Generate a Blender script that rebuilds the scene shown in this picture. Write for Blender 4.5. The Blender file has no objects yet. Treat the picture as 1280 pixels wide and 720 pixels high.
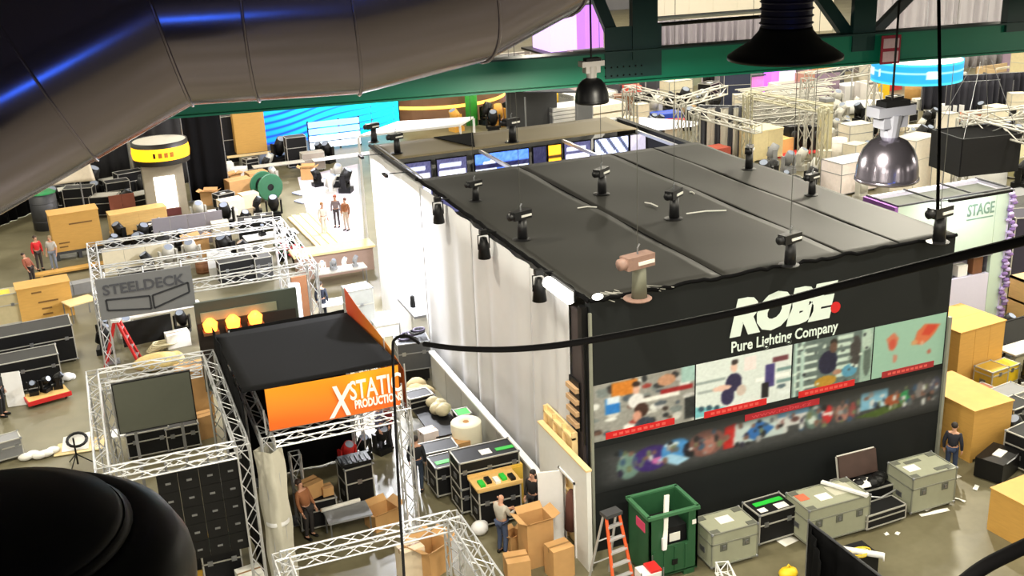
import bpy, bmesh, math, random
import numpy as np
from mathutils import Vector, Matrix
scene = bpy.context.scene
COL = scene.collection
PI = math.pi
random.seed(7)

# ------------------------------------------------------------------ camera
F_PX = 1395.24
CAM = Vector((-10.6436, -22.8206, 16.3289))
_r = Vector((0.92853342, -0.36892095, -0.04150932))
_u = Vector((0.15994373, 0.29662695, 0.94150436))
_f = Vector((0.33502790, 0.88085742, -0.33443463))
cam_data = bpy.data.cameras.new('camera')
cam_data.sensor_width = 36.0
cam_data.lens = F_PX / 1280 * 36.0
cam_data.clip_start = 0.05
cam_data.clip_end = 400
cam = bpy.data.objects.new('camera', cam_data)
COL.objects.link(cam)
cam.matrix_world = Matrix(((_r.x, _u.x, -_f.x, CAM.x), (_r.y, _u.y, -_f.y, CAM.y),
                           (_r.z, _u.z, -_f.z, CAM.z), (0, 0, 0, 1)))
scene.camera = cam

# ------------------------------------------------------------------ world and exposure
world = bpy.data.worlds.new('hall_air')
scene.world = world
world.use_nodes = True
world.node_tree.nodes['Background'].inputs[0].default_value = (0.75, 0.74, 0.8, 1)
world.node_tree.nodes['Background'].inputs[1].default_value = 0.03
scene.view_settings.view_transform = 'Standard'
scene.view_settings.look = 'None'
scene.view_settings.gamma = 1
scene.view_settings.use_curve_mapping = False
scene.view_settings.exposure = 0.6

LAMP_POWER = 620.0
LAMP_COLOR = (1.0, 0.93, 0.76)

# ------------------------------------------------------------------ measuring helpers
def ray(u, v):
    return _r * ((u - 640) / F_PX) - _u * ((v - 360) / F_PX) + _f
def at(u, v, z=0.0):
    d = ray(u, v)
    return CAM + d * ((z - CAM.z) / d.z)
def at_y(u, v, y=0.0):
    d = ray(u, v)
    return CAM + d * ((y - CAM.y) / d.y)
def at_x(u, v, x=0.0):
    d = ray(u, v)
    return CAM + d * ((x - CAM.x) / d.x)
def at_d(u, v, dist):
    return CAM + ray(u, v) * dist
def to_px(p):
    q = Vector(p) - CAM
    w = q.dot(_f)
    if w < 0.05:
        return None
    return (640 + F_PX * q.dot(_r) / w, 360 - F_PX * q.dot(_u) / w)

# ------------------------------------------------------------------ materials
def lin(c):
    return tuple((x / 12.92 if x <= 0.04045 else ((x + 0.055) / 1.055) ** 2.4) for x in c)
_M = {}
def mat(key, rgb, rough=0.6, metal=0.0, var=0.12, scale=6.0, bump=0.0, emit=0.0, spec=0.5, stretch=None):
    """rgb in sRGB 0-255"""
    if key in _M:
        return _M[key]
    m = bpy.data.materials.new(key)
    m.use_nodes = True
    nt = m.node_tree
    b = nt.nodes['Principled BSDF']
    col = lin([x / 255 for x in rgb])
    b.inputs['Roughness'].default_value = rough
    b.inputs['Metallic'].default_value = metal
    b.inputs['Specular IOR Level'].default_value = spec
    tc = nt.nodes.new('ShaderNodeTexCoord')
    mp = nt.nodes.new('ShaderNodeMapping')
    if stretch:
        mp.inputs['Scale'].default_value = stretch
    nt.links.new(tc.outputs['Object'], mp.inputs['Vector'])
    nz = nt.nodes.new('ShaderNodeTexNoise')
    nz.inputs['Scale'].default_value = scale
    nz.inputs['Detail'].default_value = 4
    nt.links.new(mp.outputs['Vector'], nz.inputs['Vector'])
    mx = nt.nodes.new('ShaderNodeMix')
    mx.data_type = 'RGBA'
    mx.inputs[6].default_value = (*[max(0, c * (1 - var)) for c in col], 1)
    mx.inputs[7].default_value = (*[min(1, c * (1 + var)) for c in col], 1)
    nt.links.new(nz.outputs['Fac'], mx.inputs[0])
    nt.links.new(mx.outputs[2], b.inputs['Base Color'])
    if bump:
        bp = nt.nodes.new('ShaderNodeBump')
        bp.inputs['Strength'].default_value = bump
        bp.inputs['Distance'].default_value = 0.02
        nt.links.new(nz.outputs['Fac'], bp.inputs['Height'])
        nt.links.new(bp.outputs['Normal'], b.inputs['Normal'])
    if emit:
        b.inputs['Emission Color'].default_value = (*col, 1)
        b.inputs['Emission Strength'].default_value = emit
    _M[key] = m
    return m
def paint_mat(key, emit=0.0, rough=0.5):
    if key in _M:
        return _M[key]
    m = bpy.data.materials.new(key)
    m.use_nodes = True
    nt = m.node_tree
    b = nt.nodes['Principled BSDF']
    b.inputs['Roughness'].default_value = rough
    a = nt.nodes.new('ShaderNodeAttribute')
    a.attribute_name = 'Col'
    nt.links.new(a.outputs['Color'], b.inputs['Base Color'])
    if emit:
        nt.links.new(a.outputs['Color'], b.inputs['Emission Color'])
        b.inputs['Emission Strength'].default_value = emit
    _M[key] = m
    return m

ALU = mat('aluminium', (205, 206, 208), 0.35, 0.55, 0.08, 9)
ALU_DULL = mat('dull_aluminium', (190, 188, 180), 0.5, 0.4, 0.1, 9)
STEEL = mat('steel', (150, 152, 156), 0.4, 0.8, 0.1)
BLACK = mat('black_paint', (16, 16, 17), 0.45, 0, 0.2, spec=0.3)
BLACK_LAM = mat('black_laminate', (22, 22, 24), 0.5, 0, 0.2, 12, spec=0.25)
BLACK_CLOTH = mat('black_cloth', (14, 14, 15), 0.9, 0, 0.25, 14, spec=0.08)
RUBBER = mat('black_rubber', (18, 18, 18), 0.6, 0, 0.1)
WHITE = mat('white_paint', (232, 232, 232), 0.5, 0, 0.04)
PAPER = mat('white_paper', (238, 236, 228), 0.7, 0, 0.04)
GREY = mat('grey_paint', (135, 136, 138), 0.5, 0, 0.1)
DKGREY = mat('dark_grey_paint', (62, 63, 66), 0.5, 0, 0.12)
WOOD = mat('pine_plywood', (222, 182, 112), 0.6, 0, 0.14, 3, 0.1, stretch=(1, 1, 7))
WOOD_O = mat('ochre_plywood', (205, 158, 80), 0.6, 0, 0.12, 3, 0.1, stretch=(1, 1, 7))
WOOD_L = mat('pale_pine', (233, 205, 150), 0.6, 0, 0.1, 3, 0.1, stretch=(6, 1, 1))
CARD = mat('cardboard', (196, 152, 98), 0.75, 0, 0.1, 5)
CARD_D = mat('cardboard_shadowed_inside', (165, 122, 76), 0.8, 0, 0.1, 5)
TAPE = mat('brown_tape', (150, 112, 66), 0.35, 0, 0.05)
GREEN_T = mat('green_gaffer_tape', (40, 190, 60), 0.5, 0, 0.1)
RED = mat('red_paint', (200, 36, 34), 0.5, 0, 0.1)
ORANGE = mat('orange_fibreglass', (226, 92, 44), 0.5, 0, 0.1)
YELLOW = mat('yellow_paint', (238, 200, 36), 0.5, 0, 0.08)
BLUE = mat('blue_plastic', (40, 80, 190), 0.45, 0, 0.1)
BROWN = mat('brown_wood', (120, 78, 48), 0.6, 0, 0.15)

# ------------------------------------------------------------------ mesh builder
class MB:
    def __init__(s):
        s.v = []; s.f = []
    def box(s, c, size, rz=0.0, rot=None):
        hx, hy, hz = size[0] / 2, size[1] / 2, size[2] / 2
        R = rot if rot is not None else Matrix.Rotation(rz, 3, 'Z')
        n = len(s.v); c = Vector(c)
        for dz in (-hz, hz):
            for dx, dy in ((-hx, -hy), (hx, -hy), (hx, hy), (-hx, hy)):
                s.v.append(c + R @ Vector((dx, dy, dz)))
        s.f += [(n + 3, n + 2, n + 1, n), (n + 4, n + 5, n + 6, n + 7), (n, n + 1, n + 5, n + 4),
                (n + 1, n + 2, n + 6, n + 5), (n + 2, n + 3, n + 7, n + 6), (n + 3, n, n + 4, n + 7)]
        return s
    def b2(s, lo, hi):
        return s.box([(a + b) / 2 for a, b in zip(lo, hi)], [abs(b - a) for a, b in zip(lo, hi)])
    def tube(s, pts, r, n=8, caps=True):
        pts = [Vector(p) for p in pts]
        rs = r if isinstance(r, (list, tuple)) else [r] * len(pts)
        base = len(s.v)
        prev = None
        for i, p in enumerate(pts):
            if i == 0: t = pts[1] - p
            elif i == len(pts) - 1: t = p - pts[i - 1]
            else: t = (pts[i + 1] - p).normalized() + (p - pts[i - 1]).normalized()
            if t.length < 1e-9: t = Vector((0, 0, 1))
            t.normalize()
            if prev is None:
                a = Vector((0, 0, 1)) if abs(t.z) < 0.9 else Vector((1, 0, 0))
                x = t.cross(a).normalized()
            else:
                x = prev - t * prev.dot(t)
                x = x.normalized() if x.length > 1e-6 else t.orthogonal().normalized()
            prev = x
            y = t.cross(x)
            for k in range(n):
                a = 2 * PI * k / n
                s.v.append(p + (x * math.cos(a) + y * math.sin(a)) * rs[i])
        for i in range(len(pts) - 1):
            for k in range(n):
                a = base + i * n + k; b = base + i * n + (k + 1) % n
                s.f.append((a, b, b + n, a + n))
        if caps:
            s.f.append(tuple(base + k for k in reversed(range(n))))
            s.f.append(tuple(base + (len(pts) - 1) * n + k for k in range(n)))
        return s
    def lathe(s, prof, n=24, c=(0, 0, 0), axis=None):
        """prof: list of (r, z); axis: 3x3 rotation"""
        base = len(s.v); c = Vector(c)
        R = axis if axis is not None else Matrix.Identity(3)
        for r, z in prof:
            for k in range(n):
                a = 2 * PI * k / n
                s.v.append(c + R @ Vector((r * math.cos(a), r * math.sin(a), z)))
        for i in range(len(prof) - 1):
            for k in range(n):
                a = base + i * n + k; b = base + i * n + (k + 1) % n
                s.f.append((a, b, b + n, a + n))
        return s
    def prism(s, poly, lo, hi, plane='xy'):
        """poly extruded along the remaining axis"""
        n = len(s.v); m = len(poly)
        for w in (lo, hi):
            for a, b in poly:
                s.v.append(Vector((a, b, w)) if plane == 'xy' else Vector((a, w, b)) if plane == 'xz' else Vector((w, a, b)))
        s.f.append(tuple(n + i for i in reversed(range(m))))
        s.f.append(tuple(n + m + i for i in range(m)))
        for i in range(m):
            j = (i + 1) % m
            s.f.append((n + i, n + j, n + m + j, n + m + i))
        return s
    def poly(s, pts):
        n = len(s.v)
        s.v += [Vector(p) for p in pts]
        s.f.append(tuple(range(n, n + len(pts))))
        return s
    def slab(s, quad, t):
        """a quad of four points given thickness t along its normal"""
        q = [Vector(p) for p in quad]
        nrm = (q[1] - q[0]).cross(q[3] - q[0]).normalized() * t
        n = len(s.v)
        s.v += q + [p + nrm for p in q]
        s.f += [(n + 3, n + 2, n + 1, n), (n + 4, n + 5, n + 6, n + 7)]
        for i in range(4):
            j = (i + 1) % 4
            s.f.append((n + i, n + j, n + 4 + j, n + 4 + i))
        return s
    def ball(s, c, r, n=10, m=6, sc=(1, 1, 1)):
        prof = [(max(1e-4, math.sin(PI * i / m)) * r, -math.cos(PI * i / m) * r) for i in range(m + 1)]
        base = len(s.v)
        s.lathe(prof, n)
        c = Vector(c)
        for i in range(base, len(s.v)):
            s.v[i] = c + Vector((s.v[i].x * sc[0], s.v[i].y * sc[1], s.v[i].z * sc[2]))
        return s
    def sheet(s, fn, nu, nv, thick=0.0):
        """fn(u,v) -> point"""
        base = len(s.v)
        for j in range(nv + 1):
            for i in range(nu + 1):
                s.v.append(Vector(fn(i / nu, j / nv)))
        for j in range(nv):
            for i in range(nu):
                a = base + j * (nu + 1) + i
                s.f.append((a, a + 1, a + nu + 2, a + nu + 1))
        return s
    def build(s, name, m, parent=None, smooth=False, solid=0.0):
        me = bpy.data.meshes.new(name)
        me.from_pydata([tuple(v) for v in s.v], [], s.f)
        me.update()
        if m is not None:
            me.materials.append(m)
        if smooth:
            me.polygons.foreach_set('use_smooth', [True] * len(me.polygons))
        o = bpy.data.objects.new(name, me)
        COL.objects.link(o)
        if parent is not None:
            o.parent = parent
        if solid:
            md = o.modifiers.new('thickness', 'SOLIDIFY'); md.thickness = solid; md.offset = 0
        return o

def tag(o, label=None, cat=None, group=None, kind=None):
    if label: o['label'] = label
    if cat: o['category'] = cat
    if group: o['group'] = group
    if kind: o['kind'] = kind
    return o
def thing(name, label, cat, loc=(0, 0, 0), rz=0.0, group=None):
    o = bpy.data.objects.new(name, None)
    o.empty_display_size = 0.2
    COL.objects.link(o)
    o.location = loc
    o.rotation_euler = (0, 0, rz)
    return tag(o, label, cat, group)
def struct(name, mb, m, **k):
    return tag(mb.build(name, m, **k), kind='structure')
def copy_tree(o, parent=None):
    c = o.copy()
    COL.objects.link(c)
    c.parent = parent
    for ch in list(o.children):
        copy_tree(ch, c)
    return c
ORD = ['leftmost', 'second from left', 'third from left', 'fourth from left', 'fifth from left', 'sixth from left',
       'seventh from left', 'eighth from left', 'ninth from left', 'tenth from left', 'eleventh from left', 'twelfth from left']
def order_labels(objs, base, group=None):
    def key(o):
        q = to_px(o.location)
        return q[0] if q else 0
    for i, o in enumerate(sorted(objs, key=key)):
        w = ORD[i] if i < len(ORD) else f'{i + 1}th from left'
        if len(objs) > 1 and i == len(objs) - 1: w = 'rightmost'
        o['label'] = f'{base}, {w}'
        if group: o['group'] = group

# ------------------------------------------------------------------ flat print: a fine grid with printed colours
def print_sheet(name, fn, nx, ny, colour, m, parent=None, blur=0):
    """fn(u,v)->point, colour(u,v)->sRGB 0-255"""
    mb = MB().sheet(fn, nx, ny)
    o = mb.build(name, m, parent)
    at_ = o.data.color_attributes.new('Col', 'FLOAT_COLOR', 'POINT')
    g = np.array([[[max(0, min(255, x)) / 255 for x in colour(i / nx, j / ny)] for i in range(nx + 1)] for j in range(ny + 1)], dtype=float)
    for _ in range(blur):
        p = np.pad(g, ((1, 1), (1, 1), (0, 0)), mode='edge')
        g = (p[1:-1, 1:-1] * 2 + p[:-2, 1:-1] + p[2:, 1:-1] + 2 * p[1:-1, :-2] + 2 * p[1:-1, 2:]) / 8
    g = np.where(g <= 0.04045, g / 12.92, ((g + 0.055) / 1.055) ** 2.4)
    g = np.concatenate([g, np.ones(g.shape[:2] + (1,))], axis=2)
    at_.data.foreach_set('color', g.astype(np.float32).ravel())
    return o
def picture(bg, ops, noise=14, seed=1):
    """ops: ('e',cx,cy,rx,ry,col) ('r',x0,y0,x1,y1,col) ('l',x0,y0,x1,y1,w,col); v runs upward"""
    rnd = random.Random(seed)
    def fn(u, v):
        c = bg(u, v) if callable(bg) else bg
        for o in ops:
            if o[0] == 'e':
                if ((u - o[1]) / o[3]) ** 2 + ((v - o[2]) / o[4]) ** 2 < 1: c = o[5]
            elif o[0] == 'r':
                if o[1] <= u <= o[3] and o[2] <= v <= o[4]: c = o[5]
            elif o[0] == 'p':
                inside = False; pts = o[1]; j = len(pts) - 1
                for i in range(len(pts)):
                    (xi, yi), (xj, yj) = pts[i], pts[j]
                    if (yi > v) != (yj > v) and u < (xj - xi) * (v - yi) / (yj - yi) + xi: inside = not inside
                    j = i
                if inside: c = o[2]
        k = rnd.uniform(-noise, noise)
        return (c[0] + k, c[1] + k, c[2] + k)
    return fn

_bench = bpy.data.scenes.new('bench')          # small side scene in which curves and modifiers are turned into meshes
def evaluated_mesh(o):
    _bench.collection.objects.link(o)
    vl = _bench.view_layers[0]
    vl.update()
    me = bpy.data.meshes.new_from_object(o.evaluated_get(vl.depsgraph), depsgraph=vl.depsgraph)
    bpy.data.objects.remove(o)
    return me
def text_mesh(body, size, bold=0.0, shear=0.0, extrude=0.01, align='LEFT', width=None):
    """returns mesh of the lettering in its XY plane, front toward +Z"""
    cu = bpy.data.curves.new('lettering', 'FONT')
    cu.body = body; cu.size = size; cu.offset = bold; cu.shear = shear; cu.extrude = extrude
    cu.align_x = align
    cu.resolution_u = 3
    me = evaluated_mesh(bpy.data.objects.new('lettering', cu))
    xs = [v.co.x for v in me.vertices]
    if width and xs:
        k = width / (max(xs) - min(xs))
        for v in me.vertices: v.co.x *= k
    return me
def lettering(name, body, origin, right, up, size, m, parent=None, **k):
    me = text_mesh(body, size, **k)
    right = Vector(right).normalized(); up = Vector(up).normalized(); nrm = right.cross(up)
    M4 = Matrix(((right.x, up.x, nrm.x, origin[0]), (right.y, up.y, nrm.y, origin[1]),
                 (right.z, up.z, nrm.z, origin[2]), (0, 0, 0, 1)))
    me.transform(M4)
    me.materials.clear(); me.materials.append(m)
    me.name = name
    o = bpy.data.objects.new(name, me)
    COL.objects.link(o)
    if parent: o.parent = parent
    return o

# ------------------------------------------------------------------ kits of parts
def truss_beam(parent, a, b, s=0.3, m=None, braces=True, step=0.5, r=0.025, rb=0.014, name='truss_beam'):
    """box truss from a to b in the parent's space: four chords, diagonal braces as sub-parts"""
    m = m or ALU
    a = Vector(a); b = Vector(b)
    t = (b - a).normalized()
    up = Vector((0, 0, 1)) if abs(t.z) < 0.9 else Vector((0, 1, 0))
    x = t.cross(up).normalized(); y = x.cross(t).normalized()
    h = s / 2
    cs = [(-h, -h), (h, -h), (h, h), (-h, h)]
    mb = MB()
    for cx, cy in cs:
        mb.tube([a + x * cx + y * cy, b + x * cx + y * cy], r, 6)
    for e in (a, b):
        for k in range(4):
            p = cs[k]; q = cs[(k + 1) % 4]
            mb.tube([e + x * p[0] + y * p[1], e + x * q[0] + y * q[1]], rb, 4)
    beam = mb.build(name, m, parent)
    L = (b - a).length
    n = max(1, round(L / step))
    one = MB()
    for k in range(4):
        p = cs[k]; q = cs[(k + 1) % 4]
        for i in range(n):
            p0 = a + t * (L * i / n); p1 = a + t * (L * (i + 1) / n)
            if i % 2: e0 = p0 + x * q[0] + y * q[1]; e1 = p1 + x * p[0] + y * p[1]
            else: e0 = p0 + x * p[0] + y * p[1]; e1 = p1 + x * q[0] + y * q[1]
            if braces: MB().tube([e0, e1], rb, 4).build('brace', m, beam)
            else: one.tube([e0, e1], rb, 3, False)
    if not braces:
        one.build('lattice', m, beam)
    return beam

def flight_case(label, loc, size, rz=0.0, body=None, edge=None, wheels=True, group=None, lid=0.35, name='flight_case',
                cat='case', marks=(), detail=True, latches=2):
    """loc: centre of the footprint on what carries it"""
    w, d, h = size
    body = body or BLACK_LAM; edge = edge or ALU_DULL
    t = thing(name, label, cat, loc, rz, group)
    z0 = 0.12 if wheels else 0.0
    MB().b2((-w / 2, -d / 2, z0), (w / 2, d / 2, h)).build('body', body, t)
    e = MB(); k = 0.022
    for z in (z0, h - lid * (h - z0) - 0.02, h):
        for s in (-1, 1):
            e.box((0, s * d / 2, z), (w + k * 1.4, k * 1.6, k * 1.6)); e.box((s * w / 2, 0, z), (k * 1.6, d + k * 1.4, k * 1.6))
    for sx in (-1, 1):
        for sy in (-1, 1):
            e.box((sx * w / 2, sy * d / 2, (z0 + h) / 2), (k * 1.6, k * 1.6, h - z0))
    e.build('edging', edge, t)
    if detail:
        for sx in (-1, 1):
            for sy in (-1, 1):
                for z in (z0, h):
                    MB().ball((sx * w / 2, sy * d / 2, z), 0.045, 6, 4).build('corner', STEEL, t)
        zl = h - lid * (h - z0) - 0.02
        for i in range(latches):
            x = w * ((i + 0.5) / latches - 0.5) * 1.25
            MB().box((x, -d / 2 - 0.008, zl), (0.13, 0.02, 0.14)).build('latch', STEEL, t)
        for s in (-1, 1):
            MB().box((s * (w / 2 + 0.008), 0, (zl + z0) / 2), (0.02, 0.22, 0.14)).build('handle', STEEL, t)
    if wheels:
        for sx in (-1, 1):
            for sy in (-1, 1):
                x, y = sx * (w / 2 - 0.1), sy * (d / 2 - 0.1)
                c = MB().box((x, y, z0 - 0.015), (0.09, 0.09, 0.03))
                c.tube([(x - 0.02, y, 0.05), (x + 0.02, y, 0.05)], 0.05, 8)
                c.build('castor', RUBBER, t)
    for nm, (x0, y0, x1, y1), m in marks:          # things stuck to the lid, in fractions of it
        MB().b2((x0 * w - w / 2, y0 * d - d / 2, h), (x1 * w - w / 2, y1 * d - d / 2, h + 0.012)).build(nm, m, t)
    return t

def wooden_crate(label, loc, size, rz=0.0, m=None, group=None, battens=True, planks=3, skids=True, sheet_lid=True, name='wooden_crate'):
    w, d, h = size
    m = m or WOOD
    t = thing(name, label, 'crate', loc, rz, group)
    z0 = 0.1 if skids else 0
    if skids:
        for i in range(3):
            x = (i - 1) * (w / 2 - 0.06)
            MB().b2((x - 0.05, -d / 2, 0), (x + 0.05, d / 2, z0)).build('skid', m, t)
    th = 0.02
    MB().b2((-w / 2 + th, -d / 2 + th, z0), (w / 2 - th, d / 2 - th, h - 0.03)).build('inner_box', m, t)
    for s in (-1, 1):
        n = max(1, round(planks))
        for i in range(n):
            x0 = -w / 2 + w * i / n + (0.006 if i else 0); x1 = -w / 2 + w * (i + 1) / n - (0.006 if i < n - 1 else 0)
            MB().b2((x0, s * (d / 2 - th), z0), (x1, s * d / 2, h - 0.03)).build('panel', m, t)
        n = max(1, round(planks * d / w))
        for i in range(n):
            y0 = -d / 2 + d * i / n + (0.006 if i else 0.02); y1 = -d / 2 + d * (i + 1) / n - (0.006 if i < n - 1 else 0.02)
            MB().b2((s * (w / 2 - th), y0, z0), (s * w / 2, y1, h - 0.03)).build('panel', m, t)
    n = max(1, round(planks * 0.7))
    for i in range(n):
        y0 = -d / 2 - 0.03 + (d + 0.06) * i / n; y1 = -d / 2 - 0.03 + (d + 0.06) * (i + 1) / n - 0.008
        MB().b2((-w / 2 - 0.03, y0, h - 0.03), (w / 2 + 0.03, y1, h)).build('lid_panel', m, t)
    if battens:
        for s in (-1, 1):
            for z in (z0 + 0.06, h - 0.1):
                MB().b2((-w / 2, s * d / 2, z - 0.05), (w / 2, s * (d / 2 + 0.025), z + 0.05)).build('batten', m, t)
                MB().b2((s * w / 2, -d / 2, z - 0.05), (s * (w / 2 + 0.025), d / 2, z + 0.05)).build('batten', m, t)
    return t

def carton(label, loc, size, rz=0.0, m=None, open_=False, group=None, name='cardboard_box', tape=True):
    w, d, h = size
    m = m or CARD
    t = thing(name, label, 'box', loc, rz, group)
    if open_:
        b = MB(); k = 0.012
        b.b2((-w / 2, -d / 2, 0), (w / 2, d / 2, k))
        for s in (-1, 1):
            b.b2((-w / 2, s * d / 2 - k / 2, 0), (w / 2, s * d / 2 + k / 2, h)); b.b2((s * w / 2 - k / 2, -d / 2, 0), (s * w / 2 + k / 2, d / 2, h))
        b.build('body', m, t)
        for s in (-1, 1):
            MB().slab([(-w / 2, s * d / 2, h), (w / 2, s * d / 2, h), (w / 2, s * (d / 2 + 0.28 * d), h + 0.22 * d), (-w / 2, s * (d / 2 + 0.28 * d), h + 0.22 * d)], 0.01).build('flap', m, t)
            MB().slab([(s * w / 2, -d / 2, h), (s * w / 2, d / 2, h), (s * (w / 2 + 0.3 * w), d / 2, h + 0.15 * w), (s * (w / 2 + 0.3 * w), -d / 2, h + 0.15 * w)], 0.01).build('flap', m, t)
    else:
        MB().b2((-w / 2, -d / 2, 0), (w / 2, d / 2, h - 0.008)).build('body', m, t)
        for s in (-1, 1):
            MB().b2((-w / 2, s * 0.004, h - 0.008), (w / 2, s * d / 2, h)).build('flap', m, t)
        if tape:
            MB().b2((-w / 2 - 0.002, -0.03, h - 0.12), (w / 2 + 0.002, 0.03, h + 0.003)).build('tape', TAPE, t)
    return t

def curtain_mesh(a, b, z0, z1, folds=8, amp=0.06, nv=6, seed=0, spread=0.0):
    """hanging pleated cloth between two floor points"""
    a = Vector(a); b = Vector(b); L = (b - a).length
    t = (b - a).normalized(); nrm = Vector((t.y, -t.x, 0))
    rnd = random.Random(seed); ph = rnd.uniform(0, 6)
    def fn(u, v):
        z = z0 + (z1 - z0) * v
        off = amp * (math.sin(u * folds * 2 * PI + ph) + 0.5 * math.sin(u * folds * 1.37 * 2 * PI + ph * 2)) * (1.15 - 0.5 * v) + spread * (1 - v)
        p = a + t * (u * L) + nrm * off
        return (p.x, p.y, z)
    return MB().sheet(fn, max(12, int(folds * 8)), nv)
# ================================================================== the hall
FLOOR = bpy.data.materials.new('polished_concrete')
FLOOR.use_nodes = True
_nt = FLOOR.node_tree
_b = _nt.nodes['Principled BSDF']
_tc = _nt.nodes.new('ShaderNodeTexCoord')
_n1 = _nt.nodes.new('ShaderNodeTexNoise'); _n1.inputs['Scale'].default_value = 0.5; _n1.inputs['Detail'].default_value = 6
_n2 = _nt.nodes.new('ShaderNodeTexNoise'); _n2.inputs['Scale'].default_value = 5; _n2.inputs['Detail'].default_value = 5
_rp = _nt.nodes.new('ShaderNodeValToRGB')
_rp.color_ramp.elements[0].position = 0.3; _rp.color_ramp.elements[0].color = (0.115, 0.101, 0.055, 1)
_rp.color_ramp.elements[1].position = 0.72; _rp.color_ramp.elements[1].color = (0.19, 0.17, 0.102, 1)
_mx = _nt.nodes.new('ShaderNodeMath'); _mx.operation = 'MULTIPLY_ADD'; _mx.inputs[1].default_value = 0.35
_nt.links.new(_tc.outputs['Object'], _n1.inputs['Vector']); _nt.links.new(_tc.outputs['Object'], _n2.inputs['Vector'])
_nt.links.new(_n2.outputs['Fac'], _mx.inputs[0]); _nt.links.new(_n1.outputs['Fac'], _mx.inputs[2])
_sb = _nt.nodes.new('ShaderNodeMath'); _sb.operation = 'SUBTRACT'; _sb.inputs[1].default_value = 0.17
_nt.links.new(_mx.outputs[0], _sb.inputs[0]); _nt.links.new(_sb.outputs[0], _rp.inputs['Fac'])
_nt.links.new(_rp.outputs['Color'], _b.inputs['Base Color'])
_rr = _nt.nodes.new('ShaderNodeMapRange'); _rr.inputs[3].default_value = 0.28; _rr.inputs[4].default_value = 0.5
_nt.links.new(_n2.outputs['Fac'], _rr.inputs[0]); _nt.links.new(_rr.outputs[0], _b.inputs['Roughness'])

X0, X1, Y0, Y1, ZC = -34, 96, -46, 122, 22.0
struct('floor', MB().b2((X0, Y0, -0.3), (X1, Y1, 0)), FLOOR)
WALL_M = mat('hall_wall', (150, 150, 156), 0.8, 0, 0.1, 0.6)
WALL_D = mat('hall_wall_dark', (58, 58, 64), 0.85, 0, 0.15, 0.6)
struct('wall_back', MB().b2((X0, Y1, 0), (X1, Y1 + 0.4, ZC)), WALL_M)
struct('wall_left', MB().b2((X0 - 0.4, Y0, 0), (X0, Y1, ZC)), WALL_D)
struct('wall_right', MB().b2((X1, Y0, 0), (X1 + 0.4, Y1, ZC)), WALL_M)
struct('wall_front', MB().b2((X0, Y0 - 0.4, 0), (X1, Y0, ZC)), WALL_D)
struct('ceiling', MB().b2((X0, Y0, ZC), (X1, Y1, ZC + 0.4)), mat('ceiling_deck', (70, 70, 78), 0.9, 0, 0.15, 0.4))

# ------------------------------------------------------------------ high bay lamps: the hall's light
CHROME = mat('spun_aluminium', (178, 176, 182), 0.22, 0.95, 0.06, 3)
LAMP_BLACK = mat('lamp_black', (16, 16, 18), 0.4, 0, 0.1)
LAMP_GREY = mat('lamp_housing_grey', (150, 152, 165), 0.4, 0.3, 0.08)
def high_bay(label, loc, R=0.34, shade=None, housing=None, power=LAMP_POWER, style='dome', group=None, lit=True, cable=True):
    """loc: centre of the open rim"""
    shade = shade or CHROME; housing = housing or LAMP_GREY
    t = thing('high_bay_lamp', label, 'lamp', loc, 0, group)
    if style == 'dome':
        k = R / 0.31
        pr = [(R, 0), (R * 1.02, 0.02 * k), (R, 0.05 * k), (R * 0.985, 0.13 * k), (R * 0.93, 0.22 * k), (R * 0.8, 0.32 * k), (R * 0.58, 0.4 * k), (R * 0.28, 0.445 * k), (0.001, 0.45 * k)]
        top = 0.44 * k
        MB().lathe(pr, 32).build('shade', shade, t, True, 0.012)
        MB().lathe([(R * 1.0, -0.012), (R * 1.05, 0), (R * 1.05, 0.025), (R * 0.98, 0.035)], 32).build('rim', shade, t, True)
        h = MB().tube([(0, 0, top - 0.06), (0, 0, top + 0.24 * k)], [0.08 * k, 0.12 * k], 14)
        h.build('gear_housing', housing, t)
        b = MB().box((0, 0.0, top + 0.28 * k), (0.46 * k, 0.2 * k, 0.1 * k)); b.box((0, 0, top + 0.18 * k), (0.3 * k, 0.17 * k, 0.14 * k))
        b.build('mounting_bracket', housing, t)
        MB().box((0.0, -0.02, top + 0.36 * k), (0.3 * k, 0.16 * k, 0.06 * k)).build('terminal_box', BLACK, t)
        ztop = top + 0.38 * k
    else:
        pr = [(R, 0), (R * 1.0, 0.025), (R * 0.86, 0.07), (R * 0.62, 0.14), (R * 0.46, 0.23), (R * 0.44, 0.26)]
        MB().lathe(pr, 40).build('shade', shade, t, True, 0.01)
        body = [(R * 0.44, 0.24), (R * 0.44, 1.1), (R * 0.3, 1.16), (0.001, 1.17)]
        MB().lathe(body, 28).build('gear_housing', housing, t, True)
        for k in range(14):
            z = 0.28 + k * 0.058
            MB().lathe([(R * 0.44, z), (R * 0.475, z + 0.012), (R * 0.44, z + 0.024)], 24).build('cooling_ring', housing, t, True)
        ztop = 1.15
    if cable:
        MB().tube([(0, 0, ztop), (0, 0, ZC - loc[2] - 0.02)], 0.012, 5).build('suspension_cable', BLACK, t)
    if lit:
        ld = bpy.data.lights.new('high_bay_light', 'AREA')
        ld.shape = 'DISK'; ld.size = R * 1.7; ld.energy = power; ld.color = LAMP_COLOR
        lo = bpy.data.objects.new('high_bay_light', ld)
        COL.objects.link(lo); lo.parent = t; lo.location = (0, 0, -0.03)
    return t

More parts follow.
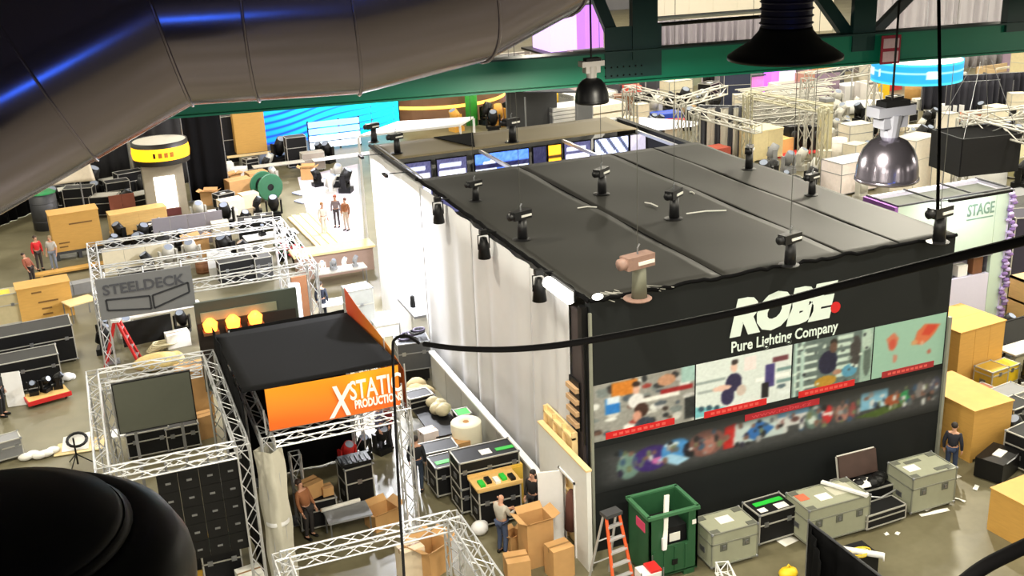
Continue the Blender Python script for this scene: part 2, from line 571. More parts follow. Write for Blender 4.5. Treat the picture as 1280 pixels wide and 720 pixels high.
high_bay('chrome dome high bay lamp hanging in front of the black booth', at_d(1108, 224, 11.6), R=0.31, shade=mat('dark_chrome', (156, 150, 164), 0.2, 0.95, 0.06, 3), power=LAMP_POWER)
high_bay('black flared lamp with ribbed cylinder hanging at the green girder', at_d(981, 73, 9.3), R=0.47, shade=LAMP_BLACK,
         housing=mat('ribbed_housing', (52, 52, 78), 0.35, 0.4, 0.1), style='flare', power=LAMP_POWER * 0.8)
high_bay('small dark dome lamp with pale bracket under the green girder', at_d(740, 127, 13.0), R=0.19, shade=LAMP_BLACK,
         housing=mat('pale_bracket', (205, 200, 195), 0.4, 0.2, 0.06), power=LAMP_POWER)
# the lamp right below the viewpoint, seen from above
_p = at_d(-8, 748, 2.75)
_t = thing('high_bay_lamp', 'huge black round lamp housing at the lower left corner', 'lamp', _p)
MB().lathe([(0.475, -0.06), (0.48, 0.0), (0.475, 0.04), (0.445, 0.1), (0.39, 0.135), (0.33, 0.145)], 56).build('shade', LAMP_BLACK, _t, True, 0.012)
MB().lathe([(0.33, 0.14), (0.335, 0.16), (0.32, 0.19), (0.24, 0.225), (0.12, 0.245), (0.001, 0.25)], 48).build('top_cap', mat('lamp_cap', (26, 25, 28), 0.5, 0, 0.1), _t, True)
MB().lathe([(0.345, 0.14), (0.352, 0.152), (0.335, 0.168)], 48).build('rim', LAMP_BLACK, _t, True)
_ld = bpy.data.lights.new('high_bay_light', 'AREA'); _ld.shape = 'DISK'; _ld.size = 0.8; _ld.energy = LAMP_POWER; _ld.color = LAMP_COLOR
_lo = bpy.data.objects.new('high_bay_light', _ld); COL.objects.link(_lo); _lo.parent = _t; _lo.location = (0, 0, -0.1)

# the rest of the lamps hang in rows above the picture's upper edge and beside it
_first = None
_n = 0
for iy in range(13):
    for ix in range(11):
        x = -29 + ix * 11.8 + (iy % 2) * 3; y = -40 + iy * 12.4
        z = 14.6
        q = to_px((x, y, z - 0.1)); 
        if q and -160 < q[0] < 1440 and -4 < q[1] < 900:
            continue
        if -8 < x < 13 and 20 < y < 46 or 2 < x < 13 and 5 < y < 20:      # lamps left out of this bay so the booth roof stays dark at left
            continue
        if _first is None:
            _first = high_bay('chrome dome high bay lamp in the rows above the hall', (x, y, z), R=0.32, group='high bay lamps in rows above the hall')
        else:
            c = copy_tree(_first); c.location = (x, y, z)
            if x > 11 and -5 < y < 60:      # this side of the hall burns brighter lamps
                for ch in c.children:
                    if ch.type == 'LIGHT': ch.data = ch.data.copy(); ch.data.energy = LAMP_POWER * (4.2 if x < 20 and 5 < y < 15 else 1.4)
        _n += 1
print('grid lamps', _n)

# ------------------------------------------------------------------ green roof girder
GREEN = mat('girder_green', (14, 122, 92), 0.4, 0, 0.12, 1.5)
GREEN_D = mat('girder_dark_green', (14, 60, 56), 0.45, 0, 0.12, 1.5)
_zg = 13.85
ga = at(330, 122, _zg); gb = at(1400, 41, _zg)
gd = (gb - ga).normalized(); ga = ga - gd * 14; gb = gb + gd * 14; gn = Vector((gd.y, -gd.x, 0))          # gn points to the viewer
gt = thing('roof_girder', 'green painted steel roof girder crossing the upper part of the picture', 'girder', ga)
def gbox(s0, s1, o0, o1, z0, z1):
    mb = MB()
    p = [gd * s0 + gn * o0, gd * s1 + gn * o0, gd * s1 + gn * o1, gd * s0 + gn * o1]
    n = len(mb.v)
    for z in (z0, z1):
        for k in p: mb.v.append(Vector((k.x, k.y, z)))
    mb.f += [(3, 2, 1, 0), (4, 5, 6, 7), (0, 1, 5, 4), (1, 2, 6, 5), (2, 3, 7, 6), (3, 0, 4, 7)]
    return mb
GL = (gb - ga).length
gbox(0, GL, -0.02, 0.02, -0.14, 0.27).build('web_plate', GREEN, gt)
gbox(0, GL, -0.14, 0.14, 0.27, 0.295).build('top_flange', GREEN_D, gt)
gbox(0, GL, -0.14, 0.14, -0.165, -0.14).build('bottom_flange', GREEN, gt)
def along(u):   # distance along the girder seen at picture column u
    best = 0; bd = 1e9
    for i in range(1200):
        s = GL * i / 1199
        q = to_px(ga + gd * s)
        if q and abs(q[0] - u) < bd: bd = abs(q[0] - u); best = s
    return best
# gusset and web members rising from the girder
s1 = along(790)
gbox(s1 - 0.42, s1 + 0.42, 0.021, 0.045, -0.1, 0.62).build('gusset_plate', GREEN_D, gt)
for i in range(7):
    for zz in (-0.06, 0.06):
        c = gd * (s1 - 0.42 + i * 0.09) + gn * 0.05 + Vector((0, 0, zz))
        MB().ball(c, 0.014, 6, 4).build('bolt', BLACK, gt)
gbox(s1 - 0.02, s1 + 0.35, -0.08, 0.08, 0.15, 2.4).build('post', GREEN_D, gt)
def member(u0, z0, u1, z1, w, m=GREEN_D, off=0.0):
    a = gd * along(u0) + gn * off + Vector((0, 0, z0)); b = gd * along(u1) + gn * off + Vector((0, 0, z1))
    t = (b - a).normalized(); side = t.cross(gn).normalized() * (w / 2)
    MB().slab([a - side - gn * w / 2, b - side - gn * w / 2, b + side - gn * w / 2, a + side - gn * w / 2], w).build('diagonal_member', m, gt)
member(775, 0.3, 742, 1.3, 0.16)
member(1075, 0.1, 985, 1.5, 0.17)
member(1085, 0.12, 1200, 1.5, 0.13, mat('grey_green_steel', (96, 104, 104), 0.45, 0.2, 0.1))
MB().box(gd * along(1078) + Vector((0, 0, 0.4)), (0.36, 0.1, 0.75), math.atan2(gd.y, gd.x)).build('gusset_plate', GREEN_D, gt)
s2 = along(1268)
gbox(s2 - 0.2, s2 + 0.3, -0.08, 0.08, 0.15, 2.4).build('post', GREEN_D, gt)
# second, higher rails of the roof structure behind it
rt = thing('roof_purlin', 'thin white and dark rails behind the green girder', 'rail', ga + Vector((0, 0, 0.55)))
o2 = Vector((-gn.x, -gn.y, 0)) * 1.2
for dz, m_, rr in ((0.0, WHITE, 0.035), (-0.09, BLACK, 0.03)):
    MB().tube([o2 + gd * along(818) + Vector((0, 0, dz)), o2 + gd * along(1000) + Vector((0, 0, dz + 0.02))], rr, 8).build('rail', m_, rt)

# red sign on the girder
_c = at_d(1113, 62, (ga + gd * along(1113) + gn * 0.2 - CAM).dot(_f))
st = thing('hanging_sign', 'small red framed white notice hanging at the green girder', 'sign', _c)
rzs = math.atan2(gd.y, gd.x)
R3 = Matrix.Rotation(rzs, 3, 'Z')
MB().box((0, 0, 0), (0.31, 0.02, 0.42), rot=R3).build('frame', mat('sign_red', (150, 22, 50), 0.5, 0, 0.1), st)
for z, hh in ((0.095, 0.14), (-0.1, 0.15)):
    MB().box(R3 @ Vector((0, -0.013, z)), (0.25, 0.012, hh), rot=R3).build('panel', mat('sign_pale', (205, 175, 182), 0.6, 0, 0.15, 20), st)

# ------------------------------------------------------------------ big ventilation duct near the viewpoint
DUCT = mat('galvanised_duct', (140, 134, 154), 0.17, 0.8, 0.1, 1.2)
DUCT_R = 0.435
cl = [at_d(-330, 305, 4.1), at_d(-120, 165, 4.2), at_d(192, -6, 4.4), at_d(425, -18, 4.5), at_d(560, -50, 4.6), at_d(628, -84, 4.7), at_d(655, -140, 4.75), at_d(668, -330, 5.0)]
dt = thing('ventilation_duct', 'large round grey metal ventilation duct across the upper left', 'duct', cl[2])
def duct_ring(i):
    p = cl[i]
    t0 = (cl[i] - cl[i - 1]).normalized() if i else (cl[1] - cl[0]).normalized()
    t1 = (cl[i + 1] - cl[i]).normalized() if i < len(cl) - 1 else t0
    n = (t0 + t1).normalized()
    return p, n
up_ = Vector((0, 0, 1))
for i in range(len(cl) - 1):
    t = (cl[i + 1] - cl[i]).normalized()
    x = t.cross(up_).normalized(); y = x.cross(t)
    mb = MB(); N = 40
    for j in (i, i + 1):
        p, n = duct_ring(j)
        for k in range(N):
            a = 2 * PI * k / N
            o = (x * math.cos(a) + y * math.sin(a)) * DUCT_R
            s = -(o.dot(n)) / t.dot(n)          # slide along the axis to the mitre plane
            mb.v.append(p + o + t * s - cl[2])
    for k in range(N):
        mb.f.append((k, (k + 1) % N, N + (k + 1) % N, N + k))
    sec = mb.build('duct_section', DUCT, dt, True)
    # raised seam at the start of each section and one half way
    for f_ in ((0.0, 0.5) if i in (1, 2) else (0.0,)):
        p, n = duct_ring(i)
        ring = []
        for k in range(N + 1):
            a = 2 * PI * k / N
            o = (x * math.cos(a) + y * math.sin(a)) * (DUCT_R + 0.004)
            s = -(o.dot(n)) / t.dot(n) if f_ == 0.0 else 0.0
            ring.append(p + o + t * (s + f_ * (cl[i + 1] - cl[i]).length) - cl[2])
        MB().tube(ring, 0.006, 6, False).build('seam', DUCT, sec, True)

# blue glowing panels added behind the viewpoint, seen only as highlights in the duct
for (x0, x1, z0, l) in ((-10.9, -8.4, 10.1, 'upper'), (-21.8, -18.6, 5.2, 'lower')):
    t = thing('blue_glint_panel', l + ' blue glowing panel added on the hall wall behind the viewpoint', 'display', (x0, Y0 + 0.05, z0))
    MB().b2((0, 0, 0), (x1 - x0, 0.1, 0.75)).build('lit_face', mat('glint_blue', (60, 120, 255), 0.5, 0, 0, emit=14.0), t)
    MB().b2((-0.1, -0.04, -0.1), (x1 - x0 + 0.1, 0.0, 0.85)).build('housing', BLACK, t)

# ------------------------------------------------------------------ cables close to the viewpoint
def smooth_path(pts, n=8):
    out = []
    P_ = [pts[0]] + list(pts) + [pts[-1]]
    for i in range(1, len(P_) - 2):
        for k in range(n):
            t = k / n
            a, b, c, d = P_[i - 1], P_[i], P_[i + 1], P_[i + 2]
            out.append(0.5 * ((2 * b) + (c - a) * t + (2 * a - 5 * b + 4 * c - d) * t * t + (3 * b - a - 3 * c + d) * t ** 3))
    out.append(Vector(pts[-1]))
    return out
cab = smooth_path([at_d(1420, 262, 5.5), at_d(1282, 300, 6.0), at_d(1180, 325, 6.3), at_d(1060, 355, 6.7), at_d(930, 388, 7.1), at_d(740, 425, 7.7),
                   at_d(650, 436, 8.0), at_d(580, 436, 8.3), at_d(530, 430, 8.5)])
tag(MB().tube(cab, [0.031 - 0.011 * i / len(cab) for i in range(len(cab))], 8).build('power_cable', mat('cable_black', (20, 19, 20), 0.85, 0, 0.1, spec=0.15), None, True),
    'thick black cable sagging across the picture in front of the booth', 'cable')
cab = smooth_path([at_d(524, 429, 8.5), at_d(508, 420, 8.6), at_d(494, 424, 8.7), at_d(491, 440, 8.8), at_d(494, 520, 8.7), at_d(499, 620, 8.5), at_d(504, 700, 8.3), at_d(509, 790, 8.0)])
tag(MB().tube(cab, 0.0115, 7).build('hanging_cable', _M['cable_black'], None, True), 'thin black cable hanging down before the orange banner', 'cable')
cab = [at_d(1173, -30, 7.5), at_d(1175, 120, 7.6), at_d(1172, 262, 7.7)]
tag(MB().tube(cab, 0.012, 6).build('hanging_cable', _M['cable_black'], None, True), 'dark cable hanging straight down past the blue ring sign', 'cable')
cab = smooth_path([at_d(1190, 740, 4.2), at_d(1225, 712, 4.2), at_d(1262, 692, 4.2), at_d(1330, 660, 4.2)])
tag(MB().tube(cab, 0.028, 8).build('power_cable', _M['cable_black'], None, True), 'black cable cutting the lower right corner', 'cable')
# ================================================================== the big black booth
BW, BH, BY = 11.07, 7.0, 13.8
FABRIC = mat('black_roof_fabric', (34, 33, 28), 0.6, 0, 0.15, 0.7, 0.03, spec=0.6)
SATIN = mat('black_banner_fabric', (25, 28, 29), 0.6, 0, 0.12, 1.0, spec=0.3)
bt = thing('exhibition_booth', 'large black exhibition booth with printed front and flat cloth roof', 'booth', (0, 0, 0))
# frame of the booth
MB().b2((0, 0.0, 0), (BW, 0.25, BH - 0.02)).build('front_wall', SATIN, bt)
MB().b2((BW - 0.25, 0.25, 0), (BW, 20.2, BH - 0.05)).build('side_wall', SATIN, bt)
MB().b2((0.0, 20.0, 0), (BW - 0.25, 20.2, BH - 0.05)).build('rear_wall', WHITE, bt)
# roof cloths between seams
seams = [0, 3.7, 7.4, 9.2, BW]
for i in range(4):
    x0, x1 = seams[i] + (0.008 if i else 0), seams[i + 1] - (0.008 if i < 3 else 0)
    ph = i * 1.3
    def fn(u, v, x0=x0, x1=x1, ph=ph):
        x = x0 + (x1 - x0) * u; y = BY * v
        e = min(u, 1 - u) * (x1 - x0)
        sag = -0.02 * math.sin(PI * u) - 0.012 * math.sin(y * 1.1 + ph + x)
        return (x, y, BH + 0.02 + sag * min(1, v * 6) * min(1, (1 - v) * 8))
    MB().sheet(fn, 14, 34).build('roof_cloth', FABRIC, bt, True, 0.012)
    if i:
        MB().tube([(seams[i], 0.05, BH + 0.02), (seams[i], BY, BH + 0.02)], 0.02, 6).build('seam', BLACK_CLOTH, bt)
# gathered hem along the front and left edge
rnd = random.Random(3)
pts = [(x * BW / 60, -0.03 + rnd.uniform(-0.03, 0.02), BH + rnd.uniform(-0.03, 0.04)) for x in range(61)]
MB().tube(pts, 0.05, 7).build('front_hem', BLACK_CLOTH, bt, True)
MB().tube([(-0.03 + rnd.uniform(-0.02, 0.02), y * BY / 40, BH + rnd.uniform(-0.02, 0.03)) for y in range(41)], 0.06, 7).build('side_hem', BLACK_CLOTH, bt, True)
for k in range(9):
    x = 0.15 + rnd.uniform(0, 1.6)
    MB().tube([(x, 0.1 + rnd.uniform(0, .2), BH + 0.06), (x + rnd.uniform(0.3, 0.7), -0.1, BH + rnd.uniform(-0.25, 0.03))], 0.012, 5).build('cloth_tie', mat('clear_film', (170, 168, 160), 0.3, 0, 0.1), bt)
# rear roof strip and the beam frame that closes the slot
def fn(u, v):
    return (0.0 + 10.4 * u, 17.2 + 3.0 * v, BH + 0.02 - 0.04 * math.sin(PI * v))
MB().sheet(fn, 20, 6).build('rear_roof_cloth', mat('lit_tan_roof_cloth', (138, 126, 98), 0.6, 0, 0.12, 0.7), bt, True, 0.012)  # cloth colour brightened to hold the light falling on this rear roof
MB().prism([(2.6, 20.2), (4.3, 20.2), (3.45, 17.6)], BH + 0.03, BH + 0.05).build('dark_roof_patch', BLACK_CLOTH, bt)
for x in (0.05, 3.5, 7.0, 10.3):
    MB().b2((x - 0.05, BY, BH - 0.12), (x + 0.05, 17.2, BH)).build('roof_beam', ALU, bt)
MB().tube([(-0.08, BY, BH + 0.02), (-0.08, 20.2, BH + 0.02)], 0.07, 8).build('roof_rail', BLACK, bt)
MB().tube([(0.12, BY, BH + 0.05), (0.12, 20.2, BH + 0.05)], 0.035, 8).build('roof_rail', ALU, bt)
# corner posts of the front
MB().b2((-0.05, -0.09, 0), (0.02, -0.02, BH - 0.3)).build('corner_post', mat('grey_steel_post', (150, 152, 140), 0.5, 0.3, 0.1), bt)
MB().b2((BW - 0.02, -0.09, 0), (BW + 0.07, 0.0, 4.6)).build('corner_post', _M['grey_steel_post'], bt)

# ---- the printed front
PRINT = paint_mat('printed_banner', 0.0, 0.5)
yf = -0.012
def wall_px(u, v):
    p = at_y(u, v, yf); return p.x, p.z
def zline(z):  # printed sheet helper
    return z
W_ = (236, 240, 236)
def strip_fn(x0, x1, z0, z1, y=yf):
    return lambda u, v: (x0 + (x1 - x0) * u, y, z0 + (z1 - z0) * v)
Z1, Z2 = 4.75, 3.19      # upper photo row
ph_x = [0.03, 2.97, 5.92, 8.55, BW - 0.03]
rnd = random.Random(11)
# photo 1: crowded assembly workshop
ops = []
for k in range(70):
    c = rnd.choice([(225, 228, 225), (60, 50, 48), (150, 60, 55), (120, 130, 130), (205, 205, 200), (80, 90, 100), (95, 70, 60), (190, 190, 190), (45, 48, 52)])
    ops.append(('e', rnd.random(), rnd.uniform(0.05, 0.95), rnd.uniform(0.02, 0.07), rnd.uniform(0.025, 0.07), c))
ops += [('r', 0.18, 0.72, 0.43, 0.97, (205, 125, 45)), ('r', 0.12, 0.45, 0.26, 0.72, (40, 120, 200)), ('r', 0.14, 0.62, 0.26, 0.74, (215, 228, 240)),
        ('r', 0.66, 0.6, 0.98, 0.68, (150, 30, 34)), ('r', 0.5, 0.52, 0.85, 0.6, (235, 235, 230)), ('e', 0.42, 0.78, 0.035, 0.09, (215, 170, 150)),
        ('e', 0.42, 0.88, 0.04, 0.05, (50, 36, 30)), ('e', 0.42, 0.58, 0.08, 0.13, (225, 225, 225)), ('e', 0.47, 0.4, 0.07, 0.13, (62, 40, 34)),
        ('e', 0.43, 0.3, 0.045, 0.1, (205, 150, 130)), ('e', 0.5, 0.1, 0.1, 0.16, (52, 60, 74)), ('e', 0.72, 0.84, 0.09, 0.1, (200, 150, 120)),
        ('r', 0.86, 0.72, 1.0, 1.0, (160, 195, 190)), ('r', 0.9, 0.05, 1.0, 0.45, (40, 44, 46))]
pic1 = picture((150, 150, 145), ops, 22, 1)
# photo 2: white lab with a man in a navy polo
ops = [('r', 0.62, 0.45, 0.98, 0.5, (245, 248, 246)), ('r', 0.0, 0.62, 0.3, 0.66, (150, 165, 165)), ('r', 0.02, 0.45, 0.26, 0.49, (160, 172, 172)),
       ('p', [(0.0, 0.02), (0.0, 0.22), (0.3, 0.12), (0.45, 0.0)], (120, 190, 200)), ('e', 0.06, 0.17, 0.03, 0.05, (50, 80, 96)), ('e', 0.14, 0.16, 0.03, 0.05, (50, 80, 96)), ('e', 0.22, 0.13, 0.03, 0.05, (50, 80, 96)),
       ('e', 0.39, 0.53, 0.085, 0.17, (44, 40, 74)), ('e', 0.33, 0.3, 0.07, 0.16, (48, 44, 80)), ('e', 0.39, 0.81, 0.034, 0.1, (230, 195, 180)), ('e', 0.395, 0.9, 0.036, 0.05, (60, 50, 50)),
       ('e', 0.27, 0.47, 0.1, 0.05, (228, 190, 175)), ('e', 0.47, 0.36, 0.05, 0.1, (205, 190, 180)), ('r', 0.72, 0.3, 0.82, 0.72, (70, 62, 120)), ('r', 0.69, 0.12, 0.76, 0.4, (30, 28, 34)),
       ('r', 0.86, 0.1, 1.0, 0.2, (225, 235, 235)), ('r', 0.85, 0.34, 1.0, 0.4, (120, 150, 150)), ('r', 0.85, 0.56, 1.0, 0.62, (120, 150, 150)), ('r', 0.8, 0.74, 0.96, 0.84, (110, 60, 70)),
       ('e', 0.9, 0.27, 0.05, 0.04, (90, 110, 120)), ('r', 0.5, 0.7, 0.62, 0.95, (235, 225, 225))]
pic2 = picture((218, 228, 226), ops, 14, 2)
# photo 3: shelves, man seated in navy with yellow trousers
ops = []
for k in range(6):
    ops += [('r', 0.05, 0.12 + k * 0.15, 0.3, 0.17 + k * 0.15, (205, 222, 214)), ('r', 0.55, 0.2 + k * 0.14, 0.74, 0.27 + k * 0.14, (196, 216, 206))]
ops += [('r', 0.1, 0.0, 0.14, 1.0, (178, 205, 198)), ('r', 0.02, 0.0, 0.05, 1.0, (178, 205, 198)), ('e', 0.44, 0.52, 0.12, 0.22, (30, 32, 58)), ('e', 0.42, 0.17, 0.14, 0.1, (178, 138, 48)), ('e', 0.5, 0.78, 0.05, 0.1, (98, 74, 64)),
        ('e', 0.5, 0.88, 0.05, 0.06, (40, 34, 32)), ('e', 0.56, 0.3, 0.06, 0.05, (170, 128, 108)), ('e', 0.72, 0.28, 0.1, 0.12, (84, 150, 182)), ('e', 0.78, 0.62, 0.07, 0.3, (64, 62, 62)),
        ('r', 0.86, 0.0, 1.0, 1.0, (150, 178, 166)), ('e', 0.94, 0.4, 0.05, 0.3, (88, 104, 98)), ('e', 0.92, 0.8, 0.07, 0.2, (178, 200, 188))]
rl = random.Random(33)
for k in range(40): ops.append(('e', rl.uniform(.02, .98), rl.uniform(.1, .95), rl.uniform(.012, .03), rl.uniform(.02, .04), rl.choice([(70, 80, 80), (210, 225, 215), (120, 135, 130), (40, 44, 50)])) if rl.random() < .5 or k % 3 else ('e', .1, .9, .03, .04, (200, 220, 210)))
ops += [('e', 0.44, 0.52, 0.11, 0.2, (30, 32, 58)), ('e', 0.5, 0.78, 0.05, 0.1, (98, 74, 64))]
pic3 = picture((96, 112, 110), ops, 14, 3)
# photo 4: pale green world map with red spots
def mapbg(u, v):
    return (150, 190, 172)
rnd4 = random.Random(4)
ops = [('p', [(0.17, 0.72), (0.27, 0.82), (0.34, 0.7), (0.32, 0.55), (0.27, 0.46), (0.22, 0.5), (0.2, 0.6)], (200, 120, 92)), ('e', 0.26, 0.6, 0.05, 0.1, (196, 84, 66)),
       ('p', [(0.28, 0.4), (0.34, 0.36), (0.33, 0.24), (0.29, 0.22)], (192, 130, 110)), ('p', [(0.56, 0.56), (0.6, 0.74), (0.7, 0.86), (0.92, 0.8), (0.86, 0.66), (0.76, 0.52), (0.68, 0.46), (0.6, 0.5)], (208, 112, 74)),
       ('p', [(0.66, 0.66), (0.74, 0.84), (0.9, 0.8), (0.78, 0.62)], (200, 70, 50)), ('e', 0.68, 0.5, 0.025, 0.05, (214, 168, 140)), ('e', 0.79, 0.3, 0.025, 0.05, (178, 96, 80)), ('e', 0.57, 0.54, 0.045, 0.05, (206, 158, 112))]
pic4 = picture(mapbg, ops, 4, 4)
for i, (pc, nx) in enumerate(((pic1, 128), (pic2, 120), (pic3, 100), (pic4, 90))):
    print_sheet('printed_photo', strip_fn(ph_x[i], ph_x[i + 1] - 0.04, Z2, Z1), nx, 64, pc, PRINT, bt, blur=(3, 2, 2, 3)[i])
PRINT_RED = mat('print_red', (205, 32, 36), 0.5, 0, 0.08)
bar_l = []
for (u0, v0, u1, v1, m_) in ((757, 545, 843, 527, PRINT_RED), (880, 518, 958, 503, PRINT_RED), (998, 494, 1068, 478, PRINT_RED), (1102, 470, 1167, 454, mat('print_red_matt', (160, 40, 48), 0.5))):
    a = wall_px(u0, v0); b = wall_px(u1, v1)
    bar = MB().b2((a[0], yf - 0.012, (a[1] + b[1]) / 2 - 0.085), (b[0], yf - 0.002, (a[1] + b[1]) / 2 + 0.1)).build('caption_bar', m_, bt)
    bar_l.append((bar, a, b))
    for q_ in range(9):
        xq = a[0] + 0.2 + q_ * (b[0] - a[0] - 0.4) / 9
        MB().b2((xq, yf - 0.016, (a[1] + b[1]) / 2 - 0.03), (xq + 0.11, yf - 0.012, (a[1] + b[1]) / 2 + 0.04)).build('caption_mark', mat('print_pale_red', (222, 92, 84), 0.5), bar)
# lower faded montage
ops = [('e', 0.09, 0.45, 0.03, 0.3, (110, 140, 130)), ('e', 0.15, 0.5, 0.05, 0.28, (60, 40, 110)), ('e', 0.17, 0.42, 0.02, 0.08, (200, 110, 170)), ('e', 0.215, 0.55, 0.04, 0.26, (70, 140, 205)),
       ('p', [(0.165, 0.42), (0.2, 0.5), (0.255, 0.3), (0.22, 0.2)], (160, 205, 235)), ('e', 0.205, 0.7, 0.02, 0.05, (215, 235, 245)), ('e', 0.255, 0.5, 0.02, 0.18, (26, 24, 30)), ('e', 0.3, 0.55, 0.05, 0.3, (120, 82, 76)), ('e', 0.305, 0.5, 0.02, 0.2, (160, 110, 100)),
       ('p', [(0.345, 0.3), (0.35, 0.8), (0.38, 0.85), (0.375, 0.3)], (185, 40, 38)), ('p', [(0.372, 0.35), (0.38, 0.8), (0.52, 0.95), (0.52, 0.35)], (190, 205, 205)), ('p', [(0.40, 0.5), (0.445, 0.8), (0.49, 0.55), (0.445, 0.3)], (48, 106, 178)),
       ('r', 0.5, 0.72, 0.59, 0.98, (96, 140, 176)), ('r', 0.5, 0.5, 0.59, 0.72, (205, 205, 205)), ('e', 0.52, 0.62, 0.012, 0.06, (130, 84, 80)), ('e', 0.55, 0.62, 0.012, 0.06, (90, 60, 60)),
       ('e', 0.605, 0.55, 0.025, 0.26, (96, 120, 112)), ('e', 0.6, 0.5, 0.012, 0.1, (200, 215, 208)), ('e', 0.645, 0.55, 0.018, 0.22, (190, 44, 50)), ('r', 0.632, 0.53, 0.662, 0.6, (226, 216, 214)),
       ('e', 0.68, 0.5, 0.01, 0.2, (150, 110, 100)), ('e', 0.7, 0.5, 0.01, 0.2, (170, 120, 110)), ('e', 0.722, 0.5, 0.01, 0.2, (140, 70, 70)), ('r', 0.745, 0.42, 0.83, 0.85, (120, 176, 205)), ('r', 0.775, 0.42, 0.825, 0.6, (170, 205, 220)),
       ('p', [(0.73, 0.3), (0.83, 0.42), (0.9, 0.35), (0.8, 0.2)], (70, 92, 40)), ('e', 0.85, 0.52, 0.03, 0.14, (150, 74, 44)), ('e', 0.888, 0.52, 0.022, 0.16, (48, 140, 84)), ('e', 0.905, 0.6, 0.012, 0.1, (60, 66, 74)),
       ('e', 0.93, 0.62, 0.014, 0.2, (120, 116, 116)), ('e', 0.955, 0.7, 0.014, 0.22, (84, 82, 86)), ('e', 0.98, 0.66, 0.015, 0.2, (74, 78, 100))]
rl = random.Random(31)
for k in range(150):
    cx = rl.uniform(.06, .99)
    tone = rl.choice([(30, 32, 36), (150, 150, 150), (90, 96, 100), (200, 205, 205), (120, 90, 80), (60, 84, 110), (44, 40, 60), (110, 120, 90)])
    ops.append(('e', cx, rl.uniform(.3, .78), rl.uniform(.003, .009), rl.uniform(.03, .09), tone))
_b2 = picture((64, 66, 68), ops, 14, 5)
def pic_low(u, v):
    c = _b2(u, v)
    k = min(1, v / 0.22) * min(1, (1 - v) / 0.3) * min(1, u / 0.06 + 0.2)
    k = max(0, k)
    bg = (27, 30, 31)
    return tuple(bg[i] + (c[i] - bg[i]) * k for i in range(3))
print_sheet('printed_montage', strip_fn(0.03, BW - 0.03, 1.72, 3.02), 360, 48, pic_low, PRINT, bt, blur=3)
a = wall_px(931, 523); b = wall_px(1024, 501)
bar = MB().b2((a[0], yf - 0.012, (a[1] + b[1]) / 2 - 0.09), (b[0], yf - 0.002, (a[1] + b[1]) / 2 + 0.09)).build('caption_bar', mat('print_dark_red', (170, 34, 46), 0.5), bt)
lettering('web_address', 'www.robe.cz', (a[0] + 0.2, yf - 0.016, (a[1] + b[1]) / 2 - 0.05), (1, 0, 0), (0, 0, 1), 0.17, mat('print_rose', (206, 74, 84), 0.5), bar, extrude=0.001, width=(b[0] - a[0]) * 0.8)
# logo and slogan
LOGO = mat('print_white', (226, 240, 232), 0.5, 0, 0.02)
a = wall_px(913, 417); b = wall_px(1046, 390)
zb = (a[1] + b[1]) / 2 - 0.02
lettering('logo', 'ROBE', (a[0], yf - 0.012, zb), (1, 0, 0), (0, 0, 1), 1.22, LOGO, bt, extrude=0.004, bold=0.1, shear=0.22, width=b[0] - a[0])
r_ = at_y(1044, 384, yf)
MB().tube([(r_.x, yf, r_.z), (r_.x, yf - 0.02, r_.z)], 0.155, 20).build('logo_dot', PRINT_RED, bt)
r_ = at_y(1048, 357, yf)
lettering('trademark', 'R', (r_.x - 0.05, yf - 0.012, r_.z - 0.05), (1, 0, 0), (0, 0, 1), 0.16, LOGO, bt, extrude=0.002)
a = wall_px(913, 443); b = wall_px(1046, 417)
lettering('slogan', 'Pure Lighting Company', (a[0], yf - 0.012, (a[1] + b[1]) / 2 + 0.07), (1, 0, 0), (0, 0, 1), 0.42, LOGO, bt, extrude=0.003, bold=0.008, width=b[0] - a[0])

# ---- white cloth along the left flank
DRAPE = mat('white_drape', (206, 206, 208), 0.85, 0, 0.05, 2)
def drape(label, y0, y1, z0, folds, seed, m=DRAPE, x=-0.12, top=BH - 0.12, sp=0.0, amp=0.05):
    mb = curtain_mesh((x, y1, 0), (x, y0, 0), z0, top, folds, amp, 8, seed, sp)
    return tag(mb.build('white_drape', m, None, True, 0.01), label, 'drape', 'white drapes along the left flank of the black booth')
drape('white drape at the front end of the booth flank, near the stepped shelf', 0.9, 3.4, 0.0, 3, 1, sp=0.0, amp=0.035)
drape('broad grey-white drape in the middle of the booth flank', 3.5, 8.2, 0.0, 3, 2, sp=0.05)
drape('grey-white drape toward the rear of the booth flank', 8.3, 13.2, 0.0, 2.5, 3, sp=0.0)
wl = thing('wall_panel', 'brightly lit white wall at the rear of the booth flank', 'wall panel', (-0.05, 13.4, 0))
for i, (ya, yb, o) in enumerate(((0, 2.1, 0.0), (2.12, 4.4, 0.06), (4.42, 6.7, 0.0))):
    MB().b2((-0.1 - o, ya, 0), (0.05, yb, BH - 0.1)).build('panel', WHITE, wl)
MB().b2((-0.55, 0.2, 1.95), (-0.1, 2.4, 2.05)).build('shelf', GREY, wl)
tag(MB().lathe([(0.09, 0), (0.1, 0.1), (0.08, 0.4), (0.04, 0.45), (0.001, 0.46)], 12, (-0.35, 14.6, 2.05)).build('speaker', BLACK, None, True), 'small black speaker on the ledge of the white wall', 'speaker')
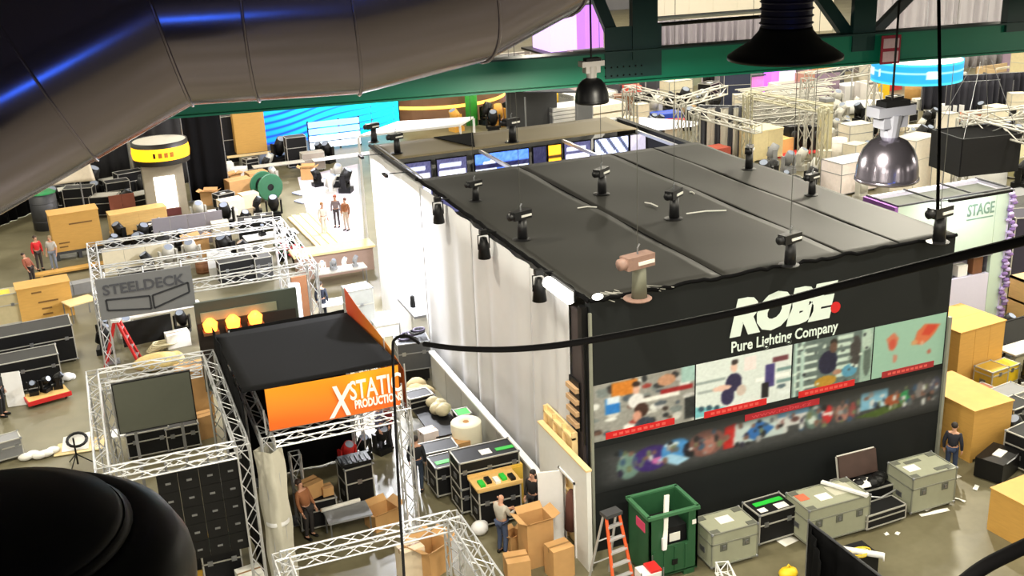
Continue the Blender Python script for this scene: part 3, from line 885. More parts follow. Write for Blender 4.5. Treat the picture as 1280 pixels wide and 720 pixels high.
# two linear floods added above the roof edge to brighten that wall
for k, yy in enumerate((14.8, 18.2)):
    t = thing('added_flood_light', 'added flood light on an arm above the lit white wall, ' + ('front one' if k == 0 else 'rear one'), 'lamp', (-0.95, yy, BH + 0.05), 0, 'added flood lights above the white wall')
    MB().box((0, 0, 0.02), (0.12, 0.5, 0.1)).build('housing', BLACK, t)
    MB().tube([(0, 0, 0.06), (0.85, 0, 0.02)], 0.02, 6).build('arm', BLACK, t)
    ld = bpy.data.lights.new('flood', 'AREA'); ld.shape = 'RECTANGLE'; ld.size = 0.12; ld.size_y = 0.5; ld.energy = 900; ld.color = (0.94, 0.95, 1.0)
    lo = bpy.data.objects.new('flood', ld); COL.objects.link(lo); lo.parent = t; lo.location = (0, 0, -0.06); lo.rotation_euler = (0, math.radians(24), 0)
# low white wall and the wall with the door
pw = thing('pony_wall', 'low pale wall with white cap along the booth flank', 'wall panel', (-0.5, 2.3, 0))
for i in range(6):
    MB().b2((-0.06, 0.02 + i * 1.62, 0), (0.06, 1.6 + i * 1.62, 1.2)).build('panel', mat('pony_grey', (176, 176, 172), 0.6, 0, 0.05), pw)
MB().b2((-0.1, 0, 1.2), (0.1, 9.8, 1.27)).build('cap', WHITE, pw)
dw = thing('partition_wall', 'white partition wall with open door beside the orange ladder', 'wall panel', (-0.45, -0.75, 0))
Hd = 2.85
WALLP = mat('partition_white', (226, 226, 222), 0.55, 0, 0.04)
for ya, yb, za, zb in ((0, 0.75, 0, Hd), (1.65, 3.05, 0, Hd), (0.75, 1.65, 2.15, Hd)):
    MB().b2((-0.06, ya, za), (0.06, yb, zb)).build('panel', WALLP, dw)
MB().b2((-0.08, -0.01, Hd), (0.08, 3.06, Hd + 0.05)).build('cap', WOOD_L, dw)
for ya in (0.71, 1.65):
    MB().b2((-0.09, ya, 0), (0.09, ya + 0.06, 2.2)).build('door_jamb', WHITE, dw)
MB().b2((-0.09, 0.71, 2.14), (0.09, 1.71, 2.2)).build('door_head', WHITE, dw)
dr = MB().box((-0.32, 1.72, 1.05), (0.66, 0.05, 2.08), math.radians(-14)).build('door', WHITE, dw)
MB().tube([(-0.55, 1.66, 1.0), (-0.55, 1.58, 1.0), (-0.45, 1.58, 1.0)], 0.015, 6).build('handle', STEEL, dr)
# stepped pine shelf unit behind the wall
sh = thing('shelf_unit', 'pale pine pigeonhole shelf behind the white partition wall', 'shelf', (-0.26, 0.4, 0))
MB().b2((0, 0, 0), (0.05, 1.9, 3.35)).build('back_panel', WOOD_L, sh)
for k in range(6):
    MB().b2((-0.1, 0, 0.4 + k * 0.55), (0.0, 1.9, 0.46 + k * 0.55)).build('shelf_board', WOOD_L, sh)
for k in range(4):
    MB().b2((-0.1, 0.0 + k * 0.61, 0.0), (0, 0.05 + k * 0.61, 3.35)).build('divider', WOOD_L, sh)

# ---- chain hoists on the roof, with their chains
HB = mat('hoist_black', (24, 24, 26), 0.4, 0, 0.15)
HG = mat('hoist_grey_bag', (112, 112, 96), 0.7, 0, 0.12)
CHAIN = mat('hoist_chain', (92, 92, 88), 0.5, 0.5, 0.1)
def hoist(px, py, z, rz=0.0, bag=HB, head=HB, s=1.0, chain=True):
    p = at(px, py, z)
    t = thing('chain_hoist', 'chain hoist', 'hoist', p, rz)
    MB().box((0, 0, 0.75 * s), (0.62 * s, 0.26 * s, 0.24 * s)).build('motor_body', head, t)
    MB().tube([(-0.16 * s, 0, 0.75 * s), (-0.42 * s, 0, 0.75 * s)], 0.11 * s, 12).build('motor_cover', head, t, True)
    MB().box((0.1 * s, -0.14 * s, 0.73 * s), (0.36 * s, 0.03 * s, 0.06 * s)).build('label_strip', PAPER, t)
    MB().tube([(0.04 * s, 0, 0.63 * s), (0.04 * s, 0, 0.05)], [0.13 * s, 0.15 * s], 10).build('chain_bag', bag, t, True)
    MB().tube([(0, 0, 0.85 * s), (0, 0, 1.0 * s), (0.05 * s, 0, 1.06 * s)], 0.02, 6).build('hook', STEEL, t)
    MB().lathe([(0.25 * s, 0.0), (0.27 * s, 0.03), (0.12 * s, 0.05)], 14).build('foot_plate', head, t)
    if chain:
        MB().tube([(0, 0, 1.0 * s), (0, 0, ZC - p.z - 0.03)], 0.009, 5).build('chain', CHAIN, t)
    return t
hs = []
hs.append((hoist(797, 374, BH, 0.2, HG, mat('hoist_red_lit', (150, 120, 108), 0.5, 0, 0.3, 8), 1.3), 'grey chain hoist with red-lit head at the front edge of the booth roof'))  # red light on the hoist head is put into its colour
hs.append((hoist(986, 332, BH, 0.25), 'black chain hoist standing at the front edge of the booth roof above the logo'))
hs.append((hoist(1172, 303, BH, 0.2, s=1.15), 'black chain hoist at the front right corner of the booth roof'))
hs.append((hoist(752, 243, BH, 0.6), 'dark chain hoist in the middle of the booth roof, left of a pair'))
hs.append((hoist(842, 274, BH, 0.6, s=1.05), 'dark chain hoist in the middle of the booth roof, right of a pair'))
hs.append((hoist(1014, 244, BH, 0.3, s=0.8), 'small chain hoist near the right edge of the booth roof'))
hs.append((hoist(936, 212, BH, 0.9, s=0.95), 'chain hoist with pale head at the far right edge of the booth roof'))
hs.append((hoist(652, 300, BH, 0.3), 'black chain hoist in the dark left half of the booth roof'))
hs.append((hoist(594, 252, BH, 0.3, s=0.8), 'black chain hoist near the slot in the dark part of the booth roof'))
hs.append((hoist(467, 178, BH, 0.3, s=0.9), 'black chain hoist at the rear left corner of the booth'))
hs.append((hoist(496, 192, BH, 0.3, s=0.9), 'black chain hoist on the tan rear roof near the left corner'))
hs.append((hoist(640, 178, BH, 0.3, s=1.1), 'black chain hoist in the middle of the tan rear roof'))
for h_, l_ in hs: h_['label'] = l_; h_['group'] = 'chain hoists on the booth roof'

# offcuts of tape and cords on the roof
for k, ((u0, v0), (u1, v1), l_) in enumerate((((858, 267), (908, 263), 'pale cord lying on the booth roof beside the right hoist of the pair'), ((722, 260), (746, 259), 'short pale stick on the booth roof'), ((806, 253), (822, 258), 'short pale strip between the two roof hoists'),
                                              ((862, 240), (868, 242), 'small pale tag on the roof seam'))):
    a = at(u0, v0, BH + 0.05); b = at(u1, v1, BH + 0.05)
    tag(MB().tube([a, (a + b) / 2 + Vector((0.05, 0.1, 0)), b], 0.022, 5).build('loose_cord', PAPER), l_, 'cord')

# ---- hanging spot lamps along the left roof edge
sl = []
for (u, v) in ((548, 268), (605, 311), (674, 363)):
    p = at_x(u, v, -0.42)
    t = thing('spot_lamp', 'black spot lamp', 'lamp', p)
    MB().tube([(0, 0, 0.34), (0, 0, 0.1), (0, 0, -0.28)], [0.1, 0.15, 0.19], 14).build('lamp_head', BLACK, t, True)
    MB().tube([(-0.17, 0, 0.0), (-0.17, 0, 0.42), (0.17, 0, 0.42), (0.17, 0, 0.0)], 0.02, 6).build('yoke', BLACK, t)
    MB().box((0.0, 0, 0.5), (0.22, 0.16, 0.14)).build('clamp', BLACK, t)
    MB().tube([(0, 0, 0.52), (0.4, 0, 0.45)], 0.025, 6).build('bracket', BLACK, t)
    sl.append(t)
order_labels(sl, 'black spot lamp hanging along the white-draped edge of the booth', 'spot lamps along the booth edge')
# white glare at the front left corner, built as a glowing tube
p = at_x(703, 366, -0.25)
t = thing('glare_light', 'glaring white tube lamp at the front left corner of the booth roof', 'lamp', p)
MB().tube([(0, -0.45, 0), (0, 0.9, 0)], 0.16, 12).build('tube', mat('glaring_tube', (255, 252, 244), 0.4, 0, 0.0, emit=2.2), t, True)
MB().box((0.12, 0.2, 0.05), (0.06, 1.4, 0.3)).build('housing', BLACK, t)
p = at(747, 371, BH + 0.12)
t = thing('glare_light', 'small bright lamp lying on the front left corner of the roof', 'lamp', p)
MB().ball((0, 0, 0), 0.1, 10, 6, (1.5, 1, 0.8)).build('bulb', _M['glaring_tube'], t, True)
MB().box((0.0, 0.12, -0.06), (0.2, 0.1, 0.1)).build('socket', BLACK, t)
# things hanging at the corner gap
p = at_x(728, 390, -0.1)
t = thing('cable_bundle', 'dark bundled gear hanging in the gap at the booth corner', 'cable', p)
MB().box((0, 0, -0.3), (0.16, 0.22, 0.9)).build('distribution_box', BLACK, t)
MB().tube([(0, -0.05, -0.7), (0.03, -0.02, -2.0), (0.0, 0.0, -3.6)], 0.03, 6).build('cable_tail', BLACK, t)
dk = tag(MB().b2((-0.1, 0.3, 0), (-0.02, 0.86, BH - 0.4)).build('side_return_panel', mat('brown_black_panel', (62, 54, 54), 0.6, 0, 0.3, 1.5)), 'narrow brownish panel closing the gap at the booth corner', 'panel')
t = thing('step_unit', 'dark stair-like rack seen in the booth corner gap', 'rack', (-0.16, 0.42, 3.4))
MB().b2((-0.02, -0.1, 0.0), (0.02, 0.5, 1.35)).build('back_plate', BLACK, t)
for k in range(4):
    MB().b2((-0.12, -0.1 + 0.0 * k, 0.1 + k * 0.32), (0.0, 0.5, 0.22 + k * 0.32)).build('step', mat('tan_step', (196, 160, 120), 0.6), t)

# ---- screens seen through the roof slot
SCR = paint_mat('lit_screen', 1.6, 0.4)
rnd = random.Random(21)
slots = [(0.25, 1.55, 'white'), (1.75, 3.0, 'white'), (3.3, 5.6, 'bluewhite'), (5.75, 6.35, 'dark'), (6.4, 7.0, 'orange'), (7.1, 8.3, 'white'), (8.45, 10.0, 'stripe'), (10.05, 10.8, 'plain')]
names = {'white': 'white-lit screen', 'bluewhite': 'blue and white lit screen', 'dark': 'dark narrow screen', 'orange': 'orange lit screen', 'stripe': 'screen with white diagonal stripes', 'plain': 'pale plain lit screen'}
sc_l = []
for i, (xa, xb, kind) in enumerate(slots):
    t = thing('lit_screen', names[kind] + ' under the rear roof of the booth', 'screen', (xa, 17.3, 4.6))
    w = xb - xa
    MB().b2((0, 0.03, 0), (w, 0.12, 2.2)).build('housing', BLACK, t)
    if kind == 'white':
        pc = picture((60, 60, 90), [('r', 0.04, 0.3, 0.96, 0.78, (225, 225, 250)), ('r', 0.1, 0.84, 0.8, 0.92, (190, 195, 225)), ('e', 0.7, 0.6, 0.1, 0.1, (140, 140, 170))], 10, i)
    elif kind == 'bluewhite':
        pc = picture((70, 110, 210), [('p', [(0, 0.2), (0, 0.8), (0.4, 0.9), (0.3, 0.2)], (215, 225, 250)), ('p', [(0.6, 0.3), (0.65, 0.7), (1, 0.8), (1, 0.3)], (225, 232, 250)), ('r', 0.0, 0.72, 1.0, 0.8, (30, 30, 60)), ('e', 0.5, 0.5, 0.07, 0.12, (40, 120, 215))], 14, i)
    elif kind == 'stripe':
        pc = lambda u, v: (200, 210, 245) if (u * 3 + v * 3) % 1 > 0.35 else (60, 66, 90)
    elif kind == 'orange':
        pc = picture((230, 165, 40), [('r', 0, 0.75, 1, 0.82, (60, 40, 20))], 6, i)
    elif kind == 'plain':
        pc = picture((150, 145, 160), [], 4, i)
    else:
        pc = picture((36, 36, 60), [('e', 0.5, 0.5, 0.25, 0.12, (150, 150, 190))], 8, i)
    print_sheet('screen_face', lambda u, v, w=w: (0.03 + (w - 0.06) * u, 0.02, 0.03 + 2.14 * v), 30, 30, pc, SCR, t)
    sc_l.append((t, kind))
cnt = 0
for t, k in sc_l:
    if k == 'white':
        t['label'] = 'white-lit screen under the rear roof of the booth, ' + ['leftmost one', 'second one from left', 'next to the orange screen'][cnt]; cnt += 1
# ================================================================== more kits
def V(*a): return Vector(a)
def step_ladder(label, loc, h, rz, m, top_m=None, rungs=5, name='step_ladder', w=0.55, rr=0.04, spread=0.28):
    t = thing(name, label, 'ladder', loc, rz)
    sp = h * spread
    for s in (-1, 1):
        MB().tube([(s * w / 2, -sp, 0), (s * w * 0.3, -0.06, h)], rr, 6).build('rail', m, t)
        MB().tube([(s * w / 2, sp, 0), (s * w * 0.3, 0.06, h)], rr * 0.8, 6).build('rear_leg', m if top_m else ALU, t)
    for i in range(rungs):
        f = (i + 0.8) / (rungs + 0.6); ww = w / 2 + (w * 0.3 - w / 2) * f
        MB().box((0, -sp + (sp - 0.06) * f, h * f), (2 * ww, 0.1, 0.05)).build('tread', ALU, t)
    for i in range(2):
        f = 0.25 + i * 0.35; ww = w / 2 + (w * 0.3 - w / 2) * f
        MB().tube([(-ww, sp - (sp - 0.06) * f, h * f), (ww, sp - (sp - 0.06) * f, h * f)], 0.018, 5).build('brace', ALU, t)
    MB().box((0, 0, h + 0.04), (w * 0.75, 0.3, 0.09)).build('top_cap', top_m or DKGREY, t)
    return t
def table(label, loc, size, rz=0.0, top=None, name='table', cloth=None):
    w, d, h = size
    t = thing(name, label, 'table', loc, rz)
    MB().b2((-w / 2, -d / 2, h - 0.05), (w / 2, d / 2, h)).build('tabletop', top or WHITE, t)
    if cloth:
        MB().b2((-w / 2 + 0.02, -d / 2 + 0.02, 0.02), (w / 2 - 0.02, d / 2 - 0.02, h - 0.05)).build('skirt', cloth, t)
    for sx in (-1, 1):
        for sy in (-1, 1):
            MB().tube([(sx * (w / 2 - 0.06), sy * (d / 2 - 0.06), 0), (sx * (w / 2 - 0.06), sy * (d / 2 - 0.06), h - 0.05)], 0.025, 6).build('leg', STEEL, t)
    return t
def flat_screen(label, loc, w, h, rz=0.0, face=None, lift=0.0, name='flat_screen', stand=True):
    t = thing(name, label, 'screen', loc, rz)
    MB().b2((-w / 2, -0.03, lift), (w / 2, 0.05, lift + h)).build('housing', BLACK, t)
    MB().b2((-w / 2 + 0.03, -0.037, lift + 0.03), (w / 2 - 0.03, -0.03, lift + h - 0.03)).build('screen_face', face or mat('screen_off', (52, 54, 50), 0.25, 0, 0.05), t)
    if stand:
        for s in (-1, 1):
            MB().b2((s * w * 0.3 - 0.04, 0.05, 0), (s * w * 0.3 + 0.04, 0.11, lift + h * 0.6)).build('stand_leg', STEEL, t)
            MB().b2((s * w * 0.3 - 0.05, -0.3, 0), (s * w * 0.3 + 0.05, 0.4, 0.05)).build('stand_foot', STEEL, t)
    return t
def moving_head(label, loc, s=1.0, rz=0.0, m=None, group=None, name='moving_head_lamp', tilt=0.5):
    m = m or BLACK
    t = thing(name, label, 'stage lamp', loc, rz, group)
    MB().box((0, 0, 0.09 * s), (0.42 * s, 0.42 * s, 0.18 * s)).build('base', m, t)
    y = MB()
    for k in (-1, 1): y.box((k * 0.24 * s, 0, 0.42 * s), (0.06 * s, 0.16 * s, 0.46 * s))
    y.box((0, 0, 0.21 * s), (0.5 * s, 0.18 * s, 0.06 * s))
    y.build('yoke', m, t)
    d = V(0, -math.sin(tilt), math.cos(tilt))
    c = V(0, 0, 0.52 * s)
    MB().tube([c - d * 0.24 * s, c, c + d * 0.3 * s], [0.13 * s, 0.19 * s, 0.15 * s], 12).build('head', m, t, True)
    MB().tube([c + d * 0.3 * s, c + d * 0.31 * s], 0.12 * s, 12).build('lens', mat('lens_glass', (170, 180, 200), 0.1, 0.3, 0.05), t)
    return t
def drum(label, loc, r, h, m, name='drum', cat='drum', ribs=3, group=None):
    t = thing(name, label, cat, loc, 0, group)
    MB().lathe([(0.001, 0), (r, 0), (r, h), (r * 0.93, h), (r * 0.9, h - 0.03), (0.001, h - 0.03)], 20).build('body', m, t, True)
    for k in range(ribs):
        z = h * (k + 0.5) / ribs
        MB().lathe([(r, z - 0.02), (r * 1.035, z), (r, z + 0.02)], 20).build('rib', m, t, True)
    return t
def fabric_roll(label, loc, r, h, m, name='fabric_roll'):
    t = thing(name, label, 'roll', loc)
    MB().lathe([(r * 0.2, 0), (r, 0), (r * 1.01, h * 0.5), (r, h - 0.02), (r * 0.97, h), (r * 0.2, h), (r * 0.2, h - 0.3)], 24).build('cloth', m, t, True)
    MB().lathe([(r * 0.15, 0.0), (r * 0.2, 0.0), (r * 0.2, h + 0.01), (r * 0.15, h + 0.01), (r * 0.15, 0)], 14).build('core', CARD, t, True)
    return t
def pipe_drape(label, a, b, h, m, folds=None, name='pipe_and_drape', amp=0.07, z0=0.03, post=STEEL, cat='drape'):
    a = V(a[0], a[1], 0); b = V(b[0], b[1], 0)
    t = thing(name, label, cat, a)
    L = (b - a).length
    curtain_mesh((0, 0, 0), b - a, z0, h, folds or max(3, L * 1.3), amp, 5, int(L * 37 + a.x * 11)).build('curtain', m, t, True, 0.012)
    for p in (V(0, 0, 0), b - a):
        MB().tube([p, p + V(0, 0, h + 0.05)], 0.03, 6).build('upright', post, t)
        MB().lathe([(0.22, 0), (0.22, 0.015), (0.03, 0.03)], 10, p).build('base_plate', post, t)
    MB().tube([V(0, 0, h), b - a + V(0, 0, h)], 0.025, 6).build('crossbar', post, t)
    return t
def panel_wall(label, a, b, h, m, n=3, th=0.08, z0=0.0, name='partition_wall', cap=None):
    a = V(a[0], a[1], z0); b = V(b[0], b[1], z0)
    t = thing(name, label, 'wall panel', a)
    d = b - a; L = d.length; rz = math.atan2(d.y, d.x)
    for i in range(n):
        c = d * ((i + 0.5) / n)
        MB().box((c.x, c.y, h / 2), (L / n - 0.015, th, h), rz).build('panel', m, t)
    if cap:
        c = d / 2
        MB().box((c.x, c.y, h + 0.02), (L + 0.02, th + 0.04, 0.04), rz).build('cap', cap, t)
    return t
def truss_frame(label, segs, s=0.3, braces=True, m=None, step=0.5, plates=(), name='lighting_truss', r=0.025, rb=0.014, group=None):
    """segs: world point pairs"""
    o = Vector(segs[0][0]).copy(); o.z = min(min(a[2], b[2]) for a, b in segs)
    t = thing(name, label, 'truss', o, 0, group)
    for a, b in segs:
        truss_beam(t, Vector(a) - o, Vector(b) - o, s, m, braces, step, r, rb)
    for p in plates:
        q = Vector(p) - o
        MB().b2((q.x - 0.3, q.y - 0.3, 0), (q.x + 0.3, q.y + 0.3, 0.02)).build('base_plate', STEEL, t)
    return t
def box_frame_segs(x0, x1, y0, y1, z, s=0.3, cols=((0, 0), (1, 0), (0, 1), (1, 1))):
    X = (x0, x1); Y = (y0, y1); e = s / 2
    segs = [((x0 + e, y0, z - e), (x1 - e, y0, z - e)), ((x0 + e, y1, z - e), (x1 - e, y1, z - e)),
            ((x0, y0 + e, z - e), (x0, y1 - e, z - e)), ((x1, y0 + e, z - e), (x1, y1 - e, z - e))]
    for i, j in cols:
        segs.append(((X[i], Y[j], 0.02), (X[i], Y[j], z)))
    return segs
def paper(label, px, py, w=0.3, d=0.22, rz=0.3, m=None, name='paper_scrap'):
    p = at(px, py, 0.006)
    mb = MB()
    def fn(u, v): return ((u - 0.5) * w, (v - 0.5) * d, 0.008 + 0.03 * math.sin(3 * u + px) ** 2 * v)
    o = mb.sheet(fn, 5, 4).build(name, m or PAPER, None, True, 0.003)
    o.location = p; o.rotation_euler = (0, 0, rz)
    return tag(o, label, 'paper')

# ------------------------------------------------------------------ people
SKIN = mat('skin', (205, 155, 128), 0.6, 0, 0.05)
def _skin_mesh(verts, edges, radii, root=0, sub=1):
    me = bpy.data.meshes.new('figure')
    me.from_pydata([tuple(v) for v in verts], edges, [])
    o = bpy.data.objects.new('figure', me)
    o.modifiers.new('skin', 'SKIN').use_smooth_shade = True
    sv = me.skin_vertices[0].data if me.skin_vertices else None
    for i, r in enumerate(radii):
        sv[i].radius = (r, r) if not isinstance(r, tuple) else r
        sv[i].use_root = (i == root)
    md = o.modifiers.new('sub', 'SUBSURF'); md.levels = sub; md.render_levels = sub
    return evaluated_mesh(o)
def person(label, loc, rz, shirt, trousers, hair=(60, 45, 36), pose=None, h=1.75, bald=False, sleeves=True, long_hair=False, cap=None, lean=0.0):
    """faces -Y before rotation; pose overrides joints (metres, for 1.75 m)"""
    J = dict(pelvis=(0, 0, .96), spine=(0, 0, 1.14), chest=(0, 0, 1.33), neck=(0, .01, 1.47), jaw=(0, -.02, 1.56), skull=(0, 0, 1.65), crown=(0, .01, 1.72),
             shL=(.17, .01, 1.41), elL=(.24, .03, 1.13), wrL=(.24, -.05, .89), shR=(-.17, .01, 1.41), elR=(-.24, .03, 1.13), wrR=(-.24, -.05, .89),
             hipL=(.09, 0, .93), knL=(.1, -.02, .5), anL=(.11, .02, .09), toL=(.12, -.14, .04), hipR=(-.09, 0, .93), knR=(-.1, -.02, .5), anR=(-.11, .02, .09), toR=(-.12, -.14, .04))
    if pose: J.update(pose)
    J = {k: Vector(v) for k, v in J.items()}
    if lean:
        for k in J:
            if J[k].z > 0.95 and not k.startswith('hip'):
                q = J[k] - J['pelvis']
                J[k] = J['pelvis'] + Matrix.Rotation(lean, 3, 'X') @ q
    Rr = dict(pelvis=(.15, .11), spine=(.135, .1), chest=(.165, .115), neck=.055, jaw=.07, skull=(.078, .092), crown=.055, sh=.062, el=.043, wr=.03, hip=.082, kn=.058, an=.042, to=.034)
    names = list(J); idx = {n: i for i, n in enumerate(names)}
    vs = [J[n] for n in names]
    rs = [Rr.get(n, Rr.get(n[:2], Rr.get(n[:3], .05))) for n in names]
    E = [('pelvis', 'spine'), ('spine', 'chest'), ('chest', 'neck'), ('neck', 'jaw'), ('jaw', 'skull'), ('skull', 'crown'),
         ('chest', 'shL'), ('shL', 'elL'), ('elL', 'wrL'), ('chest', 'shR'), ('shR', 'elR'), ('elR', 'wrR'),
         ('pelvis', 'hipL'), ('hipL', 'knL'), ('knL', 'anL'), ('anL', 'toL'), ('pelvis', 'hipR'), ('hipR', 'knR'), ('knR', 'anR'), ('anR', 'toR')]
    ed = [(idx[a], idx[b]) for a, b in E]
    # nose
    vs.append(J['jaw'] * 0.45 + J['skull'] * 0.55 + Vector((0, -.105, 0))); rs.append(.014); ed.append((idx['skull'], len(vs) - 1))
    # palms and five fingers
    for s in 'LR':
        sg = 1 if s == 'L' else -1
        d = (J['wr' + s] - J['el' + s]).normalized()
        side = d.cross(Vector((sg, 0.2, 0))).normalized()
        vs.append(J['wr' + s] + d * .07); rs.append((.036, .02)); ed.append((idx['wr' + s], len(vs) - 1)); pi_ = len(vs) - 1
        for k in range(4):
            o = side * (k - 1.5) * .022
            L_ = (.075, .088, .08, .062)[k]
            vs.append(J['wr' + s] + d * .11 + o); rs.append(.0095); ed.append((pi_, len(vs) - 1))
            vs.append(J['wr' + s] + d * (.11 + L_ * .8) + o * 1.15 + Vector((-sg * .02, -.012, 0))); rs.append(.008); ed.append((len(vs) - 2, len(vs) - 1))
        vs.append(J['wr' + s] + d * .06 + side * -.055); rs.append(.011); ed.append((pi_, len(vs) - 1))
        vs.append(J['wr' + s] + d * .1 + side * -.065); rs.append(.009); ed.append((len(vs) - 2, len(vs) - 1))
    me = _skin_mesh(vs, ed, rs)
    me.materials.clear(); me.materials.append(SKIN)
    me.polygons.foreach_set('use_smooth', [True] * len(me.polygons))
    k = h / 1.75
    t = bpy.data.objects.new('person', me)
    me.transform(Matrix.Scale(k, 4))
    COL.objects.link(t); t.location = loc; t.rotation_euler = (0, 0, rz)
    tag(t, label, 'person')
    def wear(nm, keys, grow, m, extra=None, cut=None):
        ks = [x for x in keys]
        v2 = [J[x].copy() for x in ks]; r2 = []
        for x in ks:
            r = Rr.get(x, Rr.get(x[:2], Rr.get(x[:3], .05)))
            g = grow
            if nm == 'trousers' and x == 'pelvis': r = (.118, .085)
            r2.append(tuple(q * 1.08 + g for q in r) if isinstance(r, tuple) else r * 1.08 + g)
        e2 = [(ks.index(a), ks.index(b)) for a, b in E if a in ks and b in ks]
        if extra:
            for p_, r_, a_ in extra:
                v2.append(Vector(p_)); r2.append(r_); e2.append((ks.index(a_), len(v2) - 1))
        mm = _skin_mesh(v2, e2, r2)
        mm.transform(Matrix.Scale(k, 4)); mm.materials.clear(); mm.materials.append(m)
        mm.polygons.foreach_set('use_smooth', [True] * len(mm.polygons))
        o = bpy.data.objects.new(nm, mm); COL.objects.link(o); o.parent = t
    cm = mat('cloth_%d_%d_%d' % shirt, shirt, 0.8, 0, 0.12, 12)
    tm = mat('cloth_%d_%d_%d' % trousers, trousers, 0.8, 0, 0.12, 12)
    sk = ['pelvis', 'spine', 'chest', 'shL', 'elL', 'shR', 'elR']
    if sleeves: sk += ['wrL', 'wrR']
    wear('shirt', sk, .012, cm)
    wear('trousers', ['pelvis', 'hipL', 'knL', 'anL', 'hipR', 'knR', 'anR'], .009, tm)
    for s in 'LR':
        a, b = J['an' + s], J['to' + s]
        MB().tube([(a + Vector((0, .06, -.04))) * k, (a + Vector((0, .0, -.035))) * k, b * k, (b + Vector((0, -.05, -.005))) * k], [.04 * k, .05 * k, .046 * k, .02 * k], 8).build('shoe', BLACK, t, True)
        sg = 1 if s == 'L' else -1
        e = J['skull'] + Vector((sg * .034, -.083, -.01))
        MB().ball(e * k, .012 * k, 6, 4).build('eye', BLACK, t)
        MB().ball((J['skull'] + Vector((sg * .092, 0.01, -.02))) * k, .028 * k, 6, 4, (.4, .8, 1.1)).build('ear', SKIN, t, True)
    MB().box((J['jaw'] + Vector((0, -.066, .005))) * k, (.045 * k, .012 * k, .01 * k)).build('mouth', mat('lips', (160, 86, 80), 0.6), t)
    if not bald or cap:
        hm = mat('hair_%d' % (hair[0] * 3 + hair[2]), hair, 0.7, 0, 0.2, 20)
        mb = MB().ball((J['skull'] + Vector((0, .022, .03))) * k, .1 * k, 12, 8, (.93, 1.02, .92))
        if long_hair:
            mb.ball((J['neck'] + Vector((0, .06, .04))) * k, .1 * k, 10, 8, (1.0, .6, 1.9))
        mb.build('hair', mat('cap_%d' % cap[0], cap, .7) if cap else hm, t, True)
    return t
# ================================================================== orange banner booth
xb0, xb1, yb0, yb1 = -7.7, -4.3, 1.9, 7.6
segs = [((xb0 + .15, yb0, 4.15), (xb1 - .15, yb0, 4.15)), ((xb0, yb1, .02), (xb0, yb1, 4.3)), ((xb1, yb1, .02), (xb1, yb1, 4.3)),
        ((xb1, yb0, .02), (xb1, yb0, 4.3)), ((xb0, yb0, .02), (xb0, yb0, 4.3)), ((xb1, yb0 + .15, 4.15), (xb1, yb1 - .15, 4.15)), ((xb0, yb0 + .15, 4.15), (xb0, yb1 - .15, 4.15))]
truss_frame('silver truss frame carrying the orange banner and black roof cloth', segs, plates=((xb0, yb0, 0), (xb1, yb0, 0), (xb0, yb1, 0), (xb1, yb1, 0)))
# white stretch sleeve around the front left tower
t = thing('truss_sleeve', 'white stretch sleeve around the truss tower left of the dark orange-banner booth', 'cover', (xb0, yb0, 0))
def fn(u, v):
    a = 2 * PI * u
    r = 0.27 * (1 + 0.06 * math.sin(v * 17 + 3 * a)) 
    q = 1 / max(abs(math.cos(a + PI / 4)), abs(math.sin(a + PI / 4)))
    return (r * q * 0.9 * math.cos(a), r * q * 0.9 * math.sin(a), 0.05 + 3.9 * v)
MB().sheet(fn, 24, 24).build('sleeve', mat('white_stretch_cloth', (198, 194, 178), 0.8, 0, 0.08, 4), t, True)
MB().lathe([(0.29, 1.9), (0.3, 1.95), (0.29, 2.02)], 16).build('tie', WHITE, t, True)
# roof cloth and black flank
zr0 = at_y(331, 486, yb0).z; zr1 = at_y(420, 393, yb1).z
t = thing('roof_canopy', 'black roof cloth of the orange-banner booth with black side drop', 'canopy', (xb0, yb0, 0))
def fn(u, v):
    return (-.42 + (xb1 - xb0 + .42) * u, (yb1 - yb0) * v, zr0 + (zr1 - zr0) * v - 0.12 * math.sin(PI * u) * math.sin(PI * v))
MB().sheet(fn, 12, 12).build('roof_cloth', BLACK_CLOTH, t, True, 0.012)
curtain_mesh((-0.42, 0.3, 0), (-0.42, yb1 - yb0 + .2, 0), 0.03, 5.08, 5, 0.03, 6, 5).build('side_drop', BLACK_CLOTH, t, True, 0.012)
curtain_mesh((0, yb1 - yb0 + .28, 0), (xb1 - xb0, yb1 - yb0 + .28, 0), 0.03, 4.9, 4, 0.03, 6, 6).build('rear_drop', BLACK_CLOTH, t, True, 0.012)
for (x, y) in ((0, 0), (0, yb1 - yb0), (xb1 - xb0, yb1 - yb0), (xb1 - xb0, 0)):
    MB().tube([(x, y, 4.3), (x, y, 4.95)], 0.025, 6).build('riser', ALU, t)
# the banners
def oran(u, v):
    a = (250, 158, 26); b = (236, 108, 30)
    k = max(0, min(1, v * 1.1 - 0.1 + 0.15 * (u - .5)))
    c = [b[i] + (a[i] - b[i]) * k for i in range(3)]
    d = math.exp(-(((u - .72) / .09) ** 2 + ((v - .62) / .3) ** 2))
    return (c[0] + 10 * d, c[1] + 55 * d, c[2] - 10 * d)
BANNER = paint_mat('orange_banner_print', 0.0, 0.55)
t = thing('banner', 'orange banner reading Xstatic above the silver truss', 'banner', (xb0, yb0 - 0.12, 4.28))
bw = xb1 - xb0
a0 = at_y(331, 488, yb0 - .15).x - xb0; a1 = at_y(497, 452, yb0 - .15).x - xb0
zt_ = at_y(331, 488, yb0 - .15).z - 4.28; zb_ = at_y(335, 540, yb0 - .15).z - 4.28
bh = zt_ - zb_
print('banner', zb_, zt_)
bfn = lambda u, v: (a0 + (a1 - a0) * u, -0.02 * math.sin(3 * u + 5 * v) - 0.03 * math.sin(PI * u), zb_ + bh * v)
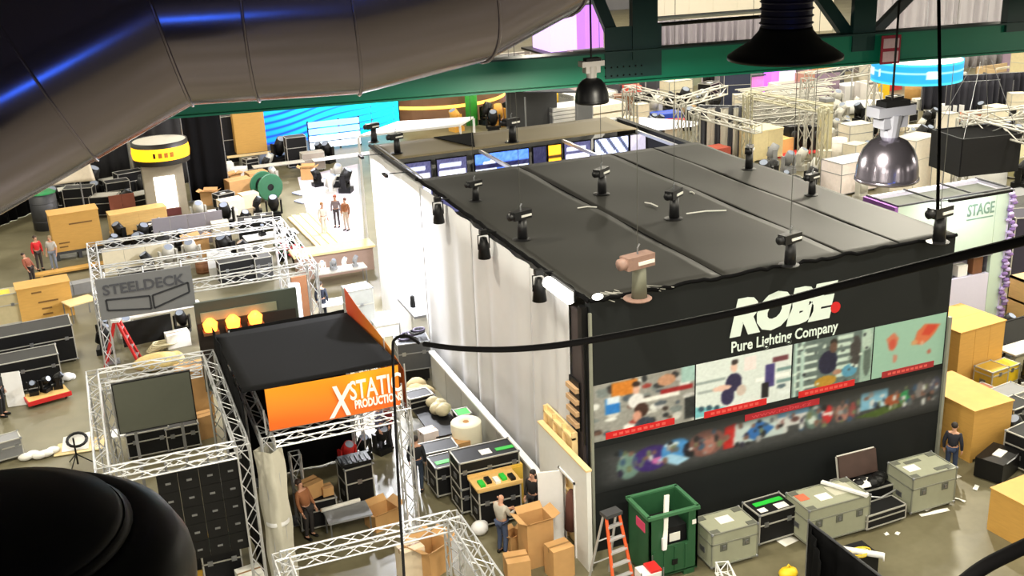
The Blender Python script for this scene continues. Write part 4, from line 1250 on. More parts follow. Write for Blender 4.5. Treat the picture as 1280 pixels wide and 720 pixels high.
print_sheet('print', bfn, 48, 20, oran, BANNER, t).modifiers.new('thickness', 'SOLIDIFY').thickness = 0.006
PW = mat('banner_white_print', (250, 248, 240), 0.5, 0, 0.02)
wb = a1 - a0
lettering('big_letter', 'X', (a0 + wb * .45, -0.085, zb_ + .06), (1, 0, 0), (0, 0, 1), 1.15, PW, t, extrude=0.004, bold=0.02, shear=0.25, width=wb * .2)
lettering('lettering', 'STATIC', (a0 + wb * .61, -0.075, zb_ + .42), (1, 0, 0), (0, 0, 1), 0.7, PW, t, extrude=0.004, bold=0.012, width=wb * .4)
lettering('lettering', 'PRODUCTIONS', (a0 + wb * .64, -0.075, zb_ + .17), (1, 0, 0), (0, 0, 1), 0.3, PW, t, extrude=0.004, bold=0.012, width=wb * .37)
for k in range(6):
    MB().tube([(a0 + wb * k / 5, 0, 0.05), (a0 + wb * k / 5, 0.06, -0.06)], 0.012, 5).build('grommet_tie', ALU, t)
t = thing('banner', 'orange banner along the right side of the black roof cloth, seen edge on', 'banner', (xb1 + 0.12, yb0, 4.2))
print_sheet('print', lambda u, v: (0.04 * math.sin(6 * u), (yb1 + .5 - yb0) * u, 0.0 + (1.05 + .3 * u) * v), 40, 16, lambda u, v: (216 - 20 * u + 14 * v, 96 + 30 * math.sin(5 * u) + 10 * v, 34), BANNER, t).modifiers.new('thickness', 'SOLIDIFY').thickness = 0.006
for k in range(4):
    MB().tube([(0, k * 1.9, 0), (0, k * 1.9, 1.25)], 0.02, 5).build('pole', ALU, t)

# gear under the black roof
c = at(448, 630); flight_case('tall silver-edged rack case standing inside the dark booth', (c.x, c.y, 0), (0.8, 0.7, 1.35), 0.1, latches=1)
t = thing('mixing_desk', 'black mixing desk lying on the rack case in the dark booth', 'mixer', (c.x, c.y, 1.37))
MB().box((0, 0, 0.06), (0.85, 0.6, 0.1)).build('body', BLACK, t)
for k in range(6): MB().box((-0.34 + k * .135, -0.05, 0.12), (0.05, 0.4, 0.03)).build('fader_strip', DKGREY, t)
c = at(478, 655); carton('open carton on the floor of the dark booth', (c.x, c.y, 0), (0.75, 0.6, 0.5), 0.3, open_=True)
c = at(437, 668); table('grey tabletop lying low in front of the dark booth', (c.x, c.y, 0), (1.2, 0.8, 0.7), 0.0, GREY)
t = thing('paper_tube', 'pale roll lying on the grey table in the dark booth', 'roll', (c.x - .1, c.y + .28, 0.76)); MB().tube([(-0.55, 0, 0), (0.55, .1, 0)], 0.06, 10).build('roll', PAPER, t, True); MB().tube([(-0.57, 0, 0), (0.57, .1, 0)], 0.02, 8).build('core', CARD, t)
c = at(398, 655); flight_case('black case with cartons on it at the left of the dark booth', (c.x, c.y, 0), (1.0, 0.7, 0.9), 0.0)
carton('brown carton on the black case in the dark booth', (c.x - .1, c.y, .93), (0.55, 0.45, 0.45), 0.4)
carton('small brown carton leaning beside the black case top', (c.x + .32, c.y - .1, .93), (0.3, 0.3, 0.25), 0.1)
c = at(378, 650); truss_frame('short silver truss tower beside the white-sleeved tower', [((c.x, c.y, .02), (c.x, c.y, 2.1))], s=.28, braces=True, plates=((c.x, c.y, 0),))
for (u, v, l, cc) in ((436, 565, 'red stage lamp at the back of the dark booth', RED), (478, 545, 'dark stage lamp at the back right of the dark booth', BLACK)):
    c = at(u, v + 20); moving_head(l, (c.x, c.y, 0), 1.1, 0.4, cc)
c = at(455, 573); moving_head('black stage lamp standing near the rack case', (c.x, c.y, 0), 1.0, .2)

# ================================================================== low truss arch in front
zf = 2.5
pa = at(352, 702, zf - .15); pb = at(566, 651, zf - .15)
yA = (pa.y + pb.y) / 2
segs = [((pa.x, yA, zf - .15), (pb.x, yA, zf - .15)), ((pa.x, yA, .02), (pa.x, yA, zf)), ((pb.x, yA, .02), (pb.x, yA, zf)),
        ((pb.x, yA - .15, zf - .15), (pb.x, yA - 4.2, zf - .15)), ((pa.x, yA - .15, zf - .15), (pa.x, yA - 4.2, zf - .15)), ((pb.x, yA - 4.2, .02), (pb.x, yA - 4.2, zf)), ((pa.x, yA - 4.2, .02), (pa.x, yA - 4.2, zf))]
truss_frame('low silver truss arch at the lower edge of the picture', segs, s=.34, step=.45)
t = thing('reception_counter', 'black counter with lit white front under the low truss arch', 'counter', ((pa.x + pb.x) / 2 - .3, yA - .5, 0))
MB().b2((-1.1, -.35, 0), (1.1, .35, 1.0)).build('body', DKGREY, t); MB().b2((-1.2, -.42, 1.0), (1.2, .42, 1.08)).build('top', BLACK_LAM, t)
MB().b2((-.2, -.43, 1.08), (.25, -.1, 1.32)).build('display', mat('mint_display', (170, 220, 200), .4, 0, .05), t)
c = at(540, 712); carton('open brown carton beneath the low truss arch corner', (c.x, c.y, 0), (.8, .7, .8), .5, open_=True)
c = at(515, 720); carton('pale carton under the low truss arch', (c.x, c.y, 0), (.6, .5, .9), .2, m=mat('pale_card', (222, 205, 178), .7))

# ================================================================== truss booth with the big dark screen
xl0, xl1, yl0, yl1, zl = -11.45, -8.35, 1.35, 7.4, 4.5
truss_frame('silver box truss booth around the big dark screen', box_frame_segs(xl0, xl1, yl0, yl1, zl, .3), plates=((xl0, yl0, 0), (xl1, yl0, 0), (xl0, yl1, 0), (xl1, yl1, 0)))
truss_frame('inner silver truss bar at the back of the screen booth', [((xl0 + .3, 6.6, 4.3), (xl1 - .3, 6.6, 4.3)), ((xl0 + .3, 6.6, .02), (xl0 + .3, 6.6, 4.3))], s=.22, r=.02)
p0 = at_y(138, 478, 5.4); p1 = at_y(237, 462, 5.4); p2 = at_y(147, 541, 5.4)
w_ = p1.x - p0.x; h_ = p0.z - p2.z
flat_screen('big dark grey screen standing in the truss booth', ((p0.x + p1.x) / 2, 5.4, 0), w_, h_, 0, mat('big_screen_face', (84, 86, 76), .35, 0, .06), lift=p2.z - .05)
t = thing('led_wall', 'black led panel wall hanging under the truss left of the black drape', 'led wall', (-10.35, yl0, 1.75))
for i in range(4):
    for j in range(5):
        pn = MB().b2((i * .47 + .005, -.05, j * .47 + .005), (i * .47 + .465, .06, j * .47 + .465)).build('led_panel', BLACK, t)
        MB().b2((i * .47 + .18, -.06, j * .47 + .21), (i * .47 + .3, -.05, j * .47 + .26)).build('latch', STEEL, pn)
MB().b2((-.05, -.03, 2.36), (1.95, .03, 2.42)).build('hanging_bar', STEEL, t)
for k in range(4): MB().tube([(.25 + k * .47, 0, 2.4), (.25 + k * .47, 0, 2.62)], .03, 6).build('clamp', STEEL, t)
c = at(190, 575); flight_case('long black case below the big dark screen', (c.x, c.y + .5, 0), (1.3, .6, .9), .0)
c = at(228, 565); flight_case('black case with grey lid right of the screen foot', (c.x + .1, c.y + .4, 0), (1.0, .7, .85), .0, marks=(('lid_sheet', (.05, .05, .95, .95), DKGREY),))
c = at(163, 572); table('white folding table left under the big screen', (c.x, c.y + .4, 0), (.9, .6, .75), 0, WHITE)
c = at(250, 527); carton('tall brown carton standing behind the dark screen', (c.x, c.y + .4, 0), (1.0, .8, 1.9), .1)
c = at(258, 548); carton('brown carton beside the truss tower of the screen booth', (c.x, c.y + .2, 0), (.6, .5, .8), .2)
t = thing('cable_bag', 'heap of straw coloured packing on the truss booth back edge', 'bag', at(200, 470, 0) + V(0, .6, 0))
MB().ball((0, 0, .35), .5, 14, 8, (1.8, .7, .7)).build('sack', mat('straw', (214, 190, 128), .9, 0, .2, 9, .5), t, True); MB().ball((.7, .1, .3), .3, 10, 6).build('sack', _M['straw'], t, True)
c = at(249, 715)
t = thing('tool_chest', 'yellow chest with black slots beside the black lamp housing', 'box', (c.x, c.y, 0))
MB().b2((-.35, -.3, 0), (.35, .3, 1.15)).build('body', mat('yellow_ochre', (226, 178, 66), .5, 0, .08), t)
for z in (.25, .7): MB().b2((-.06, -.32, z), (.08, -.3, z + .33)).build('slot', BLACK, t)
c = at(285, 722); flight_case('black case with dark green lid under the led wall', (c.x - .1, c.y, 0), (.95, .7, 1.1), .0, marks=(('lid_sheet', (.03, .03, .97, .97), mat('dark_green_lid', (34, 66, 52), .5)),))
c = at(322, 735); carton('white carton at the foot of the white-sleeved tower', (c.x - .15, c.y, 0), (.6, .55, .55), .15, m=PAPER)

# ================================================================== STEELDECK truss booth
xs0, xs1, ys0, ys1, zs = -11.0, -4.15, 13.3, 19.6, 4.75
truss_frame('silver truss booth behind the Steeldeck sign', box_frame_segs(xs0, xs1, ys0, ys1, zs, .32), s=.32, step=.6, plates=((xs0, ys0, 0), (xs1, ys0, 0), (xs0, ys1, 0), (xs1, ys1, 0)))
truss_frame('short truss bar crossing the middle of the Steeldeck booth', [((xs0 + .2, 16.5, zs - .16), (xs1 - .2, 16.5, zs - .16))], s=.28, step=.6)
sa = at_y(118, 350, ys0 - .3); sb = at_y(239, 340, ys0 - .3); sc_ = at_y(120, 402, ys0 - .3)
t = thing('sign_panel', 'grey sign panel reading Steeldeck with a drawn box outline', 'sign', (sa.x, ys0 - .3, sc_.z))
sw = sb.x - sa.x; sh_ = (sa.z - sc_.z)
MB().b2((0, 0, 0), (sw, .06, sh_)).build('panel', mat('sign_grey', (120, 122, 126), .5, 0, .06), t)
SLINE = mat('sign_line', (46, 48, 54), .5)
def bar2(a, b, w=.06):
    a = V(a[0] * sw, -.012, a[1] * sh_); b = V(b[0] * sw, -.012, b[1] * sh_)
    d = (b - a).normalized(); s_ = V(-d.z, 0, d.x) * w / 2
    MB().slab([a - s_, b - s_, b + s_, a + s_], -.012).build('drawn_line', SLINE, t)
for a, b in (((.08, .48), (.08, .22)), ((.08, .48), (.53, .42)), ((.08, .22), (.53, .1)), ((.53, .42), (.53, .1)), ((.56, .42), (.56, .1)), ((.56, .42), (.95, .6)), ((.56, .1), (.95, .36)), ((.95, .6), (.95, .36))):
    bar2(a, b)
lettering('lettering', 'STEELDECK', (sw * .06, -.015, sh_ * .6), (1, 0, 0), (0, 0, 1), sh_ * .34, mat('sign_letters', (78, 80, 88), .5), t, extrude=.003, bold=.012, width=sw * .86)
for k in (0.1, .5, .9): MB().tube([(sw * k, .03, sh_), (sw * k, .12, sh_ + .18)], .025, 6).build('hanger', ALU, t)
# dark wall with warm lamps behind it
pA = at(243, 432); 
pW = at_y(242, 380, 12.3)
t = thing('display_wall', 'dark display wall with three warm orange lamps beside the Steeldeck sign', 'display', (pW.x, 12.3, pW.z - 3.1))
MB().b2((0, 0, 0), (3.3, .12, 3.1)).build('wall', mat('dark_grey_green_wall', (66, 74, 66), .5, 0, .2, .8), t)
MB().b2((.15, -.04, 2.45), (2.6, 0, 2.75)).build('reflection_band', mat('pale_green_reflection', (134, 140, 118), .5, 0, .25, 2.5), t)  # subtle reflection on the wall, painted as a pale band
MB().b2((.0, -.05, .4), (3.2, 0, 2.4)).build('black_field', mat('warm_black_field', (40, 32, 28), .5, 0, .3, 2), t)
zl_ = at_y(284, 406, 12.05).z - (pW.z - 3.1)
for k in range(3):
    f = MB().lathe([(.001, 0), (.2, 0), (.24, .25), (.1, .4), (.001, .42)], 12, (.4 + k * .72, -.25, zl_ - .1)).build('lamp_globe', mat('warm_lamp', (255, 140, 50), .5, 0, 0, emit=3.0), t, True)
    MB().b2((.15 + k * .72, -.45, zl_ - .2), (.65 + k * .72, 0, zl_ - .1)).build('lamp_shelf', BROWN, t)
c = at(266, 430); t = thing('red_pouf', 'red upholstered cube below the warm lamps', 'seat', (c.x + .2, c.y + .3, 0))
MB().b2((-.4, -.35, .05), (.4, .35, .75)).build('cushion', RED, t)
for sx in (-1, 1):
    for sy in (-1, 1): MB().b2((sx * .33 - .03, sy * .28 - .03, 0), (sx * .33 + .03, sy * .28 + .03, .05)).build('foot', BLACK, t)
c = at(188, 436); flat_screen('black screen standing beneath the Steeldeck sign', (c.x, c.y + .1, 0), 1.9, 1.0, .12, BLACK, lift=.25)
c = at(210, 418); table('long white table under the Steeldeck sign', (c.x, c.y + .9, 0), (3.0, .7, .8), .1, WHITE)
for k, (u, l) in enumerate(((172, 'brown carton on the white table under the sign'), (200, 'red-brown carton on the white table under the sign'))):
    carton(l, (at(u, 418).x, at(210, 418).y + .95, .81), (.55, .4, .4), .1 + .3 * k, m=CARD if k == 0 else mat('red_card', (150, 84, 60), .7))
c = at(218, 436); carton('white carton near the foot of the Steeldeck sign', (c.x + .2, c.y + .35, 0), (.9, .6, .55), .1, m=PAPER)
c = at(192, 442); t = thing('cable_heap', 'heap of pale cables beside the red ladder', 'cable', (c.x, c.y + .2, 0))
for k in range(5):
    r = .22 + .06 * k; MB().tube([(r * math.cos(a) + .12 * k, r * .7 * math.sin(a), .05 + .06 * k + .02 * math.sin(3 * a)) for a in [2 * PI * i / 16 for i in range(17)]], .035, 6).build('coil', mat('pale_cable', (206, 196, 160), .6), t, True)
c = at(155, 458); step_ladder('red fibreglass step ladder with white bucket on top', (c.x, c.y + .3, 0), 1.75, 1.35, RED, WHITE, 4, rr=.06, spread=.36)
c = at(156, 412); 
tag(MB().lathe([(.001, 0), (.16, 0), (.2, .3), (.18, .3), (.15, .04), (.001, .04)], 14, (at(155, 458).x, at(155, 458).y + .3, 1.84)).build('bucket', WHITE, None, True), 'white bucket standing on the red step ladder', 'bucket')
# platforms and panels inside and behind the booth
LILAC = mat('lilac_grey_panel', (156, 152, 164), .6, 0, .06)
def zq(u, v, z): p = at(u, v, z); return (p.x, p.y)
panel_wall('long lilac-grey partition behind the Steeldeck truss', zq(195, 312, 0), zq(282, 300, 0), 1.6, LILAC, 4)
panel_wall('cream partition behind the Steeldeck sign, left', zq(132, 345, 0), zq(212, 335, 0), 1.3, mat('cream_panel', (226, 216, 190), .6), 3, cap=WHITE)
panel_wall('white low partition right of the cream one', zq(262, 345, 0), zq(292, 340, 0), 1.1, WHITE, 2)
for (u, v, w, d, h, m, l) in ((175, 362, 1.6, .8, 1.0, BLACK_LAM, 'black case inside the Steeldeck booth, left end'), (300, 352, 1.8, .7, 1.1, BLACK_LAM, 'black case with silver lid bars inside the Steeldeck booth'), (330, 348, .8, .7, 1.1, DKGREY, 'dark grey case next to the silver-barred case'),
                              (200, 366, .7, .6, .8, mat('cream_case', (214, 206, 182), .6), 'small cream case beside the Steeldeck lettering')):
    c = at(u, v); flight_case(l, (c.x, c.y, 0), (w, d, h), .08, body=m, latches=2)
c = at(225, 305); moving_head('black stage lamp in front of the lilac-grey partition', (c.x, c.y - 1.0, 0), 1.3, 0.2)
c = at(255, 340); drum('small wooden drum with red rim behind the truss', (c.x, c.y, 0), .35, .6, BROWN)
for (u, v, l, s) in ((352, 326, 'red flowering plant pot behind the Steeldeck truss, left', 1.0), (372, 330, 'red flowering plant pot behind the Steeldeck truss, right', 1.1)):
    c = at(u, v); t = thing('potted_plant', l, 'plant', (c.x, c.y, 0))
    MB().lathe([(.001, 0), (.2, 0), (.26, .4), (.22, .4), (.2, .36), (.001, .36)], 14).build('pot', BLACK, t, True)
    rp = random.Random(u)
    for k in range(22):
        a = rp.uniform(0, 6.28); r = rp.uniform(.05, .38) * s; z = rp.uniform(.45, .95)
        MB().ball((r * math.cos(a), r * math.sin(a), z), .13, 6, 4, (1, 1, .6)).build('bloom', mat('bloom_red', (190, 60, 66), .7) if k % 3 else mat('leaf_dark', (50, 70, 46), .7), t, True)
c = at(300, 318); table('white table with black lamps beyond the Steeldeck truss', (c.x + 1.6, c.y, 0), (2.6, 1.0, .8), .05, WHITE)
for k in range(2): moving_head('black lamp on the white table beyond the truss, ' + ('left' if k == 0 else 'right'), (c.x + 1.2 + k * .8, c.y, .81), .7, .3)
c = at(395, 400); panel_wall('brown board panel behind the orange side banner', zq(372, 425, 0), zq(395, 420, 0), 2.6, BROWN, 1)
c = at(340, 432); flight_case('low black trunk behind the black roof cloth', (c.x, c.y, 0), (2.0, .7, 1.0), .1)
drum('white column behind the black roof cloth', (at(362, 425).x + .25, at(362, 425).y - 1.0, 0), .22, 2.6, WHITE, 'white_column', 'column', 1)

# ================================================================== aisle between the booths
c = at(520, 476); t = flight_case('grey trunk on black stand in the aisle with cables on top', (c.x, c.y + .2, 0.55), (1.15, .9, 1.0), -.12, body=mat('grey_trunk', (72, 74, 78), .5), edge=GREY, wheels=False)
ts = thing('case_dolly', 'black stand under the grey trunk in the aisle', 'dolly', (c.x, c.y + .2, 0), -.12)
MB().b2((-.5, -.4, .12), (.5, .4, .54)).build('deck', BLACK, ts)
for sx in (-1, 1):
    for sy in (-1, 1): MB().tube([(sx * .4 - .03, sy * .3, .06), (sx * .4 + .03, sy * .3, .06)], .06, 8).build('castor', RUBBER, ts)
th = thing('cable_heap', 'heap of black cables and gear on the grey trunk', 'cable', (c.x, c.y + .2, 1.58))
for k in range(7):
    r = .2 + .03 * (k % 3); cx = -.25 + .09 * k
    MB().tube([(cx + r * math.cos(a), .1 * math.sin(k) + r * .8 * math.sin(a), .04 + .05 * k * .8) for a in [2 * PI * i / 14 for i in range(15)]], .04, 6).build('coil', BLACK if k % 2 else mat('purple_grey_cable', (80, 74, 96), .5), th, True)
c = at(463, 416); flight_case('upright grey case with black doors behind the orange side banner', (c.x - .3, c.y + .3, 0), (1.0, .8, 1.9), .1, body=mat('light_grey_case', (150, 152, 148), .5), marks=(('paper_sheet', (.2, .2, .8, .8), PAPER),), latches=1)
t = thing('white_plinth', 'bright white low plinth at the foot of the lit white wall', 'plinth', (at(505, 410).x - .95, at(505, 410).y + .2, 0))
MB().b2((-.3, -.8, 0), (.6, .6, .5)).build('body', WHITE, t); MB().b2((-.33, -.83, .5), (.63, .63, .54)).build('top', WHITE, t)
c = at(531, 405); carton('brown carton against the grey-white drape', (c.x - .35, c.y + .25, 0), (.7, .6, 1.15), .05)
carton('small pale carton on top of the brown carton by the drape', (c.x - .35, c.y + .25, 1.16), (.45, .4, .35), .3, m=mat('cream_card', (220, 208, 170), .7))
# work bench with boxes
c = at(560, 562)
table('long black work table beside the low pale wall', (-1.75, 8.2, 0), (1.0, 3.4, .85), 0, BLACK_LAM)
flight_case('small black case with open silver lid on the work table', (-1.95, 9.0, .86), (.8, .6, .35), .1, wheels=False, detail=False)
t = thing('packing_sack', 'crumpled beige packing film on the work table', 'bag', (-1.55, 8.1, .86))
for k in range(6): MB().ball((.12 * math.sin(k * 2), -.4 + k * .16, .18 + .05 * math.cos(k)), .24, 9, 6, (1, .8, .8)).build('fold', mat('beige_film', (196, 186, 154), .5, 0, .12, 6, .4), t, True)
t = thing('packing_sack', 'beige cloth bundle by the low pale wall behind the work table', 'bag', (-1.55, 10.8, 0))
for k in range(6): MB().ball((.25 * math.sin(k * 1.7), -.5 + k * .2, .35 + .12 * math.cos(k)), .38, 9, 6, (1, .8, .9)).build('fold', mat('tan_cloth', (186, 168, 128), .8, 0, .12, 6, .3), t, True)
flight_case('green-topped small case at the end of the work table', (-.94, 7.6, .0), (.46, .5, .95), .0, marks=(('green_tape', (.1, .1, .95, .9), GREEN_T),))
carton('white and red printed carton before the work table', (-2.35, 6.7, 0), (.5, .45, 1.05), .15, m=mat('pinkish_white_card', (230, 218, 214), .7))
carton('brown carton before the white cloth roll', (-1.65, 6.25, 0), (.75, .6, .75), .1)
fabric_roll('thick white cloth roll standing beside the low pale wall', (at(607, 562).x - .62, at(607, 562).y - .1, 0), .47, 1.15, mat('white_cloth', (236, 230, 206), .8, 0, .04))
# black flight cases
flight_case('black flight case with green tape on its lid, left of the stacked pair', (-2.3, 4.75, 0), (1.15, .8, 1.0), .03, marks=(('green_tape', (.08, .25, .5, .5), GREEN_T), ('paper_label', (.62, .3, .85, .65), PAPER)))
flight_case('black flight case behind the green-taped one', (-2.35, 5.75, 0), (1.05, .7, .95), .0)
flight_case('lower black flight case of the stacked pair in the aisle', (-1.65, 3.6, 0), (1.75, .85, .82), .0, latches=3)
flight_case('upper black flight case with green tape and paper label on the stacked pair', (-1.65, 3.6, .84), (1.75, .85, .8), .0, wheels=False, latches=3, marks=(('paper_label', (.42, .25, .6, .6), PAPER), ('green_tape', (.68, .3, .98, .5), GREEN_T)))
flight_case('black case carrying a plywood tray with boxes, before the stacked pair', (-1.7, 2.65, 0), (1.2, .7, 1.15), .0)
t = thing('plywood_tray', 'plywood tray with green and black parts on the front black case', 'tray', (-1.7, 2.65, 1.17))
MB().b2((-.65, -.42, 0), (.65, .42, .05)).build('board', WOOD, t)
for s in (-1, 1): MB().b2((-.65, s * .42 - .02, .05), (.65, s * .42 + .02, .13)).build('rim', WOOD, t)
for k in range(5):
    MB().b2((-.5 + k * .22, -.25 + .1 * (k % 2), .05), (-.36 + k * .22, .05 + .1 * (k % 2), .13)).build('part', (GREEN_T, BLACK, PAPER)[k % 3], t)
c = at(600, 667); t = thing('white_cloth_bundle', 'crumpled white cloth on the floor beside the stacked cases', 'cloth', (c.x, c.y, 0))
MB().ball((0, 0, .18), .25, 10, 7, (1, .9, .8)).build('fold', WHITE, t, True); MB().ball((.12, .15, .12), .18, 9, 6).build('fold', WHITE, t, True)
# cartons by the door
t = carton('tall open brown carton beside the partition door', (-1.5, .3, 0), (.72, .6, 1.3), .05, open_=True)
carton('brown carton on the floor left of the tall open carton', (-2.2, -.1, 0), (.6, .55, .55), -.15)
carton('half open brown carton in front of the tall one', (-1.2, -.5, 0), (.6, .5, .85), .1)
carton('small open carton leaning against the tall open carton', (-1.85, 1.05, 0), (.4, .35, .5), .35, open_=True)
t = thing('locker', 'yellow upright locker behind the woman in black', 'locker', (-.95, 3.35, 0))
MB().b2((-.25, -.25, 0), (.25, .25, 1.25)).build('body', mat('locker_yellow', (226, 184, 70), .5, 0, .08), t); MB().b2((-.23, -.27, .05), (.23, -.25, 1.2)).build('door', _M['locker_yellow'], t); MB().b2((.12, -.29, .6), (.16, -.27, .75)).build('handle', STEEL, t)
t = thing('hanging_coat', 'brown coat hanging in the open doorway', 'coat', (-.42, .42, 0))
MB().tube([(0, 0, .6), (0, 0, 1.1), (0, 0, 1.6), (0, 0, 1.75)], [.2, .17, .14, .05], 10).build('cloth', mat('dark_brown_cloth', (92, 54, 44), .8), t, True); MB().tube([(0, -.12, 1.62), (0, 0, 1.72), (0, .12, 1.62)], .012, 5).build('hanger', STEEL, t)

# ================================================================== far left floor
flight_case('long black flight case with silver edges at the left picture edge, front one', (-14.05, 18.6, 0), (2.5, 1.1, 1.25), .08, latches=3)
flight_case('taller black flight case with silver edges behind the front one at left', (-13.75, 20.9, 0), (3.0, 1.3, 1.5), .08, latches=3)
c = at(22, 507); t = thing('white_board', 'white board leaning against the front black case', 'board', (c.x, c.y, 0))
MB().slab([(-.3, 0, 0), (.3, -.05, 0), (.25, .35, 1.15), (-.35, .4, 1.15)], .05).build('board', WHITE, t); MB().box((0, .02, .02), (.62, .1, .04)).build('foot_strip', GREY, t)
c = at(60, 500); t = thing('flat_cart', 'red-edged wooden cart loaded with black gear', 'cart', (c.x, c.y, 0), .25)
MB().b2((-.7, -.4, .2), (.7, .4, .26)).build('deck', WOOD, t); MB().b2((-.74, -.44, .12), (.74, -.4, .28)).build('edge', RED, t); MB().b2((-.74, -.4, .12), (-.7, .4, .28)).build('edge', RED, t)
for sx in (-1, 1):
    for sy in (-1, 1): MB().tube([(sx * .55 - .03, sy * .3, .08), (sx * .55 + .03, sy * .3, .08)], .08, 8).build('castor', RUBBER, t)
for k in range(3): moving_head('black stage lamp lying on the wooden cart, ' + ('left', 'middle', 'right')[k], (c.x - .4 + k * .4, c.y + .1 + .1 * k, .27), .75, k * .8, tilt=1.0)
c = at(88, 470); t = thing('white_bundle', 'small white bundle beside the black cases', 'bag', (c.x - .1, c.y - .4, 0)); MB().ball((0, 0, .15), .2, 9, 6, (1.3, .9, .8)).build('fold', WHITE, t, True); MB().ball((.18, .05, .1), .13, 8, 6).build('fold', WHITE, t, True)
c = at(98, 560)
t = thing('broken_carton', 'flattened carton pieces with black gear on the grey floor', 'box', (c.x, c.y, 0))
MB().slab([(-.75, -.35, .02), (.75, -.5, .02), (.85, .45, .04), (-.6, .5, .03)], .02).build('sheet', mat('pale_board', (222, 200, 150), .7), t); MB().slab([(-.5, -.2, .05), (.3, -.3, .05), (.45, .4, .3), (-.4, .4, .28)], .02).build('sheet', PAPER, t)
MB().tube([(.3 * math.cos(a), .3 * math.sin(a), .3 + .1 * math.sin(a)) for a in [2 * PI * i / 14 for i in range(15)]], .05, 6).build('cable_ring', BLACK, t, True)
c = at(50, 572); t = thing('crumpled_film', 'crumpled white film on the floor above the black lamp housing', 'film', (c.x, c.y, 0))
for k in range(5): MB().ball((-.4 + .2 * k, .1 * math.sin(k * 2), .12), .2, 8, 6, (1.2, .8, .6)).build('fold', PAPER, t, True)
c = at(12, 572); flight_case('grey box with white latches at the left picture edge', (c.x, c.y, 0), (.8, .6, .7), .2, body=GREY)
c = at(98, 580); t = thing('tripod_stand', 'low black tripod stand beside the carton pieces', 'stand', (c.x, c.y - .2, 0))
MB().tube([(0, 0, .1), (0, 0, 1.0)], .03, 6).build('pole', BLACK, t)
for k in range(3): MB().tube([(0, 0, .45), (.5 * math.cos(k * 2.1), .5 * math.sin(k * 2.1), 0.02)], .02, 5).build('leg', BLACK, t)
# crates at left
def crate_text(t, x, z, y, s, body):
    lettering('stencil', body, (x, y, z), (1, 0, 0), (0, 0, 1), s, mat('stencil_brown', (120, 86, 40), .7), t, extrude=.002)
t = wooden_crate('ochre plywood crate with stencil marks at left, front one', (at(60, 405).x, 26.4, 0), (2.1, 1.1, 1.55), .1, WOOD_O, battens=False, planks=1, skids=False)
for k, (x, z, w) in enumerate(((-.5, 1.25, .4), (-.3, .8, .8), (-.2, .5, .4), (-.2, .25, .4))): MB().b2((x, -.563, z), (x + w, -.555, z + .07)).build('stencil', mat('stencil_brown', (120, 86, 40), .7), t)
t = wooden_crate('ochre plywood crate with stencil marks beside the man in red, rear one', (at(100, 322).x, 35.3, .45), (2.3, 1.2, 1.9), .1, WOOD_O, battens=False, planks=1, skids=False)
for k, (x, z, w) in enumerate(((-.3, 1.3, 1.1), (-.9, .4, .5), (-.9, .2, .4))): MB().b2((x, -.613, z), (x + w, -.605, z + .07)).build('stencil', _M['stencil_brown'], t)
ts = thing('pallet', 'dark pallet under the rear ochre crate', 'pallet', (at(100, 322).x, 35.3, 0), .1)
for k in range(5): MB().b2((-1.15, -.6 + k * .26, .32), (1.15, -.42 + k * .26, .44)).build('slat', DKGREY, ts)
for x in (-1.05, 0, 1.05): MB().b2((x - .08, -.6, 0), (x + .08, .6, .32)).build('bearer', DKGREY, ts)
t = thing('plank', 'long brown plank on the floor below the rear crate', 'plank', (at(88, 340).x, at(88, 340).y, 0), .12); MB().b2((-1.6, -.25, .1), (1.6, .25, .2)).build('board', WOOD_O, t)
for x in (-1.3, 1.3): MB().b2((x - .06, -.25, 0), (x + .06, .25, .1)).build('bearer', WOOD_O, t)
t = wooden_crate('long pale plank crate before the yellow ring tower', (at(176, 294).x, at(176, 294).y + .6, 0), (2.9, 1.0, 1.3), .12, WOOD, planks=4)
c = at(10, 408); flight_case('beige case with yellow lid at the left picture edge', (c.x - .1, c.y + .4, 0), (1.3, .9, 1.4), .1, body=mat('beige_case', (186, 172, 132), .6), marks=(('yellow_sheet', (.1, .1, .8, .8), YELLOW),))
c = at(100, 362); panel_wall('grey bench panel behind the front crate', zq(65, 372, 0), zq(118, 362, 0), .5, GREY, 2, .6)
c = at(103, 400); table('pale wooden table between the crate and the white truss tower', (c.x, c.y + .3, 0), (1.2, .9, .8), .4, WOOD_L)
# ================================================================== in front of the booth
# green bulk bin
GB = mat('bin_green', (38, 84, 52), .5, 0, .1)
GBD = mat('bin_green_lid', (62, 112, 76), .5, 0, .1)
t = thing('bulk_bin', 'tall dark green plastic bin with cut-away front beside the orange ladder', 'bin', (1.3, -1.3, 0), 0.0)
w, d, h = 1.36, 1.12, 1.85
for x0, y0, x1, y1, za, zb in ((-w / 2, d / 2 - .06, w / 2, d / 2, .15, h), (-w / 2, -d / 2, -w / 2 + .06, d / 2, .15, h), (w / 2 - .06, -d / 2, w / 2, d / 2, .15, h),
                               (-w / 2, -d / 2, w / 2, -d / 2 + .06, .15, .95), (-w / 2, -d / 2, -.28, -d / 2 + .06, .95, h), (.42, -d / 2, w / 2, -d / 2 + .06, .95, h), (-w / 2, -d / 2, w / 2, d / 2, .12, .18)):
    MB().b2((x0, y0, za), (x1, y1, zb)).build('wall', GB, t)
for s in (-1, 1):
    MB().b2((-w / 2 - .04, s * d / 2 - .05, h - .04), (w / 2 + .04, s * d / 2 + .05, h + .04)).build('rim', GBD, t)
    MB().b2((s * w / 2 - .05, -d / 2, h - .04), (s * w / 2 + .05, d / 2, h + .04)).build('rim', GBD, t)
for k in range(4):
    MB().b2((-w / 2 + .1 + k * .3, -d / 2 - .03, .2), (-w / 2 + .16 + k * .3, -d / 2, .9)).build('rib', GB, t)
